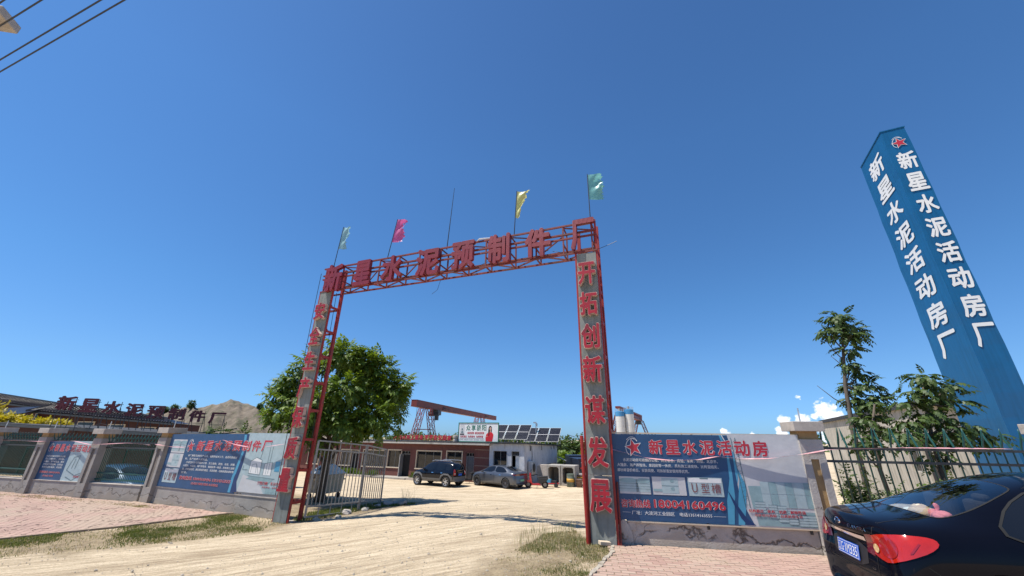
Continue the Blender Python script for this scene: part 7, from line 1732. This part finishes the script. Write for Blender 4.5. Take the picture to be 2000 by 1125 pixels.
suv.side('side_window', rnd([(.42, 1.10), (.46, 1.42), (.86, 1.52), (.92, 1.10)], 1), M['tint'], off=.006)
suv.side('side_window', rnd([(.98, 1.09), (1.0, 1.53), (1.72, 1.56), (1.76, 1.08)], 1), M['tint'], off=.006)
suv.side('side_window', rnd([(1.83, 1.08), (1.80, 1.56), (2.30, 1.53), (2.85, 1.20), (2.85, 1.07)], 1), M['tint'], off=.006)
suv.patch('rear_window', rnd([(-.62, 1.08), (-.55, 1.46), (.55, 1.46), (.62, 1.08)], 1), (1, 0, 0), M['tint'], U=(0, 1, 0), off=.006)
suv.patch('windscreen', rnd([(2.66, -.55), (2.66, .55), (3.12, .62), (3.12, -.62)], 1), (0, 0, -1), M['tint'], U=(1, 0, 0), Vv=(0, 1, 0), off=.006)
for mir in (False, True):
    suv.patch('tail_light', rnd([(.50, .78), (.68, .76), (.70, 1.0), (.66, 1.18), (.58, 1.20), (.50, 1.0)], 1), dg_, M['lamp_lens'], U=ug, off=.012, res=.05, mirror=mir)
    suv.patch('lamp_glint', [(.54, .86), (.64, .86), (.64, .92), (.54, .92)], dg_, M['lamp_white'], U=ug, off=.018, mirror=mir)
    suv.patch('head_light', rnd([(4.0, .72), (4.28, .70), (4.2, .86), (4.0, .90)], 1), (0, 1, 0), M['lamp_white'], U=(1, 0, 0), off=.01, mirror=mir)
suv.patch('number_plate', [(-.22, .74), (.22, .74), (.22, .88), (-.22, .88)], (1, 0, 0), M['plate_blue'], U=(0, 1, 0), off=.02)
suv.patch('chrome_strip', [(-.3, .93), (.3, .93), (.3, .96), (-.3, .96)], (1, 0, 0), M['chrome'], U=(0, 1, 0), off=.02)
for x_, xs_ in ((.96, 0), (1.80, 0)): suv.strip('door_seam', [(x_, .5), (x_, 1.05)], .012, M['seam'], off=.003)
suv.side('door_handle', rnd([(1.10, .90), (1.28, .90), (1.28, .94), (1.10, .94)], 1), M['chrome'], off=.02); suv.side('door_handle', rnd([(1.92, .90), (2.10, .90), (2.10, .94), (1.92, .94)], 1), M['chrome'], off=.02)
for sd_ in (-1, 1):
    q = MB(); q.path([(.5, sd_ * .60, 1.66), (.6, sd_ * .60, 1.72), (2.1, sd_ * .60, 1.73), (2.3, sd_ * .60, 1.66)], .018, 6); q.build('roof_rail', M['alu'], suv.t)
    q = MB(); q.box((2.72, sd_ * .98, 1.10), (.12, .2, .16)); q.build('wing_mirror', M['car_navy'], suv.t, bevel=.03)

# ---- grey fastback sedan
SED = [(0, .62, .30, .86, .98, .5), (.06, .82, .26, .94, 1.05, .55), (.25, .90, .22, .98, 1.09, .58), (.6, .92, .20, .99, 1.17, .62), (.95, .925, .18, .985, 1.30, .60), (1.35, .93, .18, .975, 1.41, .58), (1.9, .93, .18, .965, 1.47, .58), (2.4, .93, .18, .955, 1.475, .58), (2.9, .93, .18, .945, 1.40, .58), (3.3, .925, .18, .935, 1.22, .60), (3.65, .92, .18, .92, 1.02, .64), (4.1, .90, .19, .87, .96, .62), (4.5, .84, .20, .74, .84, .5), (4.72, .64, .26, .58, .68, .4)]
hd = math.pi - .68
sed = Car('parked_car', place(-.21, 30.41, .98, .83, hd), hd, 'metallic grey fastback saloon parked between black car and red scooter', SED, M['car_grey'], (.98, 3.78), wr=.34, ww=.2, rimkind=10, rimmat='steel_dark', sheer=.08)
sed.side('side_window', rnd([(.92, 1.06), (1.25, 1.26), (1.6, 1.355), (2.05, 1.39), (2.05, 1.02), (1.2, 1.02)], 1), M['tint'], off=.006)
sed.side('side_window', rnd([(2.12, 1.02), (2.12, 1.39), (2.6, 1.36), (3.0, 1.24), (3.35, 1.0)], 1), M['tint'], off=.006)
sed.patch('rear_window', rnd([(.50, -.55), (.50, .55), (1.35, .50), (1.35, -.50)], 1), (0, 0, -1), M['tint'], U=(1, 0, 0), Vv=(0, 1, 0), off=.006)
sed.patch('windscreen', rnd([(2.85, -.52), (2.85, .52), (3.52, .62), (3.52, -.62)], 1), (0, 0, -1), M['tint'], U=(1, 0, 0), Vv=(0, 1, 0), off=.006)
sed.patch('tail_light', [(-.62, .86), (.62, .86), (.62, .94), (-.62, .94)], (1, 0, 0), M['lamp_dark'], U=(0, 1, 0), off=.012)
for mir in (False, True): sed.patch('tail_light', [(.46, .86), (.72, .86), (.98, .955), (.70, .95), (.46, .94)], dg_, M['lamp_dark'], U=ug, off=.012, mirror=mir); sed.patch('head_light', rnd([(4.3, .66), (4.62, .60), (4.55, .72), (4.3, .78)], 1), (0, 1, 0), M['lamp_white'], U=(1, 0, 0), off=.01, mirror=mir)
sed.patch('number_plate', [(-.22, .48), (.22, .48), (.22, .60), (-.22, .60)], (1, 0, 0), M['plate_green'], U=(0, 1, 0), off=.02)
sed.patch('rear_diffuser', [(-.60, .26), (.60, .26), (.64, .38), (-.64, .38)], (1, 0, 0), M['plastic'], U=(0, 1, 0), off=.012)
for x_ in (1.28, 2.10, 3.2): sed.strip('door_seam', [(x_, .30), (x_ - .02, .60), (x_ + .02, .98)], .010, M['seam'], off=.003)
sed.side('door_handle', rnd([(1.42, .84), (1.60, .845), (1.60, .875), (1.42, .87)], 1), M['chrome'], off=.01); sed.side('door_handle', rnd([(2.28, .82), (2.46, .825), (2.46, .855), (2.28, .85)], 1), M['chrome'], off=.01)
sed.side('sill_strip', [(1.40, .26), (3.35, .26), (3.35, .29), (1.40, .29)], M['plastic'], off=.006)
q = MB()
for sd_ in (-1, 1): q.box((3.12, sd_ * 1.0, 1.02), (.12, .2, .13))
q.build('wing_mirror', M['car_grey'], sed.t, bevel=.03)

# ---- cars seen through the left fence
hd = math.atan2(-.26, 1) + .05
bl = Car('parked_car', (-17.6, 17.3, -.92), hd, 'pale blue car parked behind the left iron fence', [(a, b_, c_ - .0, d_, e_, f_) for (a, b_, c_, d_, e_, f_) in SED], M['car_blue'], (.98, 3.78), wr=.33)
bl.side('side_window', rnd([(.92, 1.06), (1.25, 1.26), (1.6, 1.355), (2.05, 1.39), (2.05, 1.02), (1.2, 1.02)], 1), M['tint'], off=.006)
bl.side('side_window', rnd([(2.12, 1.02), (2.12, 1.39), (2.6, 1.36), (3.0, 1.24), (3.35, 1.0)], 1), M['tint'], off=.006)
bl.patch('windscreen', rnd([(2.85, -.52), (2.85, .52), (3.52, .62), (3.52, -.62)], 1), (0, 0, -1), M['tint'], U=(1, 0, 0), Vv=(0, 1, 0), off=.006)
